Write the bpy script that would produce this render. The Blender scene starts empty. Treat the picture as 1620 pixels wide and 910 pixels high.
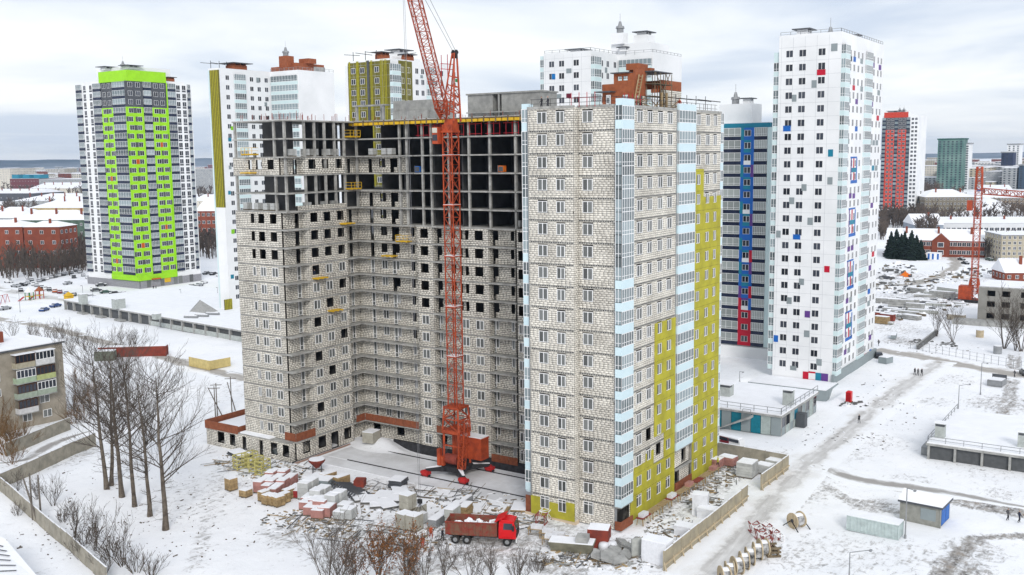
import bpy, bmesh, math, random
import numpy as np
from mathutils import Vector, Matrix
R = math.radians
random.seed(7); rng = np.random.default_rng(7)
sc = bpy.context.scene
col = sc.collection

# ------------------------------------------------------------ camera
F_PX, PITCH, ROLL, YAW = 1599.09, 0.12990, -0.01234, 0.59080
CAM = np.array([-117.997, -62.688, 51.178])
fw = np.array([math.cos(YAW)*math.cos(PITCH), math.sin(YAW)*math.cos(PITCH), -math.sin(PITCH)])
rt0 = np.array([math.sin(YAW), -math.cos(YAW), 0.0]); up0 = np.cross(rt0, fw)
rt = rt0*math.cos(ROLL)+up0*math.sin(ROLL); upv = up0*math.cos(ROLL)-rt0*math.sin(ROLL)
cd = bpy.data.cameras.new('camera'); cam = bpy.data.objects.new('camera', cd); col.objects.link(cam)
cam.matrix_world = Matrix(((rt[0], upv[0], -fw[0], CAM[0]), (rt[1], upv[1], -fw[1], CAM[1]),
                           (rt[2], upv[2], -fw[2], CAM[2]), (0, 0, 0, 1)))
cd.sensor_width = 36; cd.lens = F_PX/1620*36; cd.clip_start = 1; cd.clip_end = 60000
sc.camera = cam

# ------------------------------------------------------------ world: overcast sky with a Nishita base
SUN_EL, SUN_AZ = R(31), R(-139)          # the sun stands behind the viewer's right, behind thin cloud
w = bpy.data.worlds.new('World'); sc.world = w; w.use_nodes = True
nt = w.node_tree; nt.nodes.clear()
def N(t, ty, **kw):
    n = t.nodes.new(ty)
    for k, v in kw.items(): setattr(n, k, v)
    return n
out = N(nt, 'ShaderNodeOutputWorld'); bg1 = N(nt, 'ShaderNodeBackground'); bg2 = N(nt, 'ShaderNodeBackground'); mx = N(nt, 'ShaderNodeMixShader')
sky = N(nt, 'ShaderNodeTexSky', sky_type='NISHITA', sun_disc=False, sun_elevation=SUN_EL, sun_rotation=math.pi/2-SUN_AZ)
bg1.inputs[1].default_value = 0.12
nt.links.new(sky.outputs[0], bg1.inputs[0])
tc = N(nt, 'ShaderNodeTexCoord'); sx = N(nt, 'ShaderNodeSeparateXYZ'); nt.links.new(tc.outputs['Generated'], sx.inputs[0])
za = N(nt, 'ShaderNodeMath', operation='ABSOLUTE'); nt.links.new(sx.outputs[2], za.inputs[0])
zp = N(nt, 'ShaderNodeMath', operation='ADD'); nt.links.new(za.outputs[0], zp.inputs[0]); zp.inputs[1].default_value = 0.10
dx = N(nt, 'ShaderNodeMath', operation='DIVIDE'); dy = N(nt, 'ShaderNodeMath', operation='DIVIDE')
nt.links.new(sx.outputs[0], dx.inputs[0]); nt.links.new(zp.outputs[0], dx.inputs[1])
nt.links.new(sx.outputs[1], dy.inputs[0]); nt.links.new(zp.outputs[0], dy.inputs[1])
cx = N(nt, 'ShaderNodeCombineXYZ'); nt.links.new(dx.outputs[0], cx.inputs[0]); nt.links.new(dy.outputs[0], cx.inputs[1])
n1 = N(nt, 'ShaderNodeTexNoise'); n1.inputs['Scale'].default_value = 0.55; n1.inputs['Detail'].default_value = 5; n1.inputs['Roughness'].default_value = .5; n1.inputs['Distortion'].default_value = .4
nt.links.new(cx.outputs[0], n1.inputs['Vector'])
r1 = N(nt, 'ShaderNodeValToRGB'); e = r1.color_ramp.elements
e[0].position = .38; e[0].color = (.60, .67, .79, 1); e[1].position = .60; e[1].color = (.93, .945, .965, 1)
m_ = e.new(.49); m_.color = (.80, .84, .90, 1)
nt.links.new(n1.outputs[0], r1.inputs[0]); nt.links.new(r1.outputs[0], bg2.inputs[0]); bg2.inputs[1].default_value = .93
mx.inputs[0].default_value = .93
nt.links.new(bg1.outputs[0], mx.inputs[1]); nt.links.new(bg2.outputs[0], mx.inputs[2]); nt.links.new(mx.outputs[0], out.inputs[0])

sd = bpy.data.lights.new('sun', 'SUN'); sun = bpy.data.objects.new('sun', sd); col.objects.link(sun)
sd.energy = 1.5; sd.angle = R(16); sd.color = (1, .965, .92)
sdir = Vector((math.cos(SUN_AZ)*math.cos(SUN_EL), math.sin(SUN_AZ)*math.cos(SUN_EL), math.sin(SUN_EL)))
sun.rotation_euler = sdir.to_track_quat('Z', 'Y').to_euler()
sc.view_settings.view_transform = 'Standard'; sc.view_settings.look = 'None'
sc.view_settings.exposure = 0.32; sc.view_settings.gamma = 1.0

# ------------------------------------------------------------ where a point of the photograph lies in the place
def ray(x, y): return fw + rt*(x-810)/F_PX - upv*(y-455)/F_PX
def G(x, y, z=0.0):
    d = ray(x, y); return CAM + d*(z-CAM[2])/d[2]
def PX(x, y, X=0.0):
    d = ray(x, y); return CAM + d*(X-CAM[0])/d[0]
def PY(x, y, Y=0.0):
    d = ray(x, y); return CAM + d*(Y-CAM[1])/d[1]
def AD(x, dist):                       # ground point in the column x at a forward distance
    d = ray(x, 246); P = CAM + d*dist; P[2] = 0; return P
def TOP(x, y, P):
    d = ray(x, y); h = math.hypot(P[0]-CAM[0], P[1]-CAM[1]); return CAM[2]+d[2]*h/math.hypot(d[0], d[1])

# ------------------------------------------------------------ materials
MATS = {}
def mat(name, c, rough=.85, var=.12, scale=1.5, metal=0.0, spec=.3, island=0.0, bump=0.0, c2=None, detail=4, lo=.35, hi=.65, bscale=None):
    if name in MATS: return MATS[name]
    m = bpy.data.materials.new(name); m.use_nodes = True; t = m.node_tree
    b = t.nodes['Principled BSDF']; b.inputs['Roughness'].default_value = rough; b.inputs['Metallic'].default_value = metal
    b.inputs['Specular IOR Level'].default_value = spec
    if c2 is None: c2 = tuple(max(0, x*(1-var*2)) for x in c)
    g = N(t, 'ShaderNodeNewGeometry')
    n = N(t, 'ShaderNodeTexNoise'); n.inputs['Scale'].default_value = scale; n.inputs['Detail'].default_value = detail; n.inputs['Roughness'].default_value = .62
    t.links.new(g.outputs['Position'], n.inputs['Vector'])
    r = N(t, 'ShaderNodeValToRGB'); r.color_ramp.elements[0].position = lo; r.color_ramp.elements[1].position = hi
    r.color_ramp.elements[0].color = (*c2, 1); r.color_ramp.elements[1].color = (*c, 1)
    t.links.new(n.outputs[0], r.inputs[0]); src = r.outputs[0]
    if island > 0:
        mr = N(t, 'ShaderNodeMapRange'); mr.inputs[3].default_value = 1-island; mr.inputs[4].default_value = 1+island*.35
        t.links.new(g.outputs['Random Per Island'], mr.inputs[0])
        mm = N(t, 'ShaderNodeMix', data_type='RGBA', blend_type='MULTIPLY'); mm.inputs[0].default_value = 1
        t.links.new(src, mm.inputs[6]); cc = N(t, 'ShaderNodeCombineColor')
        for i in range(3): t.links.new(mr.outputs[0], cc.inputs[i])
        t.links.new(cc.outputs[0], mm.inputs[7]); src = mm.outputs[2]
    t.links.new(src, b.inputs['Base Color'])
    if bump > 0:
        bn = N(t, 'ShaderNodeBump'); bn.inputs['Strength'].default_value = bump; bn.inputs['Distance'].default_value = .1
        nb = N(t, 'ShaderNodeTexNoise'); nb.inputs['Scale'].default_value = bscale or scale*4; nb.inputs['Detail'].default_value = 5
        t.links.new(g.outputs['Position'], nb.inputs['Vector'])
        t.links.new(nb.outputs[0], bn.inputs['Height']); t.links.new(bn.outputs[0], b.inputs['Normal'])
    MATS[name] = m; return m
M_snow = mat('snow', (.86, .87, .90), .75, .03, .4, bump=.35, bscale=1.1, spec=.15)
M_conc = mat('concrete', (.40, .40, .385), .9, .18, .9, bump=.15)
M_conc_d = mat('raw_dark_concrete', (.16, .16, .155), .9, .2, .6)
M_inner = mat('shade_dark_interior_concrete', (.085, .085, .088), .95, .2, .5)  # gloom of the unlit rooms is put into this concrete's dark colour
M_block = mat('aerated_block', (.84, .80, .715), .92, .10, .16, island=.15, c2=(.60, .565, .50))
M_block2 = mat('aerated_block_courtyard', (.60, .59, .555), .92, .10, .28, island=.30, c2=(.43, .425, .40))
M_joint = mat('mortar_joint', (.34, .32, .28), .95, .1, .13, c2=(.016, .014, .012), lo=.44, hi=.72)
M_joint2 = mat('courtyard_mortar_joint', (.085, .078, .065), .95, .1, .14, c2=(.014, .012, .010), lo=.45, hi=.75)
M_slab = mat('slab_edge_concrete', (.42, .415, .39), .9, .15, .8, c2=(.24, .235, .22))
M_wool = mat('yellow_green_insulation', (.45, .41, .04), .95, .1, .45, c2=(.33, .30, .035), bump=.3)
M_dot = mat('dark_anchor', (.03, .03, .028), .9)
M_white = mat('white_window_plastic', (.86, .86, .86), .4, .04, 1)
M_cladw = mat('white_cladding', (.82, .825, .83), .6, .035, .10, c2=(.72, .73, .735))
M_bpan = mat('pale_blue_panel', (.60, .73, .765), .4, .05, .4, c2=(.54, .68, .73))
M_bpan2 = mat('pale_green_panel', (.60, .72, .72), .35, .05, .4, c2=(.55, .68, .69))
M_ral = mat('grey_metal', (.30, .31, .32), .5, .1, 1, metal=.2)
M_dgrey = mat('dark_grey_cladding', (.085, .09, .10), .6, .1, .5)
M_mgrey = mat('mid_grey_panel', (.26, .30, .31), .6, .05, .5)
M_lime = mat('lime_cladding', (.32, .68, .012), .55, .05, .4, c2=(.28, .60, .012))
M_navy = mat('navy_panel', (.02, .028, .06), .25, .2, .5)
M_blue = mat('blue_cladding', (.01, .12, .45), .5, .05, .4)
M_teal = mat('teal_cladding', (.01, .20, .30), .5, .05, .4)
M_purp = mat('purple_cladding', (.12, .045, .24), .5, .05, .4)
M_redc = mat('red_cladding', (.50, .006, .03), .5, .05, .4)
M_oran = mat('orange_brick', (.33, .10, .04), .85, .15, 1.5, c2=(.24, .07, .03))
M_opan = mat('rust_orange_panel', (.27, .085, .04), .8, .15, 1.5)
M_black = mat('black_waterproofing', (.018, .018, .02), .75, .3, 1.5, c2=(.045, .045, .05))
M_crane = mat('crane_orange_paint', (.47, .075, .022), .6, .15, .9, c2=(.27, .045, .018))
M_crane_d = mat('crane_dark_steel', (.025, .025, .028), .6)
M_yellow = mat('yellow_paint', (.70, .43, .02), .6, .1, 1)
M_redrail = mat('red_rail_paint', (.45, .02, .03), .6, .1, 1)
M_wood = mat('raw_timber', (.40, .31, .19), .85, .2, 2, island=.3, c2=(.30, .20, .09))
M_wood_d = mat('weathered_timber', (.22, .17, .11), .9, .2, 2, island=.3)
M_cream = mat('cream_plinth', (.62, .50, .36), .9, .05, .8)
M_rust = mat('rusty_red_metal', (.27, .05, .03), .8, .2, 1, c2=(.16, .035, .025))
M_bark = mat('tree_bark', (.16, .135, .105), .95, .2, 2, c2=(.07, .055, .045))
M_twig = mat('bare_twigs', (.105, .085, .068), .95, .2, .8, c2=(.065, .052, .043))
M_leafb = mat('dry_brown_leaf', (.30, .12, .035), .9, .2, 2, island=.5)
M_gravel = mat('grey_road_slush', (.42, .41, .40), .95)
M_pinkb = mat('pink_paver_pack', (.46, .23, .20), .85, .15, 1, island=.25)
M_grayb = mat('grey_block_pack', (.50, .51, .50), .85, .1, 1, island=.2)
M_plast = mat('white_shrink_wrap', (.74, .75, .78), .45, .06, 2, bump=.5)
M_fence = mat('weathered_concrete_fence', (.36, .33, .27), .92, .15, .8, c2=(.24, .225, .185), bump=.2)
M_tyre = mat('tyre_rubber', (.02, .02, .02), .85)
M_truck = mat('truck_red_paint', (.62, .008, .012), .35, .05, 1)
M_body = mat('worn_tipper_body', (.22, .03, .02), .8, .2, 1.6, c2=(.16, .095, .06))
M_reel = mat('pale_reel_timber', (.55, .45, .30), .85, .12, 1.5)
M_cable = mat('steel_cable', (.20, .20, .21), .5, metal=.5)
M_brickr = mat('old_red_brick', (.24, .065, .035), .9, .12, .3, c2=(.19, .05, .03))
M_brickg = mat('old_grey_brick', (.36, .32, .26), .9, .12, .6, c2=(.27, .24, .19), bump=.1)
M_pole = mat('utility_pole_wood', (.16, .14, .12), .9)

def glass(name, c=(.03, .035, .04), rough=.08, isl=.6):
    m = bpy.data.materials.new(name); m.use_nodes = True; t = m.node_tree; b = t.nodes['Principled BSDF']
    g = N(t, 'ShaderNodeNewGeometry'); oi = N(t, 'ShaderNodeObjectInfo')
    ad = N(t, 'ShaderNodeMath', operation='ADD'); t.links.new(g.outputs['Random Per Island'], ad.inputs[0]); t.links.new(oi.outputs['Random'], ad.inputs[1])
    fr = N(t, 'ShaderNodeMath', operation='FRACT'); t.links.new(ad.outputs[0], fr.inputs[0])
    r = N(t, 'ShaderNodeValToRGB'); t.links.new(fr.outputs[0], r.inputs[0])
    r.color_ramp.elements[0].color = (*c, 1); r.color_ramp.elements[1].color = (c[0]*(1+isl*6), c[1]*(1+isl*6), c[2]*(1+isl*6), 1)
    t.links.new(r.outputs[0], b.inputs['Base Color']); b.inputs['Roughness'].default_value = rough; b.inputs['Specular IOR Level'].default_value = .42
    return m
M_glass = glass('window_glass', (.065, .068, .066), isl=.28); M_glassd = glass('dark_window_glass', (.015, .017, .022), isl=.5)
M_glassb = glass('balcony_glass', (.07, .085, .09), isl=.5)
M_void = mat('unlit_room', (.012, .011, .011), .95)

# ------------------------------------------------------------ mesh helpers
ORG = {}
def tag(o, label=None, cat=None, group=None, kind=None):
    if label: o['label'] = label
    if cat: o['category'] = cat
    if group: o['group'] = group
    if kind: o['kind'] = kind
    return o
def thing(name, label, cat, loc=(0, 0, 0), rz=0.0, group=None, world=True):
    o = bpy.data.objects.new(name, None); col.objects.link(o); o.empty_display_size = .5
    o.location = loc; o.rotation_euler = (0, 0, rz)
    ORG[o.name] = np.array(loc, float) if world else np.zeros(3)
    return tag(o, label, cat, group)
def copy_tree(o, parent=None):
    c = o.copy(); col.objects.link(c)
    if parent is not None: c.parent = parent
    ORG[c.name] = ORG.get(o.name, np.zeros(3))
    for ch in list(o.children): copy_tree(ch, c)
    return c
BOXF = np.array([[0, 1, 5, 4], [1, 2, 6, 5], [2, 3, 7, 6], [3, 0, 4, 7], [4, 5, 6, 7], [3, 2, 1, 0]])
class MB:
    def __init__(s): s.v = []; s.f = []; s.m = []; s.n = 0
    def add(s, vs, fs, mi=0):
        s.v += [tuple(map(float, p)) for p in vs]; k = s.n
        s.f += [tuple(i+k for i in f) for f in fs]; s.m += [mi]*len(fs); s.n += len(vs); return s
    def box(s, x0, x1, y0, y1, z0, z1, mi=0):
        if x0 > x1: x0, x1 = x1, x0
        if y0 > y1: y0, y1 = y1, y0
        return s.add([(x0, y0, z0), (x1, y0, z0), (x1, y1, z0), (x0, y1, z0), (x0, y0, z1), (x1, y0, z1), (x1, y1, z1), (x0, y1, z1)], BOXF.tolist(), mi)
    def rbox(s, c, size, rz=0.0, mi=0, tilt=0.0):
        hx, hy, hz = size[0]/2, size[1]/2, size[2]/2; vs = []
        M = Matrix.Rotation(rz, 3, 'Z') @ Matrix.Rotation(tilt, 3, 'X')
        for z in (-hz, hz):
            for x, y in ((-hx, -hy), (hx, -hy), (hx, hy), (-hx, hy)):
                p = M @ Vector((x, y, z)); vs.append((p.x+c[0], p.y+c[1], p.z+c[2]))
        return s.add(vs, BOXF.tolist(), mi)
    def bar(s, p, q, w=.05, mi=0, h=None):
        p = Vector(p); q = Vector(q); d = q-p
        if d.length < 1e-6: return s
        u = d.cross(Vector((0, 0, 1)));
        if u.length < 1e-4: u = Vector((1, 0, 0))
        u.normalize(); v = u.cross(d).normalized(); u *= w/2; v *= (h or w)/2
        vs = [p-u-v, p+u-v, p+u+v, p-u+v, q-u-v, q+u-v, q+u+v, q-u+v]
        return s.add(vs, BOXF.tolist(), mi)
    def tube(s, p, q, r0, r1=None, n=6, mi=0, caps=True):
        p = Vector(p); q = Vector(q); d = q-p; r1 = r0 if r1 is None else r1
        u = d.cross(Vector((0, 0, 1)))
        if u.length < 1e-4: u = Vector((1, 0, 0))
        u.normalize(); v = d.cross(u).normalized(); vs = []
        for c, r in ((p, r0), (q, r1)):
            for i in range(n):
                a = 2*math.pi*i/n; vs.append(c+u*(r*math.cos(a))+v*(r*math.sin(a)))
        fs = [(i, (i+1) % n, n+(i+1) % n, n+i) for i in range(n)]
        if caps: fs += [tuple(range(n))[::-1], tuple(range(n, 2*n))]
        return s.add(vs, fs, mi)
    def prism(s, poly, z0, z1, mi=0, mtop=None):
        n = len(poly); vs = [(x, y, z0) for x, y in poly]+[(x, y, z1) for x, y in poly]
        s.add(vs, [(i, (i+1) % n, n+(i+1) % n, n+i) for i in range(n)]+[tuple(range(n))[::-1]], mi)
        k = s.n-2*n; s.f.append(tuple(range(k+n, k+2*n))); s.m.append(mi if mtop is None else mtop); return s
    def build(s, name, mats, parent=None, label=None, cat=None, group=None, kind=None, smooth=False, loc=None):
        if not isinstance(mats, (list, tuple)): mats = [mats]
        me = bpy.data.meshes.new(name)
        org = ORG[parent.name] if parent is not None else (np.array(loc, float) if loc is not None else np.zeros(3))
        vs = np.array(s.v, float)-org if s.n else np.zeros((0, 3))
        me.from_pydata(vs.tolist(), [], s.f)
        for m in mats: me.materials.append(m)
        if len(mats) > 1: me.polygons.foreach_set('material_index', s.m)
        if smooth: me.polygons.foreach_set('use_smooth', [True]*len(s.f))
        me.update()
        return link(name, me, parent, label, cat, group, kind, org if parent is None else None)
def link(name, me, parent=None, label=None, cat=None, group=None, kind=None, loc=None):
    o = bpy.data.objects.new(name, me); col.objects.link(o)
    if parent is not None: o.parent = parent; ORG[o.name] = ORG[parent.name]
    elif loc is not None: o.location = loc; ORG[o.name] = np.array(loc, float)
    else: ORG[o.name] = np.zeros(3)
    return tag(o, label, cat, group, kind)
def build_each(mb, name, mats, parent):          # every box of the builder becomes an object of its own
    for i in range(0, mb.n, 8):
        q = MB(); q.v = mb.v[i:i+8]; q.n = 8; q.f = [tuple(x-i for x in f) for f in mb.f[i//8*6:i//8*6+6]]; q.m = mb.m[i//8*6:i//8*6+6]; q.build(name, mats, parent)
ORD = ['first', 'second', 'third', 'fourth', 'fifth', 'sixth', 'seventh', 'eighth', 'ninth', 'tenth', 'eleventh', 'twelfth', 'thirteenth', 'fourteenth', 'fifteenth', 'sixteenth', 'seventeenth', 'eighteenth', 'nineteenth', 'twentieth', 'twenty-first', 'last']
M_glassl = glass('sky_tinted_balcony_glass', (.24, .26, .25), .12, .10)  # pale base colour carries the sky reflected in the glazing
class Boxes:                              # many boxes at once, as arrays
    def __init__(s): s.a = []
    def add(s, arr): s.a.append(np.asarray(arr, float))
    def build(s, name, mt, parent, kind=None, label=None, nobottom=False):
        A = np.concatenate(s.a); n = len(A)
        x0, x1, y0, y1, z0, z1 = A.T
        V = np.stack([np.stack(t, 1) for t in ((x0, y0, z0), (x1, y0, z0), (x1, y1, z0), (x0, y1, z0), (x0, y0, z1), (x1, y0, z1), (x1, y1, z1), (x0, y1, z1))], 1)
        V = V.reshape(-1, 3)-ORG[parent.name]
        Fc = (BOXF[None]+np.arange(n)[:, None, None]*8).reshape(-1)
        me = bpy.data.meshes.new(name); me.vertices.add(len(V)); me.vertices.foreach_set('co', V.ravel())
        me.loops.add(len(Fc)); me.loops.foreach_set('vertex_index', Fc.astype(np.int32))
        k = n*6; me.polygons.add(k); me.polygons.foreach_set('loop_start', np.arange(0, k*4, 4, dtype=np.int32)); me.polygons.foreach_set('loop_total', np.full(k, 4, np.int32))
        me.materials.append(mt); me.update(); me.validate()
        return link(name, me, parent, label=label, kind=kind)

# a facade lies on a plane: kind 'L' is X = c and looks to -X, kind 'R' is Y = c and looks to -Y
class Face:
    def __init__(s, kind, c): s.k = kind; s.c = c
    def P(s, u, z, o=0.0): return (s.c-o, u, z) if s.k == 'L' else (u, s.c-o, z)
    def ext(s, u0, u1, z0, z1, o0, o1):
        a, b = sorted((s.c-o0, s.c-o1)); u0, u1 = sorted((u0, u1))
        return (a, b, u0, u1, z0, z1) if s.k == 'L' else (u0, u1, a, b, z0, z1)
    def box(s, mb, u0, u1, z0, z1, o0, o1, mi=0): mb.box(*s.ext(u0, u1, z0, z1, o0, o1), mi); return mb
    def rz(s): return -math.pi/2 if s.k == 'L' else 0.0
    def su(s, px, y): return PX(px, y, s.c)[1] if s.k == 'L' else PY(px, y, s.c)[0]
    def sz(s, px, y): return PX(px, y, s.c)[2] if s.k == 'L' else PY(px, y, s.c)[2]

def cells(u0, u1, z0, z1, holes):
    us = sorted({u0, u1, *[max(u0, min(u1, h[0])) for h in holes], *[max(u0, min(u1, h[1])) for h in holes]})
    outc = []
    for a, b in zip(us, us[1:]):
        if b-a < 1e-4: continue
        m = (a+b)/2; hs = sorted((h[2], h[3]) for h in holes if h[0] < m < h[1]); z = z0
        for h0, h1 in hs:
            if h1 <= z0 or h0 >= z1: continue
            if h0 > z+1e-4: outc.append((a, b, z, h0))
            z = max(z, h1)
        if z < z1-1e-4: outc.append((a, b, z, z1))
    return outc
def masonry(bx, F, u0, u1, z0, z1, holes, bw=.80, bh=.30, gap=.06, top_ragged=False):
    n = max(1, round((z1-z0)/bh)); bh = (z1-z0)/n; res = []
    for i in range(n):
        a = z0+i*bh; b = a+bh; off = (i % 2)*bw*.5+rng.uniform(-.08, .08); xs = [u0]
        x = u0+off-bw
        while x < u1:
            if x > u0+.08: xs.append(x)
            x += bw*(1 if rng.random() > .06 else .55)
        xs.append(u1)
        blk = sorted((max(u0, h[0]), min(u1, h[1])) for h in holes if h[2] < b-.1 and h[3] > a+.1)
        for p, q in zip(xs, xs[1:]):
            segs = [(p, q)]
            for h0, h1 in blk:
                ns = []
                for s0, s1 in segs:
                    if h1 <= s0 or h0 >= s1: ns.append((s0, s1)); continue
                    if h0 > s0: ns.append((s0, h0))
                    if h1 < s1: ns.append((h1, s1))
                segs = ns
            for s0, s1 in segs:
                if s1-s0 < .12: continue
                g = gap*rng.uniform(.35, 1.15)/2; g2 = gap*rng.uniform(.4, 1.1)/2
                res.append(F.ext(s0+g, s1-g, a+g2, b-g2, 0, .045+rng.uniform(0, .014)))
    if res: bx.add(res)

# ------------------------------------------------------------ windows and glazed bays (local: width along X, looking to -Y, base centre at the origin)
WM = {}
def win_meshes(w, h, style='double', gl='window_glass', fr=.075):
    key = (round(w, 2), round(h, 2), style, gl)
    if key in WM: return WM[key]
    f = MB(); d = .07
    f.box(-w/2, w/2, -d, .05, 0, fr); f.box(-w/2, w/2, -d, .05, h-fr, h); f.box(-w/2, -w/2+fr, -d, .05, fr, h-fr); f.box(w/2-fr, w/2, -d, .05, fr, h-fr)
    if style in ('double', 'tall2'): f.box(-fr*.65, fr*.65, -d*.8, .05, fr, h-fr)
    if style in ('tall', 'tall2'): f.box(-w/2+fr, w/2-fr, -d*.7, .05, h*.30, h*.30+fr)
    if style == 'trans': f.box(-fr*.6, fr*.6, -d*.8, .05, fr, h-fr); f.box(-w/2+fr, w/2-fr, -d*.7, .05, h*.76, h*.76+fr)
    p = MB(); xs = [-w/2+fr, -fr*.5, fr*.5, w/2-fr] if style in ('double', 'tall2', 'trans') else [-w/2+fr, w/2-fr]
    for i in range(0, len(xs), 2):
        a, b = xs[i], xs[i+1]; p.add([(a, -.01, fr), (b, -.01, fr), (b, -.01, h-fr), (a, -.01, h-fr)], [(0, 1, 2, 3)])
    def raw(mb, nm, mt):
        me = bpy.data.meshes.new(nm); me.from_pydata(mb.v, [], mb.f); me.materials.append(mt); me.update(); return me
    WM[key] = (raw(f, 'window_frame', M_white), raw(p, 'window_pane', bpy.data.materials[gl])); return WM[key]
def window(root, F, u, z, w, h, style='double', o=0.0, gl='window_glass', name='window', label=None):
    a, b = win_meshes(w, h, style, gl)
    ob = link(name, a, root, label=label); ob.location = Vector(np.array(F.P(u, z, o))-ORG[root.name]); ob.rotation_euler = (0, 0, F.rz())
    pn = bpy.data.objects.new('pane', b); col.objects.link(pn); pn.parent = ob
    return ob
def placed(root, name, me, F, u, z, o=0.0, label=None):
    ob = link(name, me, root, label=label); ob.location = Vector(np.array(F.P(u, z, o))-ORG[root.name]); ob.rotation_euler = (0, 0, F.rz()); return ob
def rawmesh(mb, nm, mats):
    me = bpy.data.meshes.new(nm); me.from_pydata(mb.v, [], mb.f)
    for m in mats: me.materials.append(m)
    if len(mats) > 1: me.polygons.foreach_set('material_index', mb.m)
    me.update(); return me
BM = {}
def bay_mesh(w, h, depth, n, panel, low=1.2, gl=None, sideL=True, open_=False):
    # a glazed bay of one storey: opaque panel below, glazing with transom above, mullions and returns at the sides
    key = (round(w, 2), h, depth, n, panel.name, low, open_)
    if key in BM: return BM[key]
    b = MB(); fr = .08; y = -depth
    if not open_: b.box(-w/2, w/2, y, y+.08, 0, low, 1)
    for i in range(n+1):
        x = -w/2+(w-fr)*i/n; b.box(x, x+fr, y-.03, y+.06, low if not open_ else 0, h, 0)
    b.box(-w/2, w/2, y-.02, y+.05, low-.04, low+.05, 0); b.box(-w/2, w/2, y-.02, y+.05, h-.09, h-.01, 0)
    t = low+.48; b.box(-w/2, w/2, y-.02, y+.05, t, t+.06, 0)
    b.add([(-w/2, y, 0 if open_ else low), (w/2, y, 0 if open_ else low), (w/2, y, h), (-w/2, y, h)], [(0, 1, 2, 3)], 2)
    if depth > .2:
        for sx in (-1, 1):
            x = sx*w/2; xi = x-sx*.05
            if not open_: b.box(min(x, xi), max(x, xi), y+.08, 0, 0, low, 1)
            zl = 0 if open_ else low
            b.add([(x, y, zl), (x, 0, zl), (x, 0, h), (x, y, h)], [(0, 1, 2, 3)], 2); xo = x+sx*.02
            for q in (y*.5, y*.06): b.box(min(xo, xi), max(xo, xi), q-.035, q+.035, zl, h, 0)
            b.box(min(xo, xi), max(xo, xi), y+.06, 0, t, t+.06, 0)
            b.box(min(x, xi), max(x, xi), y+.08, 0, low-.04, low+.05, 0); b.box(min(x, xi), max(x, xi), y+.08, 0, h-.09, h-.01, 0)
    me = rawmesh(b, 'glazed_bay', [M_white, panel, gl or M_glassb]); BM[key] = me; return me
# ============================================================ the ground: one sheet to the horizon
def vnoise(x, y, s, seed=0):
    # smooth value noise, numpy
    x = np.asarray(x)/s+seed*17.3; y = np.asarray(y)/s+seed*7.7; xi = np.floor(x).astype(int); yi = np.floor(y).astype(int); xf = x-xi; yf = y-yi
    def hsh(a, b): 
        n = (a*374761393+b*668265263+seed*1442695) & 0x7fffffff; n = ((n ^ (n >> 13))*1274126177) & 0x7fffffff; return (n & 0xffff)/65535.0
    u = xf*xf*(3-2*xf); v = yf*yf*(3-2*yf)
    return (hsh(xi, yi)*(1-u)+hsh(xi+1, yi)*u)*(1-v)+(hsh(xi, yi+1)*(1-u)+hsh(xi+1, yi+1)*u)*v
def sstep(a, b, x): t = np.clip((np.asarray(x, float)-a)/(b-a), 0, 1); return t*t*(3-2*t)
def HZf(x, y):
    x = np.asarray(x, float); y = np.asarray(y, float)
    h = (vnoise(x, y, 9, 1)-.5)*.30+(vnoise(x, y, 2.3, 2)-.5)*.12
    site = sstep(-22, -12, x)*(1-sstep(14, 26, x))*sstep(6, 14, y)*(1-sstep(60, 66, y))     # the slab in the courtyard is flat
    h = h*(1-site)
    h = h-1.0*sstep(13.6, 16.5, x)*(1-sstep(17.5, 19, x))*sstep(13.5, 15, y)*(1-sstep(50, 58, y))
    h = h-1.9*sstep(84, 93, x)*(1-sstep(97, 100, x))*sstep(-4, 0, y)*(1-sstep(16, 22, y))
    # snow-covered bank that falls from the site to the fence in the lower left
    heap = np.exp(-(((x-15.2)/2.6)**2+((y-55)/4)**2))*1.5
    far = sstep(300, 900, np.hypot(x, y)); h = h*(1-far)-far*.3
    return h+heap-.02
def axis(lo, hi, c0, c1, st):
    a = list(np.arange(c0, c1+1e-6, st)); s = st
    while a[-1] < hi: s *= 1.16; a.append(a[-1]+s)
    s = st; b = [c0]
    while b[-1] > lo: s *= 1.16; b.append(b[-1]-s)
    return np.array(b[:0:-1]+a)
gx = axis(-1500, 9500, -60, 130, .75); gy = axis(-6000, 9000, -62, 140, .75)
XX, YY = np.meshgrid(gx, gy, indexing='ij'); ZZ = HZf(XX, YY)
V = np.stack([XX, YY, ZZ], -1).reshape(-1, 3); ny = len(gy); nx = len(gx)
ii = np.arange(nx-1)[:, None]*ny+np.arange(ny-1)[None]; Fq = np.stack([ii, ii+ny, ii+ny+1, ii+1], -1).reshape(-1)
me = bpy.data.meshes.new('ground'); me.vertices.add(len(V)); me.vertices.foreach_set('co', V.ravel()); me.loops.add(len(Fq)); me.loops.foreach_set('vertex_index', Fq.astype(np.int32))
nf_ = len(Fq)//4; me.polygons.add(nf_); me.polygons.foreach_set('loop_start', np.arange(0, nf_*4, 4, dtype=np.int32)); me.polygons.foreach_set('loop_total', np.full(nf_, 4, np.int32)); me.polygons.foreach_set('use_smooth', np.ones(nf_, bool))
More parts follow.
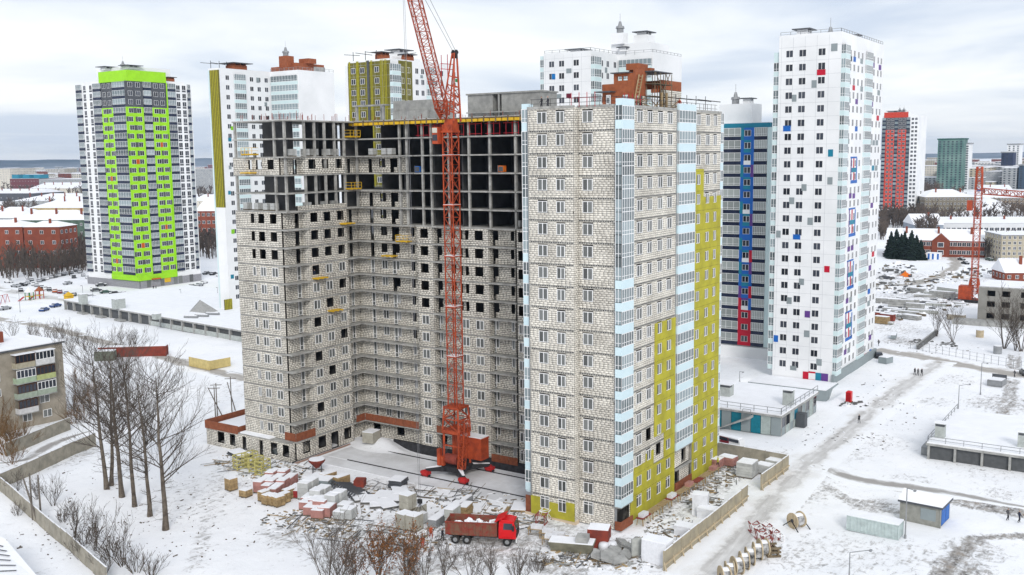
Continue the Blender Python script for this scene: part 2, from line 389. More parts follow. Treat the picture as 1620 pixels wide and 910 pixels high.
# dirt showing through the snow: trodden work areas and vehicle tracks, stored per vertex
def seg_d(x, y, a, b):
    ax, ay = a; bx_, by_ = b; L = (bx_-ax)**2+(by_-ay)**2; t = np.clip(((x-ax)*(bx_-ax)+(y-ay)*(by_-ay))/L, 0, 1); return np.hypot(x-ax-t*(bx_-ax), y-ay-t*(by_-ay))
def pts(*pp): return [tuple(G(x, y)[:2]) for x, y in pp]
X_, Y_ = V[:, 0], V[:, 1]; dirt = np.zeros(len(V)); 
def area(px, py, r, amt):
    amt = amt*.82
    c = G(px, py); d = np.hypot(X_-c[0], Y_-c[1]); np.maximum(dirt, amt*(1-sstep(r*.35, r, d)), out=dirt)
for a in ((480, 840, 9, .55), (540, 870, 8, .5), (560, 775, 9, .6), (630, 770, 6, .6), (420, 740, 9, .5), (600, 850, 12, .6), (720, 870, 9, .6), (790, 860, 9, .7), (700, 830, 9, .45), (860, 840, 9, .6), (950, 870, 10, .6), (1010, 890, 7, .4), (1060, 800, 8, .55), (1110, 770, 7, .7), (1140, 750, 6, .6), (1180, 720, 7, .35),
          (1380, 800, 5, .75), (1440, 760, 6, .4), (1540, 870, 6, .6), (1520, 900, 6, .8), (1580, 780, 5, .4), (1255, 780, 8, .55), (1280, 755, 8, .45), (1590, 640, 12, .55), (1575, 665, 9, .45), (1480, 635, 6, .4), (1420, 520, 16, .5), (1450, 470, 30, .55), (1500, 440, 30, .5), (1420, 440, 30, .55), (1430, 540, 10, .7), (300, 800, 12, .30), (330, 770, 10, .35), (230, 470, 30, .35), (330, 620, 18, .3), (60, 650, 20, .6), (90, 720, 12, .5)):
    area(*a)
def track(pp, wd_, amt):
    P = pts(*pp)
    for a, b in zip(P, P[1:]): np.maximum(dirt, amt*(1-sstep(wd_*.4, wd_, seg_d(X_, Y_, a, b))), out=dirt)
track([(900, 905), (830, 880), (740, 880), (640, 905)], 4, .6)
for off in (0, 9, 22, 30):                       # single wheel ruts
    track([(1230+off, 790), (1262+off, 755), (1320+off, 752), (1420+off, 775), (1520, 790+off/3), (1660, 815+off/3)], 1.0, .8)
for off in (0, 12): track([(1600+off, 560), (1590+off, 640), (1560+off, 680)], 1.0, .7); track([(1470+off, 935), (1500+off, 885), (1540+off, 850), (1660, 845+off/3)], 1.0, .9); track([(1300+off, 770), (1360+off, 805), (1430, 812+off/4)], .9, .6)
for off in (0, 10): track([(300+off, 905), (330+off, 800), (345+off, 745), (372, 712)], 1.0, .35)
for a in ((1330, 715, 9, .35), (1400, 700, 8, .3), (1240, 730, 10, .5), (1500, 600, 10, .35), (1560, 740, 10, .25), (1330, 880, 12, .35), (1260, 880, 8, .4), (1420, 880, 9, .35)): area(*a)
at = me.attributes.new('dirt', 'FLOAT', 'POINT'); at.data.foreach_set('value', dirt.astype(np.float32))
mg = bpy.data.materials.new('trampled_snow'); mg.use_nodes = True; t_ = mg.node_tree; b_ = t_.nodes['Principled BSDF']; b_.inputs['Roughness'].default_value = .8; b_.inputs['Specular IOR Level'].default_value = .15
def L(a, b): t_.links.new(a, b)
def math_(op, a, b=None):
    n = N(t_, 'ShaderNodeMath', operation=op)
    for i, v in enumerate((a, b)):
        if v is None: continue
        if isinstance(v, (int, float)): n.inputs[i].default_value = v
        else: L(v, n.inputs[i])
    return n.outputs[0]
gm = N(t_, 'ShaderNodeNewGeometry'); pos = gm.outputs['Position']
def noise(s, d=4, r=.6, dist=0.0, vec=None):
    n = N(t_, 'ShaderNodeTexNoise'); n.inputs['Scale'].default_value = s; n.inputs['Detail'].default_value = d; n.inputs['Roughness'].default_value = r; n.inputs['Distortion'].default_value = dist
    L(vec or pos, n.inputs['Vector']); return n.outputs[0]
def ramp(v, stops):
    r = N(t_, 'ShaderNodeValToRGB'); el = r.color_ramp.elements
    el[0].position, el[0].color = stops[0][0], (*stops[0][1], 1); el[1].position, el[1].color = stops[-1][0], (*stops[-1][1], 1)
    for p_, c_ in stops[1:-1]: e_ = el.new(p_); e_.color = (*c_, 1)
    L(v, r.inputs[0]); return r.outputs[0]
base = ramp(noise(.045, 5, .6), [(.35, (.80, .815, .845)), (.6, (.88, .885, .90))])
da = N(t_, 'ShaderNodeAttribute', attribute_name='dirt')
mp = N(t_, 'ShaderNodeMapping'); mp.inputs['Rotation'].default_value = (0, 0, R(35)); mp.inputs['Scale'].default_value = (.35, 1.6, 1); L(pos, mp.inputs[0])
nz = math_('ADD', math_('MULTIPLY', noise(.9, 6, .72, 1.0), .65), math_('MULTIPLY', noise(1.1, 5, .7, .6, mp.outputs[0]), .35))
mask = math_('ADD', nz, math_('MULTIPLY', da.outputs['Fac'], .27))
mk = ramp(mask, [(.55, (0, 0, 0)), (.60, (.10, .10, .10)), (.64, (.42, .42, .42)), (.75, (1, 1, 1))])
dcol = ramp(noise(.6, 4, .6), [(.35, (.13, .12, .11)), (.55, (.34, .32, .30)), (.7, (.24, .19, .14))])
mxn = N(t_, 'ShaderNodeMix', data_type='RGBA'); L(mk, mxn.inputs[0]); L(base, mxn.inputs[6]); L(dcol, mxn.inputs[7])
specks = ramp(noise(1.7, 3, .9), [(.70, (0, 0, 0)), (.74, (1, 1, 1))])
sm = N(t_, 'ShaderNodeMix', data_type='RGBA'); L(math_('MULTIPLY', specks, .6), sm.inputs[0]); L(mxn.outputs[2], sm.inputs[6]); sm.inputs[7].default_value = (.20, .18, .16, 1)
L(sm.outputs[2], b_.inputs['Base Color'])
bmp = N(t_, 'ShaderNodeBump'); bmp.inputs['Strength'].default_value = .55; bmp.inputs['Distance'].default_value = .25
L(math_('ADD', noise(.5, 6, .65), math_('MULTIPLY', mk, -.3)), bmp.inputs['Height']); L(bmp.outputs[0], b_.inputs['Normal'])
me.materials.append(mg); me.update(); me.validate()
go = bpy.data.objects.new('ground', me); col.objects.link(go); go['kind'] = 'structure'; go['label'] = 'snow-covered ground with trodden and dirty patches'

# roads: ribbons that follow the ground, u along, v across
def road_mat(name, c_lo, c_hi, amt=.5, edge=.30):
    m = bpy.data.materials.new(name); m.use_nodes = True; t = m.node_tree; b = t.nodes['Principled BSDF']; b.inputs['Roughness'].default_value = .8; b.inputs['Specular IOR Level'].default_value = .2
    uv = N(t, 'ShaderNodeUVMap'); sp_ = N(t, 'ShaderNodeSeparateXYZ'); t.links.new(uv.outputs[0], sp_.inputs[0])
    def M(op, a, bb=None, cl=False):
        n = N(t, 'ShaderNodeMath', operation=op, use_clamp=cl)
        for i, v in enumerate((a, bb)):
            if v is None: continue
            if isinstance(v, (int, float)): n.inputs[i].default_value = v
            else: t.links.new(v, n.inputs[i])
        return n.outputs[0]
    def NZ(sx_, sy_, sc_, d=5):
        mp_ = N(t, 'ShaderNodeMapping'); mp_.inputs['Scale'].default_value = (sx_, sy_, 1); t.links.new(uv.outputs[0], mp_.inputs[0])
        n = N(t, 'ShaderNodeTexNoise'); n.inputs['Scale'].default_value = sc_; n.inputs['Detail'].default_value = d; n.inputs['Roughness'].default_value = .65; t.links.new(mp_.outputs[0], n.inputs['Vector']); return n.outputs[0]
    rut = M('MULTIPLY', M('ABSOLUTE', M('SINE', M('MULTIPLY', sp_.outputs[1], 12.57))), .35); st_n = M('ADD', M('MULTIPLY', NZ(.05, 9, 1.0), .8), M('MULTIPLY', M('MULTIPLY', rut, NZ(.08, 2, 1.3)), 1.0)); big = NZ(.12, 1.5, 1.0)
    v = sp_.outputs[1]; ed = M('MULTIPLY', M('ABSOLUTE', M('SUBTRACT', v, .5)), 2.0)        # 0 centre .. 1 edge
    fade = M('SUBTRACT', 1.0, M('DIVIDE', M('SUBTRACT', M('ADD', ed, M('MULTIPLY', M('SUBTRACT', big, .5), 2.2)), 1-edge*1.6), edge), True)
    fade = M('MINIMUM', M('MAXIMUM', fade, 0.0), 1.0)
    k = M('MULTIPLY', M('MULTIPLY', fade, M('MULTIPLY', M('ADD', st_n, big), 1.0)), amt, True)
    k2 = N(t, 'ShaderNodeMapRange'); k2.inputs[1].default_value = .22*amt; k2.inputs[2].default_value = 1.25*amt; t.links.new(k, k2.inputs[0])
    r = N(t, 'ShaderNodeValToRGB'); el = r.color_ramp.elements; el[0].position = 0; el[0].color = (.85, .86, .88, 1); el[1].position = 1; el[1].color = (*c_lo, 1); e2 = el.new(.5); e2.color = (*c_hi, 1)
    t.links.new(k2.outputs[0], r.inputs[0]); t.links.new(r.outputs[0], b.inputs['Base Color'])
    bm_ = N(t, 'ShaderNodeBump'); bm_.inputs['Strength'].default_value = .4; bm_.inputs['Distance'].default_value = .12; t.links.new(st_n, bm_.inputs['Height']); t.links.new(bm_.outputs[0], b.inputs['Normal'])
    return m
def ribbon(name, pp, wd_, mt, label, dz=.05, step=1.2):
    P = [np.array(p) for p in pts(*pp)]; q = []
    for i in range(len(P)-1):                                     # Catmull-Rom
        p0, p1, p2, p3 = P[max(0, i-1)], P[i], P[i+1], P[min(len(P)-1, i+2)]; n = max(2, int(np.linalg.norm(p2-p1)/step))
        for j in range(n):
            t = j/n; q.append(.5*((2*p1)+(-p0+p2)*t+(2*p0-5*p1+4*p2-p3)*t*t+(-p0+3*p1-3*p2+p3)*t**3))
    q.append(P[-1]); q = np.array(q); d = np.gradient(q, axis=0); d /= np.linalg.norm(d, axis=1)[:, None]; nrm = np.stack([-d[:, 1], d[:, 0]], 1)
    nc = 9; vs = []; uvs = []; L_ = np.concatenate([[0], np.cumsum(np.linalg.norm(np.diff(q, axis=0), axis=1))])
    for i in range(len(q)):
        for j in range(nc):
            s = j/(nc-1); e_ = min(L_[i], L_[-1]-L_[i]); p = q[i]+nrm[i]*(s-.5)*wd_*(1 if (name == 'road') else min(1, .12+e_/14)); 
            vs.append((p[0], p[1], float(HZf(p[0], p[1]))+dz*(1 if 0 < j < nc-1 else -.4))); uvs.append((L_[i], s))
    fs = [(i*nc+j, (i+1)*nc+j, (i+1)*nc+j+1, i*nc+j+1) for i in range(len(q)-1) for j in range(nc-1)]
    me = bpy.data.meshes.new(name); me.from_pydata(vs, [], fs); ul = me.uv_layers.new(name='UVMap')
    for lp in me.loops: ul.data[lp.index].uv = uvs[lp.vertex_index]
    me.materials.append(mt); me.polygons.foreach_set('use_smooth', [True]*len(fs)); me.update()
    o = bpy.data.objects.new(name, me); col.objects.link(o); o['kind'] = 'structure'; o['label'] = label; return o
RM1 = road_mat('rutted_snow_road', (.40, .385, .37), (.74, .735, .73), .50, .5); RM2 = road_mat('slushy_road', (.30, .275, .245), (.50, .475, .445), .95, .45); RM3 = road_mat('brown_muddy_track', (.15, .13, .115), (.40, .385, .37), 1.15, .6)
ribbon('road', [(1385, 553), (1440, 562), (1500, 574), (1560, 585), (1680, 606)], 11, RM2, 'slushy grey road crossing behind the car park', .05, 2)
ribbon('road', [(1080, 960), (1150, 880), (1215, 800), (1275, 738), (1325, 695), (1390, 641), (1440, 603), (1490, 572)], 9.5, RM1, 'rutted snow road along the fence towards the towers', .055)
ribbon('track', [(1262, 722), (1300, 740), (1350, 757), (1430, 768), (1520, 782), (1640, 806)], 6.5, RM3, 'dark muddy track branching to the right', .05)
ribbon('road', [(-40, 500), (60, 515), (150, 538), (250, 562), (390, 602)], 8, RM2, 'grey lane past the long garage', .05, 2)
ribbon('road', [(-30, 452), (60, 468), (140, 478), (240, 480), (330, 470), (360, 462)], 16, RM1, 'car park lane in front of the green tower', .05, 3)
ribbon('road', [(1500, 400), (1512, 418), (1490, 436), (1440, 450), (1400, 452)], 10, RM2, 'curved site road past the red brick school', .06, 4)
ribbon('path', [(-20, 735), (40, 728), (90, 700), (150, 680)], 6, RM3, 'muddy strip between the two fences', .07)
# the courtyard slab: concrete under thin snow
cm = mat('snow_dusted_slab', (.74, .75, .77), .85, .05, .16, c2=(.56, .56, .565), lo=.32, hi=.62)
s = MB(); 
for i in range(6):
    for j, (xa, xb) in enumerate(((1.5, 4.85), (5.1, 8.6), (8.65, 12.2), (12.45, 13.6))):
        s.box(xa, xb, 13.5+i*7.6, 13.5+(i+1)*7.6-.05, -.3, .045)
s.build('courtyard_slab', cm, kind='structure', label='snow-dusted concrete slab under the crane')

# hills at the horizon
hm = mat('haze_tinted_wooded_hill', (.20, .23, .27), .95, .1, .0009, c2=(.03, .05, .075), lo=.40, hi=.60, detail=8)  # the blue of distance haze is mixed into the hill colour
def hills(d, pxs, ztop, seed):
    vs = []; fs = []; n = 120
    for i in range(n+1):
        px = pxs[0]+(pxs[1]-pxs[0])*i/n; P = AD(px, d); P2 = AD(px, d+1500)
        z = ztop*(.72+.42*float(vnoise(px, 0, 160, seed))+.10*float(vnoise(px, 3, 35, seed+1)))
        vs += [(P[0], P[1], -5), (P2[0], P2[1], z), ((P2[0]*1.02), (P2[1]*1.02), -5)]
    for i in range(n): k = i*3; fs += [(k, k+3, k+4, k+1), (k+1, k+4, k+5, k+2)]
    m = MB(); m.add(vs, fs); o = m.build('hills', hm, kind='structure', label='wooded hills on the horizon, haze blue put into their colour', smooth=True)
hills(5200, (-500, 820), 62, 5); hills(5600, (800, 2200), 30, 9)
# ============================================================ the unfinished apartment block
NK = 19
def FZ(k): return 0.0 if k == 0 else 3.45+3.0*(k-1)
ROOF = FZ(NK)
B = thing('apartment_building', 'unfinished U-shaped apartment block of pale aerated blocks with open upper storeys behind the crane', 'building', (17, 36, 0))
bx = Boxes(); walls = []            # blocks; backing walls
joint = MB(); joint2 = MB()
def wallrect(F, u0, u1, z0, z1, holes, mb=joint, masonry_=True, th=.32, bw=.66):
    u0, u1 = sorted((u0, u1))
    for a, b, c, d in cells(u0, u1, z0, z1, holes): F.box(mb, a, b, c, d, -th, 0)
    if masonry_: masonry(bx, F, u0, u1, z0, z1, holes, bw=bw, gap=.09 if mb is joint2 else .06)
SILL, WH = .95, 1.55
win_jobs = []
# ---- right wing
FL1, FL2, FR = Face('L', -.6), Face('L', .6), Face('R', 0.0)
def spans(F, pxs, y): return [tuple(sorted((F.su(a, y), F.su(b, y)))) for a, b in pxs]
cL1 = spans(FL1, [(851.2, 866.2), (880.5, 893.8)], 328); cL2 = spans(FL2, [(922, 938.2)], 328)
cR = spans(FR, [(1006.9, 1015.7), (1023.5, 1031), (1039.9, 1047.3), (1054.7, 1062.3)], 328)
cR2 = [(26.0, 27.5), (29.5, 31.0), (32.6, 33.9)]
yM = FL1.su(908, 400)                                  # the step between the two halves of the gable
wool_holes = {}
for k in range(NK):
    z0, z1 = FZ(k), FZ(k+1); zs = z0+SILL+(.45 if k == 0 else 0); h = WH+(.25 if k == 0 else 0)
    st = 'trans' if k == 0 else 'double'
    for F, cs, a, b in ((FL1, cL1, yM, 13.1), (FL2, cL2, .35, yM), (FR, cR, 4.2, 19.0), (FR, cR2, 25.2, 35.5)):
        holes = [(c0, c1, zs, zs+h) for c0, c1 in cs]
        bare = []
        if F is FR and cs is cR and k == 3: bare = [1]
        if F is FR and cs is cR and k == 2: bare = [2]
        wool = False
        zt = z1-.02
        wallrect(F, a, b, z0-.02, z1-.02 if k < 18 else ROOF, holes)
        for i, (c0, c1) in enumerate(cs):
            if i in bare: continue
            win_jobs.append((F, (c0+c1)/2, zs, c1-c0-.04, h, st, 'window_glass', 'window'))
FRt = Face('R', yM); 
for k in range(NK): wallrect(FRt, -.6, .6, FZ(k)-.02, FZ(k+1)-.02, [])
# plain far sides so the wing is closed
joint.box(35.18, 35.5, 0.4, 13.1, 0, ROOF-.3); joint.box(0.4, 35.1, 12.8, 13.1, 0, ROOF-.3)
# recess walls behind the glazed bays
joint.box(.9, 4.2, .35, .6, 0, ROOF-.3); wallrect(Face('R', .35), 19.0, 25.2, 0, 6.4, [(20, 21.6, 1, 3), (22.4, 24, 3.8, 6)]); joint.box(19.0, 25.2, .4, .6, 6.4, ROOF-.3)
# corner strip and bay side strips
st_ = MB()
FL2.box(st_, .02, .34, 0, ROOF, -.1, .06); FR.box(st_, 18.82, 19.0, 0, ROOF, 0, .09); FR.box(st_, 25.2, 25.32, 0, ROOF, 0, .09)
FL1.box(st_, 13.1, 13.2, 0, ROOF, -.3, .09)
st_.build('corner_strip', M_ral, B)
# slabs over the whole plan, one per storey
for k in range(1, NK+1):
    z = FZ(k); s = MB(); t0 = z-.22
    s.box(-.4, 35.2, yM, 12.9, t0, z); s.box(.75, 35.2, .12, yM, t0, z)
    s.box(.05, 33, 62.35, 73.4, t0, z); s.box(.0, 33.0, 60.85, 62.35, t0, z); s.box(17.25, 33, 13.1, 60.85, t0, z)
    s.box(16.9, 17.25, 47.9, 60.85, t0, z); s.box(16.9, 17.25, 38.2, 44.1, t0, z); s.box(16.9, 17.25, 27.0, 32.5, t0, z)
    s.box(-.35, 0, 60.6, 63.4, t0, z); s.box(0, 4.4, 60.6, 60.85, t0, z); s.box(14.3, 17.25, 60.6, 60.85, t0, z)
    s.build('floor_slab', M_slab, B)
# slab edge band with its dark pockets on the right wing
band = MB(); dots = Boxes()
for k in range(1, NK+1):
    z = FZ(k)
    for F, a, b, wa in ((FL1, yM, 13.1, 0), (FL2, .35, yM, 0), (FR, 4.2, 18.8, 1), (FR, 25.3, 35.5, 2)):
        if k == NK: F.box(band, a-.05, b+.05, z-.10, z+.22, -.3, .16); continue
        F.box(band, a, b, z-.20, z-.02, 0, .066)
        arr = []; u = a+.15
        while u < b-.2: arr.append(F.ext(u, u+.2, z-.185, z-.045, 0, .072)); u += .36
        dots.add(arr)
band.build('slab_edge', M_slab, B); 
# glazed bays
def bays(F, u, w, depth, n, panel, ks, openk=(), o=0.0, h=3.0):
    for k in ks:
        me = bay_mesh(w, h, depth, n, panel, 1.2, M_glassb, open_=(k in openk))
        placed(B, 'balcony_glazing', me, F, u, FZ(k), o)
bays(FR, 1.75, 3.5, 1.0, 5, M_bpan, range(1, 19), openk=(12, 13, 14, 15, 16))
bays(FR, 22.1, 6.1, .35, 6, M_bpan, range(2, 19))
bays(Face('R', 0), 36.1, 1.2, .05, 2, M_bpan, range(1, 19))
bays(Face('L', -.2), 13.8, 1.15, .06, 2, M_bpan, range(1, 19), openk=(13, 14, 15, 16, 17))
# blank head panels over the bays and slab stubs behind them
hd = MB(); hd.box(0, 3.5, -1.0, -.06, ROOF, ROOF+.9); hd.box(19.05, 25.15, -.35, -.0, ROOF, ROOF+.9); hd.box(-.2, .9, 13.22, 14.38, ROOF, ROOF+.7)
hd.box(-.13, .9, 13.22, 14.3, FZ(1)-.3, FZ(1)); hd.box(35.55, 36.7, .0, 1.2, FZ(1), ROOF)
build_each(hd, 'bay_head_panel', M_bpan, B)
inn = MB()
for k in range(1, 19): inn.box(.1, 3.4, -.9, .34, FZ(k)-.2, FZ(k)+.0); inn.box(-.1, .9, 13.12, 14.3, FZ(k)-.2, FZ(k)); inn.box(19.1, 25.1, -.3, .34, FZ(k)-.2, FZ(k))
build_each(inn, 'bay_slab', M_slab, B)
# brick parapets under the lowest bays
op = MB()
op.box(.0, 3.5, -1.0, -.8, .15, 1.35); op.box(.0, .2, -.8, .0, .15, 1.35); op.box(19.1, 25.1, -.3, -.1, -.3, 1.3)
Face('L', -.2).box(op, 13.2, 14.4, 0.2, 2.6, -.2, 0)
FR.box(op, 4.3, 7, 0, .5, 0, .1)
# ---- yellow-green insulation
wool = MB(); wd = Boxes(); trim = MB()
WO = .20
def wool_rect(F, a, b, z0, z1, holes, o0=.06, o1=WO):
    a, b = sorted((a, b))
    for p, q, r, s in cells(a, b, z0, z1, holes): F.box(wool, p, q, r, s, o0, o1)
    for k in range(1, NK):
        if z0 < FZ(k) < z1:
            arr = []; u = a+.2
            while u < b-.2:
                if not any(h[0] < u < h[1] and h[2] < FZ(k) < h[3] for h in holes): arr.append(F.ext(u, u+.12, FZ(k)-.06, FZ(k)+.04, o1-.02, o1+.012))
                u += .5
            if arr: wd.add(arr)
def wholes(cs):
    out = []
    for k in range(NK):
        zs = FZ(k)+SILL+(.45 if k == 0 else 0); h = WH+(.25 if k == 0 else 0)
        out += [(c0-.02, c1+.02, zs-.02, zs+h+.02) for c0, c1 in cs]
    return out
wool_rect(FR, 25.35, 35.55, -.1, FZ(14)+2.0, wholes(cR2)); wool_rect(FR, 25.35, 28.6, FZ(14)+2.0, FZ(16)+.3, wholes(cR2))
hR = wholes(cR)
wool_rect(FR, 11.9, 18.8, FZ(4), FZ(9)-.4, hR)
wool_rect(FR, 15.2, 18.8, 6.4, FZ(4), hR); wool_rect(FR, 11.9, 15.2, FZ(3)+.9, FZ(4), hR); wool_rect(FR, 4.4, 11.9, -.1, 6.4, hR)
wool_rect(FR, 5.4, 9.2, 6.4, FZ(2)+.9, hR); wool_rect(FR, 11.9, 18.8, -.1, FZ(2)-.1, hR); wool_rect(FR, 9.2, 11.6, 6.4, FZ(3)-.9, hR)
FLg = FL1
wool_rect(FL1, yM+.02, 13.1, .35, 2.5, wholes(cL1)); 
for a, b in ((yM+.02, cL1[1][0]), (cL1[0][1], 13.1), ): wool_rect(FL1, a, b, 2.5, 2.95, [])
build_each(wool, 'insulation_panel', M_wool, B); dots.build('slab_pocket', M_dot, B, kind='stuff'); wd.build('insulation_anchor', M_dot, B, kind='stuff')
pl = MB(); pl.box(-.72, -.6, yM, 14.2, -.8, .35); pl.box(-.7, .4, yM-.1, yM, -.8, .4); pl.build('plinth', M_cream, B)
dk = MB(); dk.box(-.69, -.61, yM+.2, yM+6.0, .36, .44); dk.build('plinth_gap', M_dot, B)
# ---- left wing and courtyard walls
FE, FI, FI2 = Face('L', 0.0), Face('R', 61.0), Face('R', 62.3)
FB, FB2 = Face('L', 17.2), Face('L', 18.5)
bayY = [(44.1, 47.6), (32.5, 38.15), (14.4, 26.95)]
recY = [(47.6, 62.3), (38.15, 44.1), (26.95, 32.5)]
def sp(F, a, b, y): return tuple(sorted((F.su(a, y), F.su(b, y))))
colsL = [  # face, span, shape
 (FE, sp(FE, 401, 406, 430), 'win'), (FE, sp(FE, 413, 421.7, 430), 'win'), (FE, sp(FE, 431, 440.7, 430), 'win'),
 (FI, sp(FI, 494.5, 505, 430), 'win'), (FI, sp(FI, 515.6, 525.5, 430), 'win'), (FI, sp(FI, 536.6, 546.3, 430), 'win'),
 (FI2, sp(FI2, 469.8, 475.5, 430), 'tall'), (FI2, sp(FI2, 554.4, 558.6, 418), 'tall'), (FI2, sp(FI2, 569, 579.5, 418), 'LR'),
 (FB2, sp(FB2, 588, 593, 418), 'tall'), (FB2, sp(FB2, 604.8, 613.7, 418), 'win'), (FB2, sp(FB2, 622, 632.9, 418), 'LL'), (FB2, sp(FB2, 653, 658, 460), 'nar'),
 (FB, sp(FB, 668.4, 679.6, 500), 'win'), (FB2, sp(FB2, 693, 701.4, 500), 'LL'), (FB2, sp(FB2, 718, 723, 500), 'nar'),
 (FB, sp(FB, 732, 743, 500), 'win'), (FB, sp(FB, 753.4, 765.7, 500), 'win'), (FB2, sp(FB2, 780, 790, 500), 'LL'), (FB2, sp(FB2, 810, 815, 500), 'nar'),
 (FB, sp(FB, 821.4, 831, 500), 'win'), (FB, (17.0, 18.6), 'win')]
def hole_of(shape, s, z):
    a, b = s; m = (a+b)/2
    if shape in ('win', 'nar'): return [(a, b, z+SILL, z+SILL+WH)]
    if shape == 'tall': return [(a, b, z+.15, z+SILL+WH)]
    big = 'hi' if shape == 'LR' else 'hi'       # the door half hangs lower; towards smaller u on R faces is left
    if shape == 'LL': return [(m, b, z+.15, z+SILL+WH), (a, m, z+SILL, z+SILL+WH)]   # on an L face the left half has the larger Y
    return [(a, m, z+SILL, z+SILL+WH), (m, b, z+.15, z+SILL+WH)]
segs = [  # face, u0, u1, first group: 'a' wing, 'b' back
 (FE, 62.3, 73.4, 'w'), (FI, 4.5, 14.3, 'w'), (FI2, .3, 4.5, 'w'), (FI2, 14.3, 18.5, 'w'), (FB2, 50.6, 62.3, 'w'), (FB2, 47.6, 50.6, 'b'),
 (FB, *bayY[0], 'b'), (FB2, *recY[1], 'b'), (FB, *bayY[1], 'b'), (FB2, *recY[2], 'b'), (FB, *bayY[2], 'b')]
open_w, open_b = {18, 17, 15}, {18, 17, 16, 15, 14, 13}
noframe = {(10, 494), (9, 536), (8, 515), (7, 494), (6, 536), (5, 494), (4, 515), (2, 494), (9, 622)}
npx = {id(c): p for c, p in zip(colsL, [401, 413, 431, 494, 515, 536, 469, 554, 569, 588, 604, 622, 653, 668, 693, 718, 732, 753, 780, 810, 821, 850])}
for k in range(NK):
    z0, z1 = FZ(k), FZ(k+1)
    for F, a, b, g in segs:
        if (g == 'w' and k in open_w) or (g == 'b' and k in open_b): continue
        if k == 14 and F in (FE, FI2): continue
        zt = z1-.22
        if k == 14 and F is FI: wallrect(F, a-2, b, z0, z0+.8, [], joint2); continue
        if k == 0 and F is FE: continue
        holes = []
        for c in colsL:
            Fc, s, shp = c
            if Fc is not F or not (a < (s[0]+s[1])/2 < b): continue
            if k == 0:
                if F in (FI2,): continue
                if F is FI: hs = [(s[0]-.1, s[1]+.1, (z0+.1 if npx[id(c)] == 515 else z0+1.0), z0+2.75)]
                elif npx[id(c)] == 588: hs = [(s[0]-.2, s[1]+.6, z0, z0+2.5)]
                elif npx[id(c)] in (604, 653): hs = []
                elif npx[id(c)] == 693: hs = [(s[0]-.3, s[1]+.3, z0+.1, z0+2.6)]
                else: hs = [(s[0], s[1], z0+1.15, z0+2.9)]
                holes += hs
                if F is not FI and hs and npx[id(c)] not in (622, 588, 693):
                    win_jobs.append((F, (s[0]+s[1])/2, z0+1.15, s[1]-s[0]-.04, 1.75, 'trans', 'window_glass', 'window'))
                continue
            hs = hole_of(shp, s, z0); holes += hs
            framed = (k <= 10) if g == 'w' else (k <= 7)
            if (k, npx[id(c)]) in noframe: framed = False
            if npx[id(c)] in (653,) and k > 5: framed = False
            if framed:
                for i, h in enumerate(hs):
                    hh = h[3]-h[2]; wd_ = h[1]-h[0]
                    stl = 'double' if (shp == 'win' and wd_ > 1.0) else ('tall' if hh > 2 else 'single')
                    win_jobs.append((F, (h[0]+h[1])/2, h[2], wd_-.03, hh, stl, 'window_glass', 'window' if hh < 2 else 'balcony_door'))
        if F is FI and k in (10, 8, 6, 12, 13) and False: pass
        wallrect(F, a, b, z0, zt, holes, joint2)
    # returns between bays and recesses
    if k not in open_b:
        for yy in (44.1, 32.5, ):
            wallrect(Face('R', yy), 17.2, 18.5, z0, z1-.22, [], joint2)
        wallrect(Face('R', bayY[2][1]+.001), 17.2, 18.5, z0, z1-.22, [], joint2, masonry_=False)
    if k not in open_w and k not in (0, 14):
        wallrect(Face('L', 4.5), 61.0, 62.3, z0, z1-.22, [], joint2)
# ground floor of the gable with its single-storey annexe
FA = Face('L', -1.2)
gh = [sp(FA, 345, 355, 690), sp(FA, 364, 372, 695), sp(FA, 384, 389.5, 700), sp(FA, 411, 416, 707), sp(FA, 429, 438.5, 712), sp(FA, 448, 457.5, 716)]
gholes = [(a, b, .9 if i not in (2, 3) else .4, 2.75) for i, (a, b) in enumerate(gh)]
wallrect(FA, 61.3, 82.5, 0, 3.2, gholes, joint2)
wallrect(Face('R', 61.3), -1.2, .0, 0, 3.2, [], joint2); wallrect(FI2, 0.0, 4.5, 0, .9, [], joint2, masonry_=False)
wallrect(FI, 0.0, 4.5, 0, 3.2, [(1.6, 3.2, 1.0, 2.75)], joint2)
r_ = MB(); r_.box(-1.3, 0.2, 61.2, 82.6, 3.2, 3.42); r_.box(.2, 10, 73.5, 82.6, 3.2, 3.42); r_.build('annexe_roof_slab', M_slab, B)
r_ = MB(); r_.box(-1.25, -.02, 66, 73.5, 3.42, 3.62); r_.box(-.8, 9.6, 74.2, 82.2, 3.42, 3.6); r_.build('roof_snow', M_snow, B)
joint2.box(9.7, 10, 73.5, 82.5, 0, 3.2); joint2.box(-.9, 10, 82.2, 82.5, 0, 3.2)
op.box(-1.35, -1.2, 74.0, 82.7, 3.1, 4.55); op.box(-1.2, 10.1, 82.6, 82.75, 3.1, 4.55); op.box(-1.2, 1.5, 74.0, 74.15, 3.42, 4.4)
# orange parapets on the first balconies, panel by panel
def op_run(F, a, b, z0, z1, o=.35):
    n = max(1, round((b-a)/1.9))
    for i in range(n):
        m = MB(); F.box(m, a+(b-a)*i/n+.03, a+(b-a)*(i+1)/n-.03, z0, z1, o-.06, o); m.build('balcony_panel', M_opan, B)
op_run(Face('L', 17.25), 47.9, 60.5, 3.5, 4.75); op_run(Face('R', 60.85), 14.6, 16.9, 3.5, 4.75, .3); op_run(Face('L', 17.25), 38.3, 44.0, 3.5, 4.75); op_run(Face('L', 17.25), 27.1, 32.4, .2, 1.5)
op_run(Face('L', 0), 60.7, 63.3, 3.5, 4.9); op_run(Face('R', 60.9), -.3, 4.3, 3.5, 4.9, .3)
build_each(op, 'brick_parapet', M_opan, B)
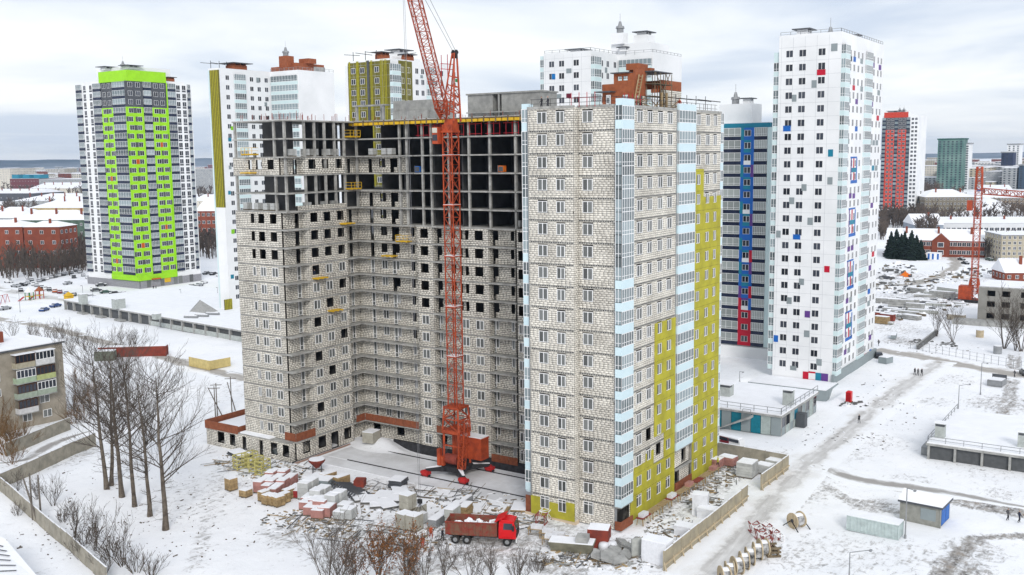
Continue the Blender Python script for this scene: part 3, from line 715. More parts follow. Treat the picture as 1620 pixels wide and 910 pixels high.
# far closing walls
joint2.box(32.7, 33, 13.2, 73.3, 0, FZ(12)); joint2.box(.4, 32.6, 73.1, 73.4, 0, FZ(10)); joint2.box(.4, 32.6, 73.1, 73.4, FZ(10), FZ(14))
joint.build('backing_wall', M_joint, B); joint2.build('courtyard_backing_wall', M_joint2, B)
bx.build('aerated_block', M_block, B, kind='stuff')
# black waterproofed base
bl = MB(); bl.box(17.0, 17.2, 14.4, 54, -1.6, .75); bl.box(17.0, 17.35, 54, 62, -.8, .25); bl.box(-1.25, -1.21, 61.3, 80, -.5, .12); bl.box(-1.2, 15, 61.1-.2, 60.97, -.6, .12)
bl.build('black_base', M_black, B)
# columns, inner walls of the open storeys
cn = MB(); ci = MB()
for k in sorted(open_b | {14, 12}):
    z0, z1 = FZ(k), FZ(k+1)-.22
    for y in (15.5, 19.6, 23.6, 27.2, 32.2, 36.4, 40.6, 44.3, 46.2, 49.6, 51.2):
        if k in open_b: cn.box(17.35, 17.75, y-.17, y+.17, z0, z1)
    for y in (15, 27.2, 33, 38.3, 44.3, 50.8, 56): ci.box(18.9, 25.5, y+.4, y+.62, z0, z1)
    ci.box(25.5, 25.8, 16, 34, z0, z1); ci.box(25.5, 25.8, 36.5, 60.5, z0, z1)
for k in (18, 17, 15, 14, 16):
    z0, z1 = FZ(k), FZ(k+1)-.22
    for x in (.2, 4.6, 7.0, 9.4, 11.8, 14.2, 17.4): cn.box(x, x+.38, 61.05, 61.4, z0, z1)
    for y in (63.6, 73.0): cn.box(.2, .55, y-.15, y+.22, z0, z1)
    ci.box(3.2, 3.5, 63.4, 69.4, z0, z1); ci.box(3.5, 4.4, 63.4, 63.7, z0, z1); ci.box(3.5, 6.5, 69.1, 69.4, z0, z1)
    ci.box(9.7, 14, 65.8, 66.1, z0, z1); ci.box(9.4, 9.65, 62.6, 65.8, z0, z1); ci.box(14.0, 14.3, 62.6, 68, z0, z1); ci.box(15.5, 24, 62.9, 63.2, z0, z1); ci.box(15.5, 15.8, 64, 69, z0, z1)
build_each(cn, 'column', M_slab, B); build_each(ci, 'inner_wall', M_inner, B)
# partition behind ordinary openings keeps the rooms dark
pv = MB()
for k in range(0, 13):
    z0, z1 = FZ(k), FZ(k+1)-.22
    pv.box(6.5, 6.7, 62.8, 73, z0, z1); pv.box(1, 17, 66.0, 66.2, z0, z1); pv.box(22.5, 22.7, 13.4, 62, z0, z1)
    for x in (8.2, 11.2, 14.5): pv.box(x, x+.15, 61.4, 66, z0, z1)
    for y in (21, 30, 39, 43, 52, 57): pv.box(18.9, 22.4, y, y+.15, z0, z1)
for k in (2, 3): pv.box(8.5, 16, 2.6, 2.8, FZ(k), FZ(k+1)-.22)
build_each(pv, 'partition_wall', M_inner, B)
# windows: the nearest 300 as parts
cam2 = Vector(CAM)
jobs = {}
for j in win_jobs: jobs.setdefault(j[7], []).append(j)
for nm, L_ in jobs.items():
    L_.sort(key=lambda j: (Vector(j[0].P(j[1], j[2]))-cam2).length)
    for j in L_[:296]: window(B, j[0], j[1], j[2], j[3], j[4], j[5], .05 if j[0] is FR or j[0] in (FL1, FL2) else .03, j[6], nm)
    if len(L_) > 296:
        m = MB()
        for j in L_[296:]:
            a, b, c, d = j[1]-j[3]/2, j[1]+j[3]/2, j[2], j[2]+j[4]; F = j[0]
            for q in ((a, b, c, c+.08), (a, b, d-.08, d), (a, a+.08, c, d), (b-.08, b, c, d), (j[1]-.04, j[1]+.04, c, d)): F.box(m, *q, -.05, .06, 0)
            F.box(m, a, b, c, d, -.04, .02, 1)
        m.build(nm+'_far', [M_white, M_glass], B, kind='stuff')
# ---- on the roof
rf = MB(); rf.box(-.3, 35, yM+.1, 12.8, ROOF, ROOF+.06); rf.box(.1, 32.9, 61.1, 73.2, ROOF, ROOF+.05); rf.box(17.4, 32.9, 13.3, 60.8, ROOF, ROOF+.05)
rf.build('roof_snow', M_snow, B)
# concrete lift houses
lh = MB()
lh.box(23, 30, 48.6, 57.0, ROOF+.06, ROOF+3.6); lh.box(22.6, 23, 48.9, 56.8, ROOF+.3, ROOF+1.8); lh.box(24, 24.4, 60.6, 61, ROOF, ROOF+3.2); lh.box(22, 23.4, 58.2, 66, ROOF+2.9, ROOF+3.15); lh.box(22.2, 22.6, 58.6, 59, ROOF, ROOF+2.9); lh.box(22.2, 22.6, 65, 65.4, ROOF, ROOF+2.9)
lh.box(24, 29, 36.0, 41.2, ROOF+.06, ROOF+4.0); lh.box(24, 29, 26.4, 34.2, ROOF+.06, ROOF+4.0); lh.box(23.7, 29.2, 26.2, 41.4, ROOF+4.0, ROOF+4.25); lh.box(23.2, 24, 26.4, 41.0, ROOF+.9, ROOF+1.1); lh.box(27, 29, 34.2, 34.6, ROOF, ROOF+4)
lh.box(23.8, 24, 34.5, 34.8, ROOF, ROOF+4.0)
lh.build('lift_house', mat('lift_house_concrete', (.30, .30, .28), .9, .15, .8, c2=(.20, .20, .19)), B)
fm = MB()
for i in range(19):
    y = 17.5+i*2.35
    fm.box(16.5, 17.6, y, y+2.1, ROOF-.75, ROOF-.3, 0); fm.box(16.4, 16.6, y+.9, y+1.1, ROOF-.9, ROOF+.1, 1)
fm.box(16.5, 16.75, 17, 62, ROOF-.24, ROOF-.08, 1)
fm.build('formwork_deck', [M_yellow, M_wood_d], B)
for i in range(9):
    m = MB(); y0 = 15.5+i*3.6; zb = FZ(18)
    for yy in (y0, y0+1.2, y0+2.4): m.tube((17.1, yy, zb), (17.1, yy, zb+2.2), .045, n=5)
    m.tube((17.1, y0, zb+1.9), (17.1, y0+2.9, zb+1.9), .04, n=5); m.tube((17.1, y0, zb+.3), (17.1, y0+2.9, zb+.3), .04, n=5)
    if y0 < 60: m.build('guard_rail', M_redrail, B)
# orange brick machine room on the right wing
mr = MB(); R0 = ROOF+.06
XA = 12.0; yc, ym_, ye = PX(1003, 130, XA)[1], PX(971, 130, XA)[1], PX(953, 130, XA)[1]; x1 = PY(1022, 130, yc)[0]; x2 = PY(1046, 130, yc)[0]; x3 = PY(1078, 130, yc)[0]
FX_ = Face('L', XA); FY2 = Face('R', yc)
for q in cells(yc, ym_, R0, R0+5.0, [(yc+1.0, yc+1.8, R0+4.0, R0+4.6), (ym_-1.3, ym_-.5, R0+4.0, R0+4.6), (yc+.9, yc+1.9, R0, R0+2.0)]): FX_.box(mr, *q, -.3, 0)
for q in cells(ym_, ye, R0, R0+3.6, [(ym_+.5, ym_+1.4, R0+.2, R0+2.1)]): FX_.box(mr, *q, -.3, 0)
FY2.box(mr, XA+.31, x1, R0+1.9, R0+5.6, -.3, 0); FY2.box(mr, x2, x3, R0+3.1, R0+4.5, -.3, 0); mr.box(x1, x2, yc+2.6, yc+2.9, R0, R0+5.2); mr.box(x3-.3, x3, yc+.31, yc+5, R0+3.1, R0+4.5)
mr.box(x1-.3, x1, yc+.31, yc+2.6, R0, R0+5.6); mr.box(x2, x2+.3, yc+.31, yc+2.6, R0+3.2, R0+4.4); mr.box(XA+2.2, XA+5.4, yc+.5, yc+2.4, R0+5.6, R0+6.5); mr.box(XA+6.2, XA+7.6, yc+.5, yc+1.6, R0+5.6, R0+6.1)
build_each(mr, 'orange_brick_wall', M_oran, B)
bb = Boxes()
masonry(bb, FY2, x2, x3-.1, R0, R0+3.05, [], bw=.6, bh=.28, gap=.06); masonry(bb, FY2, XA+.3, x1, R0, R0+1.85, [(13.5, 14.6, R0, R0+2)], bw=.6, bh=.28, gap=.06)
bb.build('machine_room_block', M_block, B, kind='stuff')
mm = MB(); mm.box(x2, x3-.02, yc+.02, yc+.3, R0, R0+3.08); mm.box(XA+.31, x1, yc+.02, yc+.3, R0, R0+1.88); build_each(mm, 'machine_room_backing', M_joint, B)
cp = MB(); cp.box(XA-.5, XA+3, yc+.6, ym_+.3, R0+5.0, R0+5.15); cp.box(x1-.4, x2+.9, yc-1.4, yc+3, R0+5.3, R0+5.45); cp.box(XA-1.6, XA+1.5, ym_-.3, ye+.5, R0+2.4, R0+2.55); build_each(cp, 'machine_room_roof', M_dgrey, B)
sf = MB()
for x in (x1-.2, (x1*2+x2)/3, (x1+x2*2)/3, x2+.4):
    for y in (yc-1.5, yc-.2): sf.tube((x, y, R0), (x, y, R0+5.2), .06, n=4)
for z in (R0+1.8, R0+3.6): sf.box(x1-.5, x2+.7, yc-1.6, yc-.1, z, z+.08)
for i_ in range(3): q_ = (x2-x1)/3; sf.bar((x1+q_*i_, yc-1.5, R0+1.8*i_), (x1+q_*(i_+1), yc-1.5, R0+1.8*(i_+1)), .08); sf.bar((x1+q_*(i_+1), yc-1.5, R0+3.6-1.8*(i_ % 2)), (x1+q_*i_, yc-1.5, R0+5.2-1.8*(i_ % 2)), .08)
sf.build('scaffold', M_wood_d, B)
lad = MB()
for s_ in (0, .55):
    lad.bar((9.5+s_*2, yc-1.2, R0+.2), (13.2+s_*2, yc-.2, R0+4.8), .14)
for i in range(10):
    t = i/10+.05; lad.bar((9.5+3.7*t, yc-1.2+1.0*t, R0+.2+4.6*t), (10.6+3.7*t, yc-1.2+1.0*t, R0+.2+4.6*t), .09)
for i in range(16): x = 6+i*1.0+rng.uniform(-.3, .3); lad.bar((x, 1.2+rng.uniform(0, 1.5), R0+rng.uniform(.1, 1)), (x+rng.uniform(1, 4), 1.2+rng.uniform(0, 2), R0+rng.uniform(.1, 1.6)), .1)
for x in (17.0, 18.6): lad.box(x, x+.25, 1.4, 1.65, R0, R0+2.4)
lad.build('timber_ladder', M_wood, B)
gr = MB()
for i in range(24):
    x = -.2+i*1.5; gr.tube((x, .5, ROOF), (x, .5, ROOF+1.25), .03, n=4)
for z in (.6, 1.2): gr.tube((-.2, .5, ROOF+z), (35.2, .5, ROOF+z), .028, n=4)
for i in range(9): y = .6+i*1.5; gr.tube((-.4, y, ROOF), (-.4, y, ROOF+1.25), .03, n=4)
for z in (.6, 1.2): gr.tube((-.4, .6, ROOF+z), (-.4, 12.8, ROOF+z), .028, n=4)
for x, yb in ((24, 2.5), (28, 2.5), (31.5, 2.5), (34, 2)): 
    gr.tube((x, yb, ROOF), (x, yb, ROOF+2.6), .05, n=5); gr.bar((x-3.0, yb, ROOF+2.0), (x+2.2, yb-1.6, ROOF+1.75), .12)
gr.build('roof_railing', M_crane_d, B)
rr = MB()
for i in range(10):
    x = -.2+i*1.2; 
    if 3 < i < 9: rr.tube((x+1, 1.6, ROOF), (x+1, 1.6, ROOF+1.9), .05, n=5); rr.tube((x+1, 1.6, ROOF+1.2), (x+2.2, 1.6, ROOF+1.2), .04, n=5)
for y in (3, 4.2, 5.4, 6.6): rr.tube((0, y, ROOF), (0, y, ROOF+1.9), .05, n=5)
rr.tube((0, 2.6, ROOF+1.2), (0, 7, ROOF+1.2), .05, n=5)
rr.build('red_stanchion', M_redrail, B)
# rebar starters along the left wing roof
rb = MB()
for i in range(46):
    x = .3+rng.random()*17; rb.tube((x, 61.2+rng.random()*11, ROOF), (x, 61.2+rng.random()*.2, ROOF+1.0), .02, n=3) if False else rb.bar((x, 61.3+(i % 5)*2.6, ROOF), (x, 61.3+(i % 5)*2.6, ROOF+rng.uniform(.7, 1.6)), .05)
for i in range(30): y = 14+rng.random()*46; rb.bar((18, y, ROOF), (18, y, ROOF+rng.uniform(.4, 1.0)), .05)
rb.build('rebar_starter', M_rust, B)

# ---- hanging work platforms: things that rest on the building
def platform(loc, rz, label, w=2.6, rail=True):
    t = thing('work_platform', label, 'work platform', loc, rz, 'yellow loading platforms hooked on the unfinished block', world=False)
    d = MB(); d.box(-w/2, w/2, -1.3, .2, -.08, .06)
    for x in (-w/2+.2, 0, w/2-.2): d.box(x-.06, x+.06, -1.35, .3, -.2, -.08)
    d.build('deck', M_yellow, t)
    if rail:
        r = MB()
        for x in (-w/2, -w/6, w/6, w/2): r.bar((x, -1.28, .06), (x, -1.28, 1.05), .06)
        for z in (.55, 1.05): r.bar((-w/2, -1.28, z), (w/2, -1.28, z), .06); r.bar((-w/2, -1.28, z), (-w/2, .1, z), .06); r.bar((w/2, -1.28, z), (w/2, .1, z), .06)
        r.build('railing', M_yellow, t)
for (F, px, y, k, lab, rl) in [
  (FE, 400, 244, 16, 'yellow loading platform at the left end of the top built storey', 1), (FE, 398, 273, 15, 'yellow loading platform low on the gable beside the far left column', 0),
  (FI, 553, 216, 17, 'yellow platform with brown crates on the open storey under the roof', 1), (FI, 555, 298, 15, 'yellow railed platform near the inner corner between open storeys', 1),
  (FI, 545, 353, 12, 'yellow platform below the window next to the inner corner', 0), (FI, 502, 439, 9, 'yellow platform with a worker standing in the opening behind', 0),
  (FI, 526, 490, 8, 'yellow platform hanging lowest on the left wing', 0), (FB, 643, 381, 11, 'yellow platform on the courtyard wall left of the crane', 1),
  (FB, 620, 404, 11, 'yellow platform hung under the pallet opening beside the inner corner', 0)]:
    u = F.su(px, y); zz = F.sz(px, y)
    platform(F.P(u, zz, .1), F.rz(), lab, rail=rl)
# pallets of blocks on the open storeys
PAL = None
def pallet(loc, rz, label, mt=M_grayb, size=(1.2, 1.0, 1.25), group='pallets of grey blocks on the open storeys', snow=False, nx=2, nz=2, cat='pallet of blocks'):
    t = thing('block_pallet', label, cat, loc, rz, group, world=False)
    a, b, h = size; m = MB(); g = .06
    for i in range(nx):
        for j in range(nz): m.box(-a/2+a*i/nx+g, -a/2+a*(i+1)/nx-g/2, -b/2, b/2, .14+(h-.14)*j/nz+g/2, .14+(h-.14)*(j+1)/nz)
    m.build('block_pack', mt, t)
    w_ = MB()
    for y in (-b/2+.05, -.05, b/2-.15): w_.box(-a/2, a/2, y, y+.1, 0, .1)
    w_.box(-a/2, a/2, -b/2, b/2, .1, .13); w_.build('pallet', M_wood_d, t)
    if snow: s = MB(); s.box(-a/2+.06, a/2-.06, -b/2+.06, b/2-.06, h, h+.09); s.build('snow_cap', M_snow, t)
    return t
for i, (X, Y, k) in enumerate([(1.5, 72, 14), (1.4, 69.2, 14), (1.2, 66.8, 14), (1.5, 65.4, 14), (6, 62.3, 14), (10, 62.4, 14), (12.6, 62.4, 14), (3, 62.3, 17), (6, 62.3, 17), (8.2, 62.4, 17), (11, 62.3, 17), (13.2, 62.4, 17), (18.2, 58, 17), (18.2, 55, 17), (18.2, 53.6, 17), (19, 26, 14), (19, 24.6, 14), (19, 26.2, 17), (19, 24.8, 17), (19, 25, 13), (19, 27.6, 13)]):
    pallet((X, Y, FZ(k)), 0, {14: 'grey block pallet on the lower open storey', 17: 'grey block pallet on the second storey from the top', 13: 'grey block pallet in the lowest open storey'}[k]+(', left wing, ' if Y > 60 else ', courtyard side, ')+ORD[i]+' from the gable')
for (px, y, mt, lab) in [(661, 265, M_blue, 'blue cabinet on an open storey left of the crane mast'), (793, 263, mat('orange_cover', (.75, .17, .01)), 'orange cabinet on an open storey right of the crane mast')]:
    P = PX(px, y+4, 17.6); t = thing('tool_cabinet', lab, 'cabinet', (17.9, P[1], FZ(16)))
    m = MB(); m.box(17.5, 18.3, P[1]-.5, P[1]+.5, FZ(16)+.1, FZ(16)+1.1); m.build('cabinet_body', mt, t); m = MB(); m.box(17.45, 17.5, P[1]-.42, P[1]+.42, FZ(16)+.2, FZ(16)+1.0); m.box(17.5, 18.3, P[1]+.55, P[1]+.7, FZ(16), FZ(16)+1.2); m.build('door', M_dgrey, t)
# ============================================================ the orange crane in the courtyard
def lattice(mb, c0, c1, w0, w1, panels, r, rd, updir=None, style='x', start=0):
    # four chords from c0 to c1, braced on the four sides
    c0 = Vector(c0); c1 = Vector(c1); ax = (c1-c0).normalized()
    u = updir if updir is not None else Vector((0, 1, 0))
    u = (u-ax*u.dot(ax)).normalized(); v = ax.cross(u).normalized()
    def corner(t, i):
        w = (w0+(w1-w0)*t)/2; sx, sy = ((-1, -1), (1, -1), (1, 1), (-1, 1))[i]
        return c0+(c1-c0)*t+u*(sx*w)+v*(sy*w)
    for i in range(4): mb.bar(corner(0, i), corner(1, i), r)
    for k in range(panels):
        t0, t1 = k/panels, (k+1)/panels
        for i in range(4):
            j = (i+1) % 4
            mb.bar(corner(t0, i), corner(t0, j), rd)
            if (k+i) % 2: mb.bar(corner(t0, i), corner(t1, j), rd)
            else: mb.bar(corner(t0, j), corner(t1, i), rd)
            if style == 'x': 
                if (k+i) % 2: mb.bar(corner(t0, j), corner(t1, i), rd*.8)
    for i in range(4): mb.bar(corner(1, i), corner(1, (i+1) % 4), rd)
CX, CY = 8.4, 33.2
K = thing('tower_crane', 'tall orange lattice crane on a black four-legged carriage in the courtyard', 'crane', (CX, CY, 0))
m = MB()
lattice(m, (CX, CY, 11), (CX, CY, 56.0), 1.75, 1.75, 22, .16, .065)
m.build('mast', M_crane, K)
m = MB()
for z in (19.5, 27.5, 35.5, 43.5, 51.2): m.box(CX-1.0, CX+1.0, CY-1.0, CY+1.0, z, z+.18)
m.build('mast_collar', M_crane, K, label='mast collars dusted with snow')
m = MB()
for z in (19.68, 27.68, 35.68, 43.68, 51.38): m.box(CX-.98, CX+.98, CY-.98, CY+.98, z, z+.05)
m.build('mast_snow', M_snow, K)
m = MB()
lattice(m, (CX, CY, 7.6), (CX, CY, 11.4), 3.2, 2.7, 2, .26, .13)
m.box(CX-1.7, CX+1.7, CY-1.7, CY+1.7, 7.2, 7.7); m.box(CX-1.5, CX+1.5, CY-1.5, CY+1.5, 11.2, 11.5)
for sx in (-1, 1):
    for sy in (-1, 1): m.bar((CX+sx*1.5, CY+sy*1.5, 1.9), (CX+sx*1.45, CY+sy*1.45, 7.3), .32)
m.bar((CX-1.5, CY-1.5, 2.6), (CX-1.5, CY+1.5, 2.6), .22); m.bar((CX-1.5, CY-1.5, 5.2), (CX-1.5, CY+1.5, 5.2), .22); m.bar((CX-1.5, CY-1.5, 5.2), (CX+1.5, CY-1.5, 5.2), .22)
m.build('portal', M_crane, K)
m = MB(); lattice(m, (CX-1.9, CY-2.3, 1.9), (CX-.9, CY-2.3, 9.6), .9, .9, 9, .11, .06); m.build('stair_tower', M_crane, K)
m = MB(); m.box(CX-2.3, CX-1.6, CY+1.7, CY+2.3, 1.9, 4.6); m.box(CX-2.2, CX-1.6, CY+1.1, CY+1.68, 1.9, 3.4); m.build('motor_cabinet', M_crane, K)
m = MB(); m.box(CX+1.3, CX+3.4, CY-3.9, CY+1.9, 2.6, 6.2); m.box(CX+1.2, CX+3.5, CY-4.0, CY+2.0, 6.0, 6.12)
m.build('counterweight_box', M_crane, K)
m = MB(); m.box(CX+1.3, CX+3.4, CY-3.9, CY+1.9, 6.2, 6.32); m.build('counterweight_snow', M_snow, K)
m = MB(); m.tube((CX-1.1, CY-1.2, 2.9), (CX-1.1, CY+1.2, 2.9), .85, n=14); m.build('winch_drum', M_rust, K)
m = MB(); m.tube((CX, CY, 1.15), (CX, CY, 1.9), 2.3, n=24); m.build('slewing_ring', M_crane_d, K)
m = MB()
pads = [(4.9, 36.9), (5.0, 29.4), (12.4, 29.6), (12.2, 36.8)]
for x, y in pads:
    d = Vector((x-CX, y-CY, 0)).normalized(); n_ = Vector((-d.y, d.x, 0)); a = Vector((CX, CY, 0))+d*1.2; b = Vector((x, y, 0))
    vs = []
    for c, wd_, zb, zt in ((a, .55, .75, 1.75), (b, .28, 1.05, 1.45)):
        for s_ in (-1, 1): vs += [c+n_*(wd_*s_)+Vector((0, 0, zb)), c+n_*(wd_*s_)+Vector((0, 0, zt))]
    m.add(vs, [(0, 2, 3, 1), (4, 5, 7, 6), (0, 1, 5, 4), (2, 6, 7, 3), (1, 3, 7, 5), (0, 4, 6, 2)])
m.build('outrigger', M_crane_d, K)
m = MB()
for x, y in pads:
    d = Vector((x-CX, y-CY, 0)).normalized(); n_ = Vector((-d.y, d.x, 0)); a = Vector((CX, CY, 0))+d*2.6; b = Vector((x, y, 0))
    m.add([a-n_*.36+Vector((0, 0, 1.70)), a+n_*.36+Vector((0, 0, 1.70)), b+n_*.2+Vector((0, 0, 1.47)), b-n_*.2+Vector((0, 0, 1.47)), a-n_*.36+Vector((0, 0, 1.78)), a+n_*.36+Vector((0, 0, 1.78)), b+n_*.2+Vector((0, 0, 1.53)), b-n_*.2+Vector((0, 0, 1.53))], BOXF.tolist())
build_each(m, 'outrigger_snow', M_snow, K)
for x, y in pads:
    m = MB(); m.tube((x, y-.55, .62), (x, y+.55, .62), .5, n=10); m.box(x-.35, x+.35, y-.85, y+.85, .55, 1.0); m.box(x-.25, x+.25, y-.3, y+.3, 1.0, 1.2)
    o = m.build('bogie', mat('bogie_red', (.45, .02, .02), .6), K); q = MB()
    for dy in (-.55, .55): q.tube((x-.2, y+dy, .33), (x+.2, y+dy, .33), .28, n=10)
    q.build('wheel', M_crane_d, o)
# head, cab, strut, jib
HZ = 57.0
m = MB(); m.box(CX-1.0, CX+1.0, CY-1.1, CY+1.1, HZ-2.2, HZ-1.9)
m.add([(CX-.85, CY-.95, HZ-1.9), (CX+.85, CY-.95, HZ-1.9), (CX+.85, CY+.95, HZ-1.9), (CX-.85, CY+.95, HZ-1.9), (CX-.5, CY-1.0, HZ-.1), (CX+.5, CY-1.0, HZ-.1), (CX+.4, CY+.7, HZ-.2), (CX-.5, CY+.7, HZ-.2)], BOXF.tolist())
m.build('crane_head', M_crane, K)
m = MB(); m.box(CX-1.7, CX-.5, CY+1.15, CY+2.3, HZ-3.9, HZ-1.3); cab = m.build('cab', M_crane, K, label='orange operator cab with pale roof panel')
m = MB(); m.box(CX-1.78, CX-1.7, CY+1.3, CY+2.2, HZ-2.2, HZ-1.45); m.build('cab_panel', mat('cab_cream', (.62, .60, .52)), cab)
m = MB(); m.box(CX-1.77, CX-1.7, CY+1.3, CY+2.2, HZ-3.4, HZ-2.5); m.build('cab_window', M_glassd, cab)
# strut ('A' frame) behind the jib
apex = Vector((CX+1.0, CY-.35, 66.9)); m = MB()
for sx, sy in ((-.9, -1.15), (.9, -1.15)): m.bar((CX+sx, CY+sy-.2, HZ-.5), apex+Vector((sx*.35, -.15, 0)), .22)
for sx, sy in ((-.9, .9), (.9, .9)): m.bar((CX+sx, CY+sy, HZ+.5), apex+Vector((sx*.35, .25, 0)), .20)
for t in (.12, .24, .36, .5, .64):
    a = Vector((CX, CY-1.35, HZ-.5)).lerp(apex+Vector((0, -.15, 0)), t); b = Vector((CX, CY+.9, HZ+.5)).lerp(apex+Vector((0, .25, 0)), t)
    w0 = .9*(1-t)+.3*t
    for s_ in (-1, 1): m.bar(a+Vector((s_*w0, 0, 0)), b+Vector((s_*w0, 0, 0)), .14)
    m.bar(a+Vector((-w0, 0, 0)), a+Vector((w0, 0, 0)), .14)
    if t < .5:
        t2 = t+.12; a2 = Vector((CX, CY-1.35, HZ-.5)).lerp(apex, t2); b2 = Vector((CX, CY+.9, HZ+.5)).lerp(apex, t2)
        for s_ in (-1, 1): m.bar(a+Vector((s_*w0, 0, 0)), b2+Vector((s_*w0, 0, 0)), .09); m.bar(b+Vector((s_*w0, 0, 0)), a2+Vector((s_*w0, 0, 0)), .09)
m.build('tail_strut', M_crane, K)
m = MB()
for s_ in (-.3, .3): m.tube(apex+Vector((-.1, s_-.15, .1)), apex+Vector((.1, s_+.15, .1)), .32, n=10); m.box(apex.x-.2, apex.x+.2, apex.y+s_-.12, apex.y+s_+.12, apex.z-.8, apex.z+.5)
m.build('sheave', M_crane_d, K)
m = MB()
for z in (HZ+7.4, HZ+8.2): m.bar((CX+.8, CY-.2, z), (CX+1.0, CY+2.4, z+.3), .1)
for y in (1.0, 2.2): m.bar((CX+.9, CY+y, HZ+4), (CX+.9, CY+y, HZ+9.8), .08)
m.build('service_ladder', M_redrail, K)
JB = Vector((CX-1.0, CY+.4, HZ+.2)); TIP = Vector((-11.9, 25.1, 77.9))
m = MB(); ax = (TIP-JB).normalized(); sidev = ax.cross(Vector((0, 0, 1))).normalized()
lattice(m, JB, JB+ax*2.6, .9, 1.65, 2, .22, .12, sidev)
lattice(m, JB+ax*2.6, JB+ax*((TIP-JB).length-2), 1.6, 1.45, 19, .15, .06, sidev); lattice(m, JB+ax*((TIP-JB).length-2), TIP, 1.5, .5, 2, .2, .1, sidev)
m.build('jib', M_crane, K)
m = MB()
for s_ in (-.45, .45): m.tube(apex+Vector((0, s_*.6, .2)), TIP+sidev*s_, .035, n=4, caps=False)
m.build('pendant_cable', M_cable, K)
LX, LY = -12.0, 24.4
m = MB()
for s_ in (-.22, .22): m.tube((TIP.x+s_*.5, TIP.y+s_, TIP.z-.3), (LX+s_*.5, LY+s_, 3.4), .032, n=4, caps=False)
m.build('hoist_cable', M_cable, K)
m = MB(); m.box(LX-.2, LX+.2, LY-.3, LY+.3, 3.0, 3.6)
for a, b in ((-.9, -.5), (.9, -.5), (.9, .5), (-.9, .5)): m.bar((LX, LY, 3.0), (LX+a, LY+b, 1.45), .05)
m.build('hook_block', M_crane_d, K)
t = thing('concrete_counterblock', 'white concrete block hanging just off the snow on the crane hook', 'concrete block', (LX, LY, .25))
m = MB(); 
for i in range(3): m.box(LX-1.0+i*.67, LX-1.0+i*.67+.62, LY-.55, LY+.55, .3, 1.5)
m.box(LX-1.05, LX+1.05, LY-.6, LY+.6, .2, .34); m.build('block_body', M_grayb, t); m = MB(); m.box(LX-1, LX+1, LY-.55, LY+.55, 1.5, 1.6); m.build('snow_cap', M_snow, t)
for X, Y0, Y1 in ((4.95, 12, 54), (12.3, 12, 54)):
    t = MB(); t.box(X-.06, X+.06, Y0, Y1, .04, .17); t.build('crane_rail', M_crane_d, label=('steel crane rail along the front of the courtyard slab' if X < 8 else 'steel crane rail nearer the courtyard wall'), cat='rail', group='crane rails')

# ============================================================ clad towers around
def roofcap(root, x0, x1, y0, y1, z, mt=M_cladw, snow=True, par=.9):
    m = MB()
    m.box(x0, x1, y0, y0+.25, z, z+par); m.box(x0, x1, y1-.25, y1, z, z+par); m.box(x0, x0+.25, y0+.25, y1-.25, z, z+par); m.box(x1-.25, x1, y0+.25, y1-.25, z, z+par)
    m.build('parapet', mt, root)
    if snow: m = MB(); m.box(x0+.26, x1-.26, y0+.26, y1-.26, z, z+.15); m.build('roof_snow', M_snow, root)
def rail_line(mb, pts, z, h=1.0, step=2.0):
    for a, b in zip(pts, pts[1:]):
        L = math.dist(a, b); n = max(1, int(L/step))
        for i in range(n+1):
            t = i/n; mb.bar((a[0]+(b[0]-a[0])*t, a[1]+(b[1]-a[1])*t, z), (a[0]+(b[0]-a[0])*t, a[1]+(b[1]-a[1])*t, z+h), .09)
        mb.bar((*a, z+h), (*b, z+h), .08); mb.bar((*a, z+h*.5), (*b, z+h*.5), .06)
def vent(root, x, y, z, mt, w=2.6, h=1.6, cap=True):
    m = MB(); m.box(x-w/2, x+w/2, y-w*.35, y+w*.35, z, z+h-.5)
    for sx in (-1, 0, 1): m.box(x+sx*w*.4-.15, x+sx*w*.4+.15, y-w*.35, y+w*.35, z+h-.5, z+h)
    m.build('vent_shaft', mt, root)
    if cap: m = MB(); m.box(x-w*.75, x+w*.75, y-w*.6, y+w*.6, z+h, z+h+.22); m.build('vent_cap', M_dgrey, root)
def finial(root, x, y, z):
    m = MB(); m.tube((x, y, z), (x, y, z+1.2), .9, n=10); m.tube((x, y, z+1.2), (x, y, z+1.8), 1.2, 1.0, n=10); m.tube((x, y, z+1.8), (x, y, z+3), .6, .3, n=8); m.tube((x, y, z+3), (x, y, z+5), .05, n=4)
    m.build('roof_cowl', M_ral, root)
def far_windows(root, F, us, z0, fh, n, w=1.5, h=1.5, sill=.9, cap=300, gl='dark_window_glass', skip=(), name='window'):
    me = rawmesh(_win_far(w, h), 'far_window', [M_white, bpy.data.materials[gl]]); c = 0
    for k in range(n):
        for u in us:
            if (k, round(u, 1)) in skip: continue
            placed(root, name, me, F, u, z0+fh*k+sill); c += 1
def _win_far(w, h):
    f = MB(); fr = .07; d = .05
    f.box(-w/2, w/2, -d, .02, 0, fr); f.box(-w/2, w/2, -d, .02, h-fr, h); f.box(-w/2, -w/2+fr, -d, .02, fr, h-fr); f.box(w/2-fr, w/2, -d, .02, fr, h-fr)
    if w > 1.0: f.box(-fr/2, fr/2, -d, .02, fr, h-fr)
    f.add([(-w/2, -.015, 0), (w/2, -.015, 0), (w/2, -.015, h), (-w/2, -.015, h)], [(0, 1, 2, 3)], 1)
    return f
def seams(root, F, a, b, z0, z1, fh, step=2.6, mt=None):
    m = MB(); z = z0+fh
    while z < z1: F.box(m, a, b, z, z+.045, -.02, .012); z += fh
    u = min(a, b)+step
    while u < max(a, b): F.box(m, u, u+.045, z0, z1, -.02, .010); u += step
    m.build('panel_seam', mt or mat('panel_seam', (.52, .54, .56)), root)
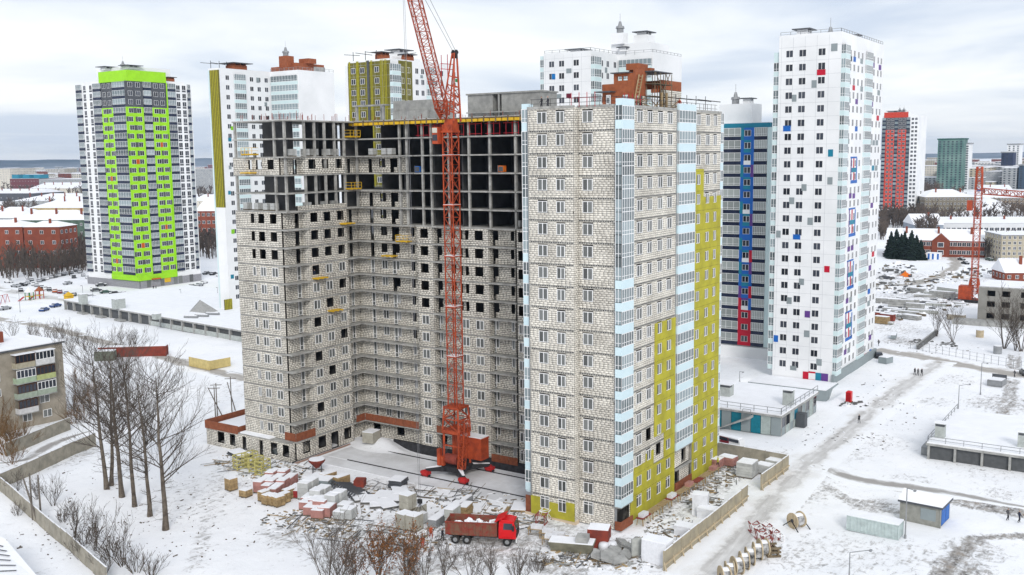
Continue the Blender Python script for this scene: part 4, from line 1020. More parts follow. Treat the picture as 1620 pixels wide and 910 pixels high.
def panels(root, F, items, o=.05, name='colour_panel'):
    for (px0, px1, y0, y1, mt) in items:
        a, b = sorted((F.su(px0, (y0+y1)/2), F.su(px1, (y0+y1)/2))); m = MB()
        zb, zt = F.sz((px0+px1)/2, y1), F.sz((px0+px1)/2, y0)
        F.box(m, a, b, zb, zt, .0, o); m.build(name, mt, root)

def clad_wing(root, X0, Y0, nf, ztop, fh=3.0, lw=13.6, rl=35.5, gable=M_cladw, rightwall=M_cladw, bay_pan=M_bpan2, right_cols=True, left_bay=True, rwin=(7.0, 10.1, 13.4, 16.6, 26.8, 30.3, 33.2), lwin=(11.2, 8.3, 4.1), bal2=True, base=0.0, drop=0, top=.9):
    # footprint X0..X0+rl by Y0..Y0+lw, gable to -X, long side to -Y, glazed bay on the near corner
    FLw, FRw = Face('L', X0), Face('R', Y0)
    m = MB(); m.box(X0+.0, X0+.3, Y0, Y0+lw, base, ztop); m.build('gable_wall', gable, root)
    m = MB(); m.box(X0+.31, X0+rl, Y0, Y0+.3, base, ztop); m.build('long_wall', rightwall, root)
    m = MB(); m.box(X0+.31, X0+rl-.3, Y0+lw-.3, Y0+lw, base, ztop); m.box(X0+rl-.3, X0+rl, Y0+.31, Y0+lw, base, ztop); m.box(X0+.3, X0+rl-.3, Y0+.3, Y0+lw-.3, ztop-.6, ztop-.3); m.build('back_wall', M_cladw, root)
    zb = ztop-top-fh*nf
    far_windows(root, FLw, [Y0+a for a in lwin], zb, fh, nf, 1.6, 1.55)
    if right_cols: far_windows(root, FRw, [X0+a for a in rwin if a < rl-1], zb, fh, nf, 1.45, 1.55)
    for k in range(nf):
        me = bay_mesh(3.6, fh, 1.0, 4, bay_pan, 1.1)
        placed(root, 'balcony_glazing', me, FRw, X0+1.8, zb+fh*k)
        if bal2: placed(root, 'balcony_glazing', bay_mesh(5.6, fh, .35, 6, bay_pan, 1.1), FRw, X0+22.0, zb+fh*k)
        if left_bay and k < nf-drop: placed(root, 'balcony_glazing', bay_mesh(1.25, fh, .05, 2, bay_pan, 1.1), Face('L', X0+.4), Y0+lw+.65, zb+fh*k)
    if left_bay:
        m = MB(); m.box(X0+.45, X0+6, Y0+lw, Y0+lw+1.28, base+3, ztop-fh*drop); m.build('bay_wall', bay_pan, root)
    seams(root, FLw, Y0, Y0+lw, zb, ztop, fh)
    roofcap(root, X0, X0+rl, Y0, Y0+lw, ztop, par=.5)
    return zb
# --- white tower right of the block
TX, TY, TZ = 104.0, 1.0, 76.0
T1 = thing('white_tower', 'tall white tower with scattered grey, red and blue panels, right of the unfinished block', 'tower block', (TX, TY, 0))
zb = clad_wing(T1, TX, TY, 24, TZ, drop=1, top=2.2)
FT, FTR = Face('L', TX), Face('R', TY)
panels(T1, FT, [(1292.5, 1306, 110, 119, M_redc), (1315, 1325, 69, 81, M_mgrey), (1284, 1292, 127, 139, M_mgrey), (1253, 1260, 150, 161, M_mgrey), (1239, 1251, 199, 208, M_blue), (1310, 1318, 236.5, 248, M_teal),
  (1309, 1317, 280.5, 292, M_mgrey), (1268, 1276, 291.5, 302, M_mgrey), (1248.5, 1256.5, 312.5, 323, M_mgrey), (1277.5, 1286, 344.5, 356, M_mgrey), (1228, 1235, 365, 376, M_mgrey), (1254.5, 1266, 371, 379, M_blue),
  (1304, 1312.5, 421, 431, M_redc), (1264, 1272, 441, 451, M_mgrey), (1244.5, 1252.5, 470.5, 481, M_mgrey), (1273, 1281.5, 492, 502.5, M_purp), (1272, 1280.5, 523, 533.5, M_mgrey), (1224, 1231, 530.5, 541, M_blue),
  (1291.5, 1300, 568, 578.5, M_mgrey), (1250, 1260, 579, 586, M_mgrey), (1270, 1279, 588, 601, M_redc), (1279, 1290, 588, 590.5, M_redc), (1279, 1290, 600.5, 603, M_redc), (1290, 1299, 590, 603, M_teal), (1299, 1310, 591, 605, M_purp)])
blu = []
for (a, b, y0, y1) in ((1345.5, 1355.5, 248, 290), (1342.5, 1353, 329, 374), (1340, 1350, 411, 457), (1337, 1347.5, 492, 538)):
    ym = (y0+y1)/2
    blu += [(a, b, y0, y0+2.5, M_blue), (a, b, y1-5, y1, M_blue), (a, a+1.2, y0+2.5, y1-5, M_purp), (b-1.2, b, y0+2.5, y1-5, M_blue), (a+1.2, b-1.2, ym-3.5, ym+3.5, M_teal), ((a+b)/2-.7, (a+b)/2+.7, y0+2.5, ym-3.5, M_redc), ((a+b)/2-.7, (a+b)/2+.7, ym+3.5, y1-5, M_redc)]
for (x, y, mt) in ((1346, 93, M_dgrey), (1352, 94, M_blue), (1363, 97, M_mgrey), (1381.5, 103, M_purp), (1392, 107, M_purp), (1350.5, 139, M_redc), (1363, 141, M_mgrey), (1390, 147, M_mgrey), (1343.5, 159, M_mgrey), (1355, 161, M_purp), (1379, 165, M_purp), (1388.5, 187, M_redc), (1354.5, 204, M_blue), (1341.5, 224, M_mgrey), (1377, 226, M_mgrey), (1382, 226, M_mgrey), (1387, 226, M_mgrey), (1381, 266, M_teal), (1386, 266, M_mgrey), (1375, 287, M_mgrey), (1374, 307, M_mgrey), (1345, 310, M_purp), (1350.5, 310, M_purp), (1379, 325, M_purp), (1342.5, 394, M_purp), (1348, 392, M_purp), (1372, 365, M_mgrey), (1381, 402, M_redc), (1371, 407, M_mgrey), (1376, 424, M_purp), (1374.5, 461, M_blue), (1340, 476, M_purp), (1345.5, 474, M_mgrey), (1374, 480, M_mgrey), (1367, 502, M_mgrey), (1332, 540, M_mgrey), (1337, 557, M_purp), (1342.5, 554, M_mgrey), (1365, 540, M_purp), (1376, 534, M_purp)):
    blu.append((x-1.9, x+1.9, y-4, y+4, mt))
panels(T1, FTR, blu)
# coloured ground floor on the long side
gf = [(1323.5, 1328, 601, 612), (1328, 1332, 592, 603), (1333, 1337, 583, 600), (1338, 1341, 580, 597), (1343, 1346, 576, 590), (1351, 1360, 577, 586), (1362, 1365, 565, 580), (1366, 1370, 560, 577), (1371, 1374, 558, 572), (1375, 1378, 553, 568)]
panels(T1, FTR, [(a, b, c, d, [M_redc, M_blue, M_teal, M_redc][i % 4]) for i, (a, b, c, d) in enumerate(gf)])
m = MB(); m.box(TX-.5, TX+36, TY-.6, TY-.02, -.5, 2.1); m.build('grey_plinth', M_mgrey, T1)
m = MB(); P0, P1 = G(1202, 614), G(1297, 634)
m.box(95, 103.9, -.5, 17, -2.3, .35); m.build('podium', M_mgrey, T1); m = MB(); m.box(95.1, 103.8, -.4, 16.9, .35, .45); m.build('podium_snow', M_snow, T1)
for (x, y, w_, h) in ((TX+6, TY+10, 3.4, 2.0), (TX+14, TY+8, 2.6, 1.6), (TX+24, TY+4, 2.4, 1.9)): vent(T1, x, y, TZ, M_cladw, w_, h)
finial(T1, TX+12, TY+6, TZ)
m = MB(); rail_line(m, [(TX+.3, TY+13.4), (TX+.3, TY+.2), (TX+35, TY+.2)], TZ+.2); m.build('roof_railing', M_ral, T1)
# --- blue tower wing behind, joined to the white tower's yard
BX = 122.0
T1b = thing('blue_tower', 'glazed balcony tower with a blue, purple and red stripe, left of the white tower', 'tower block', (BX, 28, 0))
F = Face('L', BX); zt = 57.2
m = MB(); m.box(BX, BX+14, 16.4, 46, 2.0, zt); m.build('body_wall', mat('pale_grey_cladding', (.55, .58, .60)), T1b)
m = MB(); m.box(BX-.1, BX+14, 22.6, 44, zt, zt+1.1); m.build('top_band', M_teal, T1b)
m = MB(); m.box(BX+2, BX+12, 24, 42, zt+1.1, zt+1.3); m.box(BX+3, BX+10, 28.5, 37, zt+1.3, zt+6.0); m.build('machine_room', M_cladw, T1b); finial(T1b, BX+5, 33.5, zt+6); vent(T1b, BX+5, 30.2, zt+6, M_cladw, 2.6, 1.2)
ysp = [PX(p, 330, BX)[1] for p in (1143, 1171, 1192, 1212)]
strip = [M_blue, M_teal, M_blue, M_blue, M_teal, M_blue, M_blue, M_teal, M_blue, M_blue, M_teal, M_blue, M_teal, M_blue, M_purp, M_redc, M_redc, M_redc, M_redc]
nfb = 18; fhb = 3.0; z0b = zt-fhb*nfb
for k in range(nfb):
    kk = nfb-1-k; z = z0b+fhb*k
    for a, b, n in ((ysp[1], 44.0, 7), (ysp[3], ysp[2], 5)):
        w_ = b-a if a < b else a-b
        placed(T1b, 'balcony_glazing', bay_mesh(w_, fhb, .35, n+2, M_navy if (a+b)/2 < 27 or True else M_navy, .95, M_glassl), F, (a+b)/2, z)
    a, b = ysp[2], ysp[1]; wz = (a+b)/2
    for (p, q, r, s, mt) in ((a, wz-.9, 0, 3.0, M_redc if kk > 14 or kk in (10, 13) else (M_blue if kk % 4 != 3 else M_purp)), (wz+.9, b, 0, 3.0, strip[min(18, kk+1)]), (wz-.9, wz+.9, 0, .95, M_cladw if kk % 4 == 2 else strip[kk]), (wz-.9, wz+.9, 2.45, 3.0, strip[kk])):
        m = MB(); F.box(m, p, q, z+r, z+s, 0, .38); m.build('colour_panel', mt, T1b)
    window(T1b, F, wz, z+.95, 1.7, 1.5, 'double', .2, 'dark_window_glass')
m = MB(); F.box(m, 18.2, ysp[3]-.1, z0b, zt, 0, .3); m.build('pale_panel', M_bpan2, T1b)
m = MB(); m.box(BX-.6, BX+12, 17, 45, 0, 2.9); m.build('ground_floor', M_snow if False else M_cladw, T1b)
# --- white tower behind the machine room
P = AD(935, 250); X4, Y4 = P[0], P[1]; Z4 = 75.9
T4 = thing('white_tower', 'white tower with railed roof, blue and maroon panels, behind the orange machine room', 'tower block', (X4, Y4, 0))
clad_wing(T4, X4, Y4, 24, Z4, rl=14.4, rwin=(5.5, 8.6, 12.4), bal2=False)
X5 = X4+14.3; Y5 = PX(1033, 150, X5)[1]; X6 = PY(1078, 150, Y5)[0]
m = MB(); m.box(X5, X6, Y5, Y4+13, 0, Z4); m.build('rear_wing_wall', M_cladw, T4); roofcap(T4, X5, X6, Y5, Y4+13, Z4, par=.6)
F5 = Face('L', X5)
for k in range(24): placed(T4, 'balcony_glazing', bay_mesh(Y4-Y5-.6, 3.0, .4, 8, M_bpan2, 1.1), F5, (Y4+Y5)/2, Z4-.9-72+3*k)
m = MB(); m.box(X5+3, X5+14, Y5+2.2, Y5+13.5, Z4, Z4+3.4); m.box(X5+5, X5+9, Y5+4, Y5+8, Z4+3.4, Z4+5.6); m.box(X5+2, X5+4.6, Y5+9.5, Y5+13, Z4+3.4, Z4+6.2); m.build('machine_room', M_cladw, T4)
finial(T4, X5+3.2, Y5+11, Z4+6.2); vent(T4, X4+7, Y4+7.5, Z4, M_cladw, 4, 1.5); vent(T4, X5+7, Y5+6, Z4+5.4, M_cladw, 3.6, .9); vent(T4, X5+3, Y5+9.6, Z4+1.4, M_cladw, 2.4, 1.0)
panels(T4, Face('L', X4), [(873, 878.5, 117, 126, mat('bright_blue', (.01, .18, .50))), (896, 904, 108.5, 116, M_mgrey), (896, 904, 148, 155, mat('maroon', (.14, .01, .03))), (880, 888, 149, 156, M_mgrey)])
panels(T4, Face('R', Y4), [(957, 960.5, 107, 115.5, M_mgrey)])
m = MB(); rail_line(m, [(X4+.2, Y4+13.4), (X4+.2, Y4+.2), (X4+14, Y4+.2), (X5+.2, Y5+.2), (X6, Y5+.2)], Z4+.2); m.build('roof_railing', M_ral, T4)
# --- tower with olive insulation
P = AD(620, 277); X3, Y3 = P[0], P[1]; Z3 = 77.2
T3 = thing('olive_tower', 'tower half clad in white with olive and yellow insulation showing, left of the crane jib', 'tower block', (X3, Y3, 0))
M_oliv = mat('olive_insulation', (.17, .155, .03), .9, .15, 1); M_yst = mat('yellow_profile', (.42, .385, .03), .8)
clad_wing(T3, X3, Y3, 24, Z3, rl=32, lw=15.2, lwin=(13.2, 9.9, 4.6), rwin=(5.3, 8.0, 11.6, 14.2, 20.2, 23.0, 29), bal2=False, gable=M_oliv, left_bay=False)
FX, FY_ = Face('L', X3), Face('R', Y3)
m = MB()
for u in (14.6, 14.3, 11.8, 11.5, 11.2, 8.2, 6.6, 6.2, 3.1, 2.7, 2.2, 1.6, 1.1): FX.box(m, Y3+u, Y3+u+.14, 0, Z3+.3, 0, .16)
for u in (6.7, 6.9): FY_.box(m, X3+u, X3+u+.12, 0, Z3+.3, 0, .16)
m.build('yellow_profile', M_yst, T3)
m = MB(); FX.box(m, Y3+7.3, Y3+8.1, 0, Z3+.3, 0, .2); m.build('dark_recess_strip', M_dgrey, T3)
m = MB(); FY_.box(m, X3+3.7, X3+9.6, 0, Z3+.2, 0, .03); m.build('olive_panel', M_oliv, T3)
for k in range(24): placed(T3, 'balcony_glazing', bay_mesh(3.6, 3.0, .3, 4, M_bpan2, 1.1), FY_, X3+17.6, Z3-.9-72+3*k)
m = MB(); m.box(X3-.1, X3+.1, Y3+15.2, Y3+16.2, 0, Z3-.6); m.build('side_strip', M_cladw, T3)
vent(T3, X3+3, Y3+5, Z3, M_oran, 3.4, 2.4); vent(T3, X3+12, Y3+3.5, Z3, M_oran, 3.0, 2.4); vent(T3, X3+15, Y3+9, Z3+2.2, M_cladw, 4.5, 2.0)
m = MB(); m.box(X3+9, X3+22, Y3+7, Y3+13, Z3, Z3+2.2); m.build('machine_room', M_cladw, T3)
panels(T3, FY_, [(720, 724, 125, 130, mat('green_panel', (.02, .22, .06))), (665, 669, 119, 124, M_mgrey)])
def outrig(root, pts, z):
    m = MB()
    for x, y, dx_, dy_ in pts: m.bar((x, y, z), (x, y, z+3), .12); m.bar((x-dx_, y-dy_, z+1.9), (x+dx_*1.4, y+dy_*1.4, z+2.5), .14)
    m.build('roof_outrigger', M_crane_d, root)
outrig(T3, [(X3+.5, Y3+13.5, 0, 2.4), (X3+.5, Y3+9, -1.2, 1.5), (X3+.5, Y3+5, -1.5, 1.5), (X3+8, Y3+1, 1, -2)], Z3)
# --- white tower at the left of the block
P = AD(352, 316); X2, Y2 = P[0], P[1]; Z2 = 78.6
T2 = thing('white_tower', 'white tower with orange rooftop brickwork and a green striped side, behind the left wing', 'tower block', (X2, Y2, 0))
XI = PY(431, 200, Y2)[0]; YE = PX(475, 200, XI)[1]; XE = PY(531, 200, YE)[0]
m = MB(); m.box(X2+.3, XI, Y2, Y2+.3, 0, Z2); m.build('long_wall', M_cladw, T2)
m = MB(); m.box(X2, X2+.29, Y2, Y2+4.2, 36, Z2); m.build('green_side_wall', M_oliv, T2); m = MB(); m.box(X2, X2+.29, Y2, Y2+4.2, 0, 36); m.build('side_wall', M_cladw, T2)
m = MB()
for i in range(5): Face('L', X2).box(m, Y2+.5+i*.75, Y2+.75+i*.75, 36, Z2, 0, .14)
m.build('yellow_profile', M_yst, T2)
m = MB(); Face('L', X2-.1).box(m, Y2+4.2, Y2+4.8, 0, Z2, -.8, 0); m.build('side_strip', M_bpan2, T2)
m = MB(); m.box(XI, XE, YE, Y2+5.4, 0, Z2); m.box(X2+.3, XI-.01, Y2+.31, Y2+4.1, 0, Z2); m.build('wing_wall', M_cladw, T2)
F2 = Face('R', Y2)
us = [PY(p, 200, Y2)[0] for p in (363, 401, 412.5, 424)]
far_windows(T2, F2, us, Z2-.9-72, 3.0, 24, 1.5, 1.5)
ub = PY(382, 200, Y2)[0]
for k in range(24):
    placed(T2, 'balcony_glazing', bay_mesh(4.6, 3.0, .4, 6, M_bpan2, 1.1), F2, ub, Z2-.9-72+3*k)
    placed(T2, 'balcony_glazing', bay_mesh(Y2-YE-.6, 3.0, .3, 9, M_bpan2, 1.1), Face('L', XI), (Y2+YE)/2, Z2-.9-72+3*k)
roofcap(T2, X2, XI, Y2, Y2+4.8, Z2, par=.6); roofcap(T2, XI+.01, XE, YE, Y2+5.4, Z2, par=.6)
m = MB(); x = XI+4; m.box(x, x+13, YE+5, YE+12, Z2, Z2+3.4); m.box(x-2, x+1.2, YE+7, YE+10.6, Z2, Z2+5.6); m.box(x+4.4, x+8, YE+3.6, YE+8, Z2+3.4, Z2+5.0); m.box(x-3.8, x-2, YE+9, YE+12.5, Z2, Z2+2.0); m.build('orange_brick_room', M_oran, T2)
m = MB(); m.box(x+8, x+13.1, YE+4.7, YE+5, Z2, Z2+2.6); m.build('grey_block_wall', M_conc, T2)
finial(T2, x-.4, YE+9, Z2+5.5); vent(T2, X2+9, Y2+2, Z2, M_oran, 5.4, 2.4)
panels(T2, F2, [(405.5, 410.5, 123, 131, M_mgrey), (429, 432, 147, 154, M_teal), (418.5, 422.5, 162, 168.5, M_mgrey), (361, 365, 302, 308, M_teal), (366, 371, 363, 370, mat('lime_panel', (.25, .62, .02))), (361, 366, 218, 224, M_teal), (365, 370, 434.5, 441, M_teal), (362, 366, 262, 268, M_mgrey), (365, 369, 200, 206, mat('lime_panel', (.25, .62, .02)))])
m = MB(); FW = Face('R', Y2-.01); 
a, b = FW.su(354, 470), FW.su(366, 470); FW.box(m, a, b, -.5, 7, 0, .12); m.build('lower_olive_panel', M_oliv, T2)
m = MB()
for i in range(5): FW.box(m, a+.4+i*(b-a)/5, a+.7+i*(b-a)/5, -.5, 7, .1, .2)
m.build('lower_yellow_profile', M_yst, T2)
outrig(T2, [(X2+.5, Y2+4, -1, 2.2), (X2+3, Y2+3, -1.6, 1), (X2+6, Y2+3, 1, 2)], Z2)
m = MB(); rail_line(m, [(XI+.2, Y2), (XI+.2, YE+.2), (XE, YE+.2)], Z2+.5); m.build('roof_railing', M_ral, T2)
# ============================================================ generic low buildings
def lowhouse(label, pxa, pxb, yb, h, depth, wall, roof='hip', storeys=3, cols=None, cat='building', name='building', P=None, win=(1.3, 1.5), yb2=None, gl='dark_window_glass', over=.4, rh=2.2, group=None, detail=True, base=0.0, snow=M_snow):
    if P is None:
        A = G(pxa, yb)[:2]; Bp = G(pxb, yb if yb2 is None else yb2)[:2]
    else: A, Bp = np.array(P[0], float), np.array(P[1], float)
    L_ = float(np.linalg.norm(Bp-A)); ang = math.atan2(Bp[1]-A[1], Bp[0]-A[0])
    t = thing(name, label, cat, (A[0], A[1], base), ang, group, world=False)
    # local: x along the facade (left to right in the picture), y away from the viewer is +? choose the side away from the camera
    dn = np.array([-math.sin(ang), math.cos(ang)]); sgn = 1 if np.dot(dn, A-CAM[:2]) > 0 else -1
    y1 = sgn*depth
    m = MB(); m.box(0, L_, 0, y1, -3, h); m.build('wall', wall, t)
    if detail:
        n = cols or max(2, int(L_/3.2)); fh = h/storeys; w_ = MB(); ww, wh_ = win
        def one(x, z):
            w_.box(x-ww/2, x+ww/2, -sgn*.06, sgn*.1, z, z+wh_, 0); w_.box(x-ww/2+.1, x+ww/2-.1, -sgn*.08, sgn*.05, z+.1, z+wh_-.1, 1)
            w_.box(x-.05, x+.05, -sgn*.10, 0, z+.1, z+wh_-.1, 0)
        for k in range(storeys):
            for i in range(n): one(L_*(i+.5)/n, k*fh+fh*.32)
        ns = max(1, int(depth/3.4))
        for side in (0, L_):
            for k in range(storeys):
                for i in range(ns):
                    y = y1*(i+.5)/ns; z = k*fh+fh*.32; o_ = .06 if side else -.06
                    w_.box(side+o_*.3 if side else side+o_, side+o_ if side else side+.02, y-ww/2, y+ww/2, z, z+wh_, 0); w_.box(side+o_*1.2, side-o_*.5, y-ww/2+.1, y+ww/2-.1, z+.1, z+wh_-.1, 1)
        w_.build('window', [M_white, bpy.data.materials[gl]], t, kind='stuff')
    r = MB(); o = over; ya, yb_ = sorted((-sgn*o, y1+sgn*o))
    if roof == 'flat':
        r.box(-o, L_+o, ya, yb_, h, h+.35)
        r.build('roof', M_ral, t); r = MB(); r.box(-o+.15, L_+o-.15, ya+.15, yb_-.15, h+.351, h+.55); r.build('roof_snow', snow, t)
    elif roof == 'gable':
        ym = (ya+yb_)/2
        r.add([(-o, ya, h), (L_+o, ya, h), (L_+o, yb_, h), (-o, yb_, h), (-o, ym, h+rh), (L_+o, ym, h+rh)], [(0, 1, 5, 4), (2, 3, 4, 5), (0, 4, 3), (1, 2, 5), (3, 2, 1, 0)]); r.build('roof', snow, t)
    else:
        ym = (ya+yb_)/2; q = min(depth/2, L_*.3)
        r.add([(-o, ya, h), (L_+o, ya, h), (L_+o, yb_, h), (-o, yb_, h), (q, ym, h+rh), (L_-q, ym, h+rh)], [(0, 1, 5, 4), (2, 3, 4, 5), (0, 4, 3), (1, 2, 5), (3, 2, 1, 0)]); r.build('roof', snow, t)
    if roof != 'flat' and detail:
        c = MB(); ym = (ya+yb_)/2
        for i in range(max(1, int(L_/14))): x = L_*(i+.6)/max(1, int(L_/14)); c.box(x-.5, x+.5, ym*.6-.4, ym*.6+.4, h+rh*.5, h+rh+1.2)
        c.build('chimney', M_brickr, t)
    return t
def hpx(px, y, yb): return TOP(px, y, G(px, yb))
M_gren = mat('green_render', (.10, .16, .12), .9, .1, .5, c2=(.07, .11, .085)); M_yrend = mat('yellow_render', (.50, .38, .20), .9, .1, .3); M_panel = mat('panel_building_grey', (.36, .37, .37), .9, .12, .25, c2=(.27, .28, .29))
M_beige = mat('beige_render', (.45, .40, .30), .9, .1, .4); M_creamw = mat('cream_white_render', (.62, .58, .50), .9, .1, .2); M_pinkr = mat('pale_pink_render', (.52, .42, .38), .9, .1, .2); M_bluew = mat('blue_grey_cladding', (.30, .35, .42), .6, .1, .3); M_maro = mat('maroon_render', (.16, .04, .045), .8)
lowhouse('four-storey red brick house at the left edge, nearest the car park', 42, 98, 424, hpx(97, 359, 424), 16, M_brickr, 'hip', 4, 3, win=(1.8, 1.8), rh=2.5)
lowhouse('recessed left half of the red brick house cut by the frame', -60, 40, 424, hpx(20, 359, 424), 18, M_brickr, 'hip', 4, 6, win=(1.7, 1.8), rh=3)
lowhouse('green rendered house with snowy roof behind the red brick one', 20, 139, 402, hpx(130, 348, 402), 22, M_gren, 'hip', 4, 8, rh=5)
lowhouse('yellow house with wide snowy roof left of the green tower', 46, 142, 350, hpx(130, 329, 350), 60, M_yrend, 'hip', 2, 10, rh=8)
lowhouse('long low house with snow roof further up on the left', 20, 132, 332, hpx(90, 318, 332), 60, M_panel, 'hip', 2, 12, rh=7)
lowhouse('grey-roofed house at the left edge above the red brick one', -30, 35, 370, hpx(10, 345, 370), 40, M_panel, 'hip', 3, 6, rh=7)
lowhouse('dark long shed with snow roof at the far left', -20, 52, 318, hpx(20, 306, 318), 60, M_dgrey, 'gable', 1, 8, rh=5)
t = lowhouse('maroon building with teal roof turrets far left', 17, 62, 303, hpx(40, 283, 303), 60, M_maro, 'flat', 3, 10)
m = MB()
for x in (4, 28, 52): m.box(x, x+14, 1, 20, hpx(40, 283, 303)+.6, hpx(40, 283, 303)+7)
m.build('turret', M_teal, t)
lowhouse('grey panel block behind the maroon building', 63, 140, 306, hpx(100, 284, 306), 60, M_panel, 'flat', 5, 18)
lowhouse('tall beige block cut by the left edge of the frame', -20, 18, 300, hpx(10, 267, 300), 60, M_creamw, 'flat', 9, 9)
lowhouse('long white-roofed depot left of the green tower', 48, 118, 308, hpx(90, 298, 308), 70, M_creamw, 'gable', 1, 12, rh=8)
lowhouse('red brick house right of the green tower', 312, 352, 382, hpx(330, 334, 382), 30, M_brickr, 'gable', 4, 5, rh=7, win=(2, 2))
lowhouse('white-roofed hall beyond the red brick house right of the green tower', 305, 350, 330, hpx(330, 318, 330), 50, M_creamw, 'gable', 2, 6, rh=6)
lowhouse('pale panel block right of the green tower', 306, 350, 306, hpx(330, 268, 306), 50, M_panel, 'flat', 9, 10)
# right-hand city
lowhouse('five-storey block with snowy roof and balconies beside the red tower', 1462, 1541, 348, hpx(1500, 312, 348), 50, mat('khaki_brick', (.24, .21, .16), .9, .12, .3), 'hip', 5, 14, rh=5)
lowhouse('long block behind the far crane', 1541, 1650, 345, hpx(1580, 313, 345), 50, mat('khaki_brick_b', (.27, .22, .17), .9, .12, .3), 'hip', 5, 20, rh=5)
lowhouse('grey nine-storey slab block crossing behind the far crane', 1483, 1604, 298, hpx(1540, 272, 298), 60, M_panel, 'flat', 7, 26)
lowhouse('cream apartment block left of the grey slab block', 1448, 1486, 296, hpx(1460, 263, 296), 60, M_creamw, 'flat', 9, 9)
lowhouse('pink-topped block behind the grey slab', 1531, 1578, 276, hpx(1550, 261, 276), 90, M_pinkr, 'flat', 6, 10)
lowhouse('low blue building with snow roof under the grey slab', 1556, 1602, 309, hpx(1580, 301, 309), 60, mat('blue_metal', (.02, .10, .35)), 'gable', 1, 6, rh=5)
lowhouse('long white warehouse with a row of small windows', 1487, 1660, 371, hpx(1550, 353, 371), 45, mat('warehouse_white', (.62, .63, .64), .8, .06, .1), 'gable', 1, 20, rh=2.5, win=(2.4, 2))
lowhouse('small grey gabled hall beside the white warehouse', 1446, 1492, 372, hpx(1470, 356, 372), 30, M_bluew, 'gable', 1, 4, rh=6)
t = lowhouse('two-storey red brick school with snowy roof behind the spruces', 1402, 1557, 404, hpx(1480, 379, 404), 22, M_brickr, 'gable', 2, 22, rh=5, yb2=408, win=(1.8, 2))
P0 = G(1494, 407); 
m = MB(); a_ = (G(1557, 408)-G(1402, 404)); Lh = math.hypot(a_[0], a_[1]); xx = Lh*.56; hh = hpx(1480, 379, 404); m.box(xx-5, xx+5, -1.5, 2, -1, hh+1) if False else None
sg = 1
m = MB(); m.add([(xx-4, -.8*sg, -1), (xx+4, -.8*sg, -1), (xx+4, -.8*sg, hh), (xx, -.8*sg, hh+3.2), (xx-4, -.8*sg, hh), (xx-4, 8, -1), (xx+4, 8, -1), (xx+4, 8, hh), (xx, 8, hh+3.2), (xx-4, 8, hh)], [(0, 1, 2, 3, 4), (9, 8, 7, 6, 5), (1, 6, 7, 2), (5, 0, 4, 9), (2, 7, 8, 3), (3, 8, 9, 4)]); gb_ = m.build('gable_front', M_brickr, t); m = MB(); 
for z_ in (hh*.12, hh*.6): m.box(xx-1.4, xx+1.4, -.95, -.75, z_, z_+hh*.3, 0); m.box(xx-1.2, xx+1.2, -1.0, -.7, z_+.2, z_+hh*.3-.2, 1)
m.build('gable_window', [M_white, M_glassd], gb_)
lowhouse('grey glazed hall between the school and the beige block', 1558, 1583, 400, hpx(1570, 374, 400), 25, M_bluew, 'flat', 2, 3, win=(4, 4))
lowhouse('beige five-storey block at the right edge', 1583, 1650, 415, hpx(1600, 373, 415), 22, M_beige, 'flat', 5, 8)
lowhouse('grey two-storey podium below the red tower', 1392, 1446, 347, hpx(1420, 334, 347), 30, M_bluew, 'flat', 2, 14)
lowhouse('pale low house right of the red tower', 1446, 1456, 344, hpx(1450, 303, 344), 22, M_panel, 'flat', 6, 3)
# unfinished building in the right distance
XU = 207.0
t = thing('unfinished_building', 'unfinished three-storey grey block building with empty windows at the right edge', 'building', (XU, -12, 0))
m = MB(); FU = Face('L', XU); FUR = Face('R', -12.0)
hs = [(y-1.1, y+1.1, z, z+1.7) for z in (1.4, 4.9, 8.1) for y in [-15.5, -19.5, -24.5, -29, -33.5, -38, -43, -48]]
for q in cells(-60, -12, -1, 10.6, hs): FU.box(m, *q, -.4, 0)
m.box(XU+.41, XU+16, -60, -59.7, 0, 10.6); m.box(XU+16, XU+16.3, -60, -12, 0, 10.6); m.box(XU+.41, XU+16, -12.3, -12, 0, 10.6); m.build('wall', mat('grey_raw_block', (.27, .26, .235), .9, .1, .5), t)
m = MB(); m.box(XU, XU+16.3, -60, -12, 10.6, 10.9); m.box(XU+.4, XU+16, -59.6, -12.4, 3.4, 3.6); m.box(XU+.4, XU+16, -59.6, -12.4, 7.0, 7.2); m.build('floor_slab', M_conc, t)
m = MB(); m.box(XU+.2, XU+16, -59.8, -12.2, 10.9, 11.2); m.build('roof_snow', M_snow, t)
m = MB(); m.box(XU+6, XU+6.3, -59, -12.5, 0, 10.5); m.build('partition_wall', M_inner, t)
m = MB(); m.box(XU-6, XU-.1, -30, -6, -.5, 1.1); m.build('foundation_wall', M_conc, t)
lowhouse('snow-roofed red site hut beyond the unfinished building', 1590, 1640, 446, 3.5, 14, M_brickr, 'gable', 1, 4, rh=5)

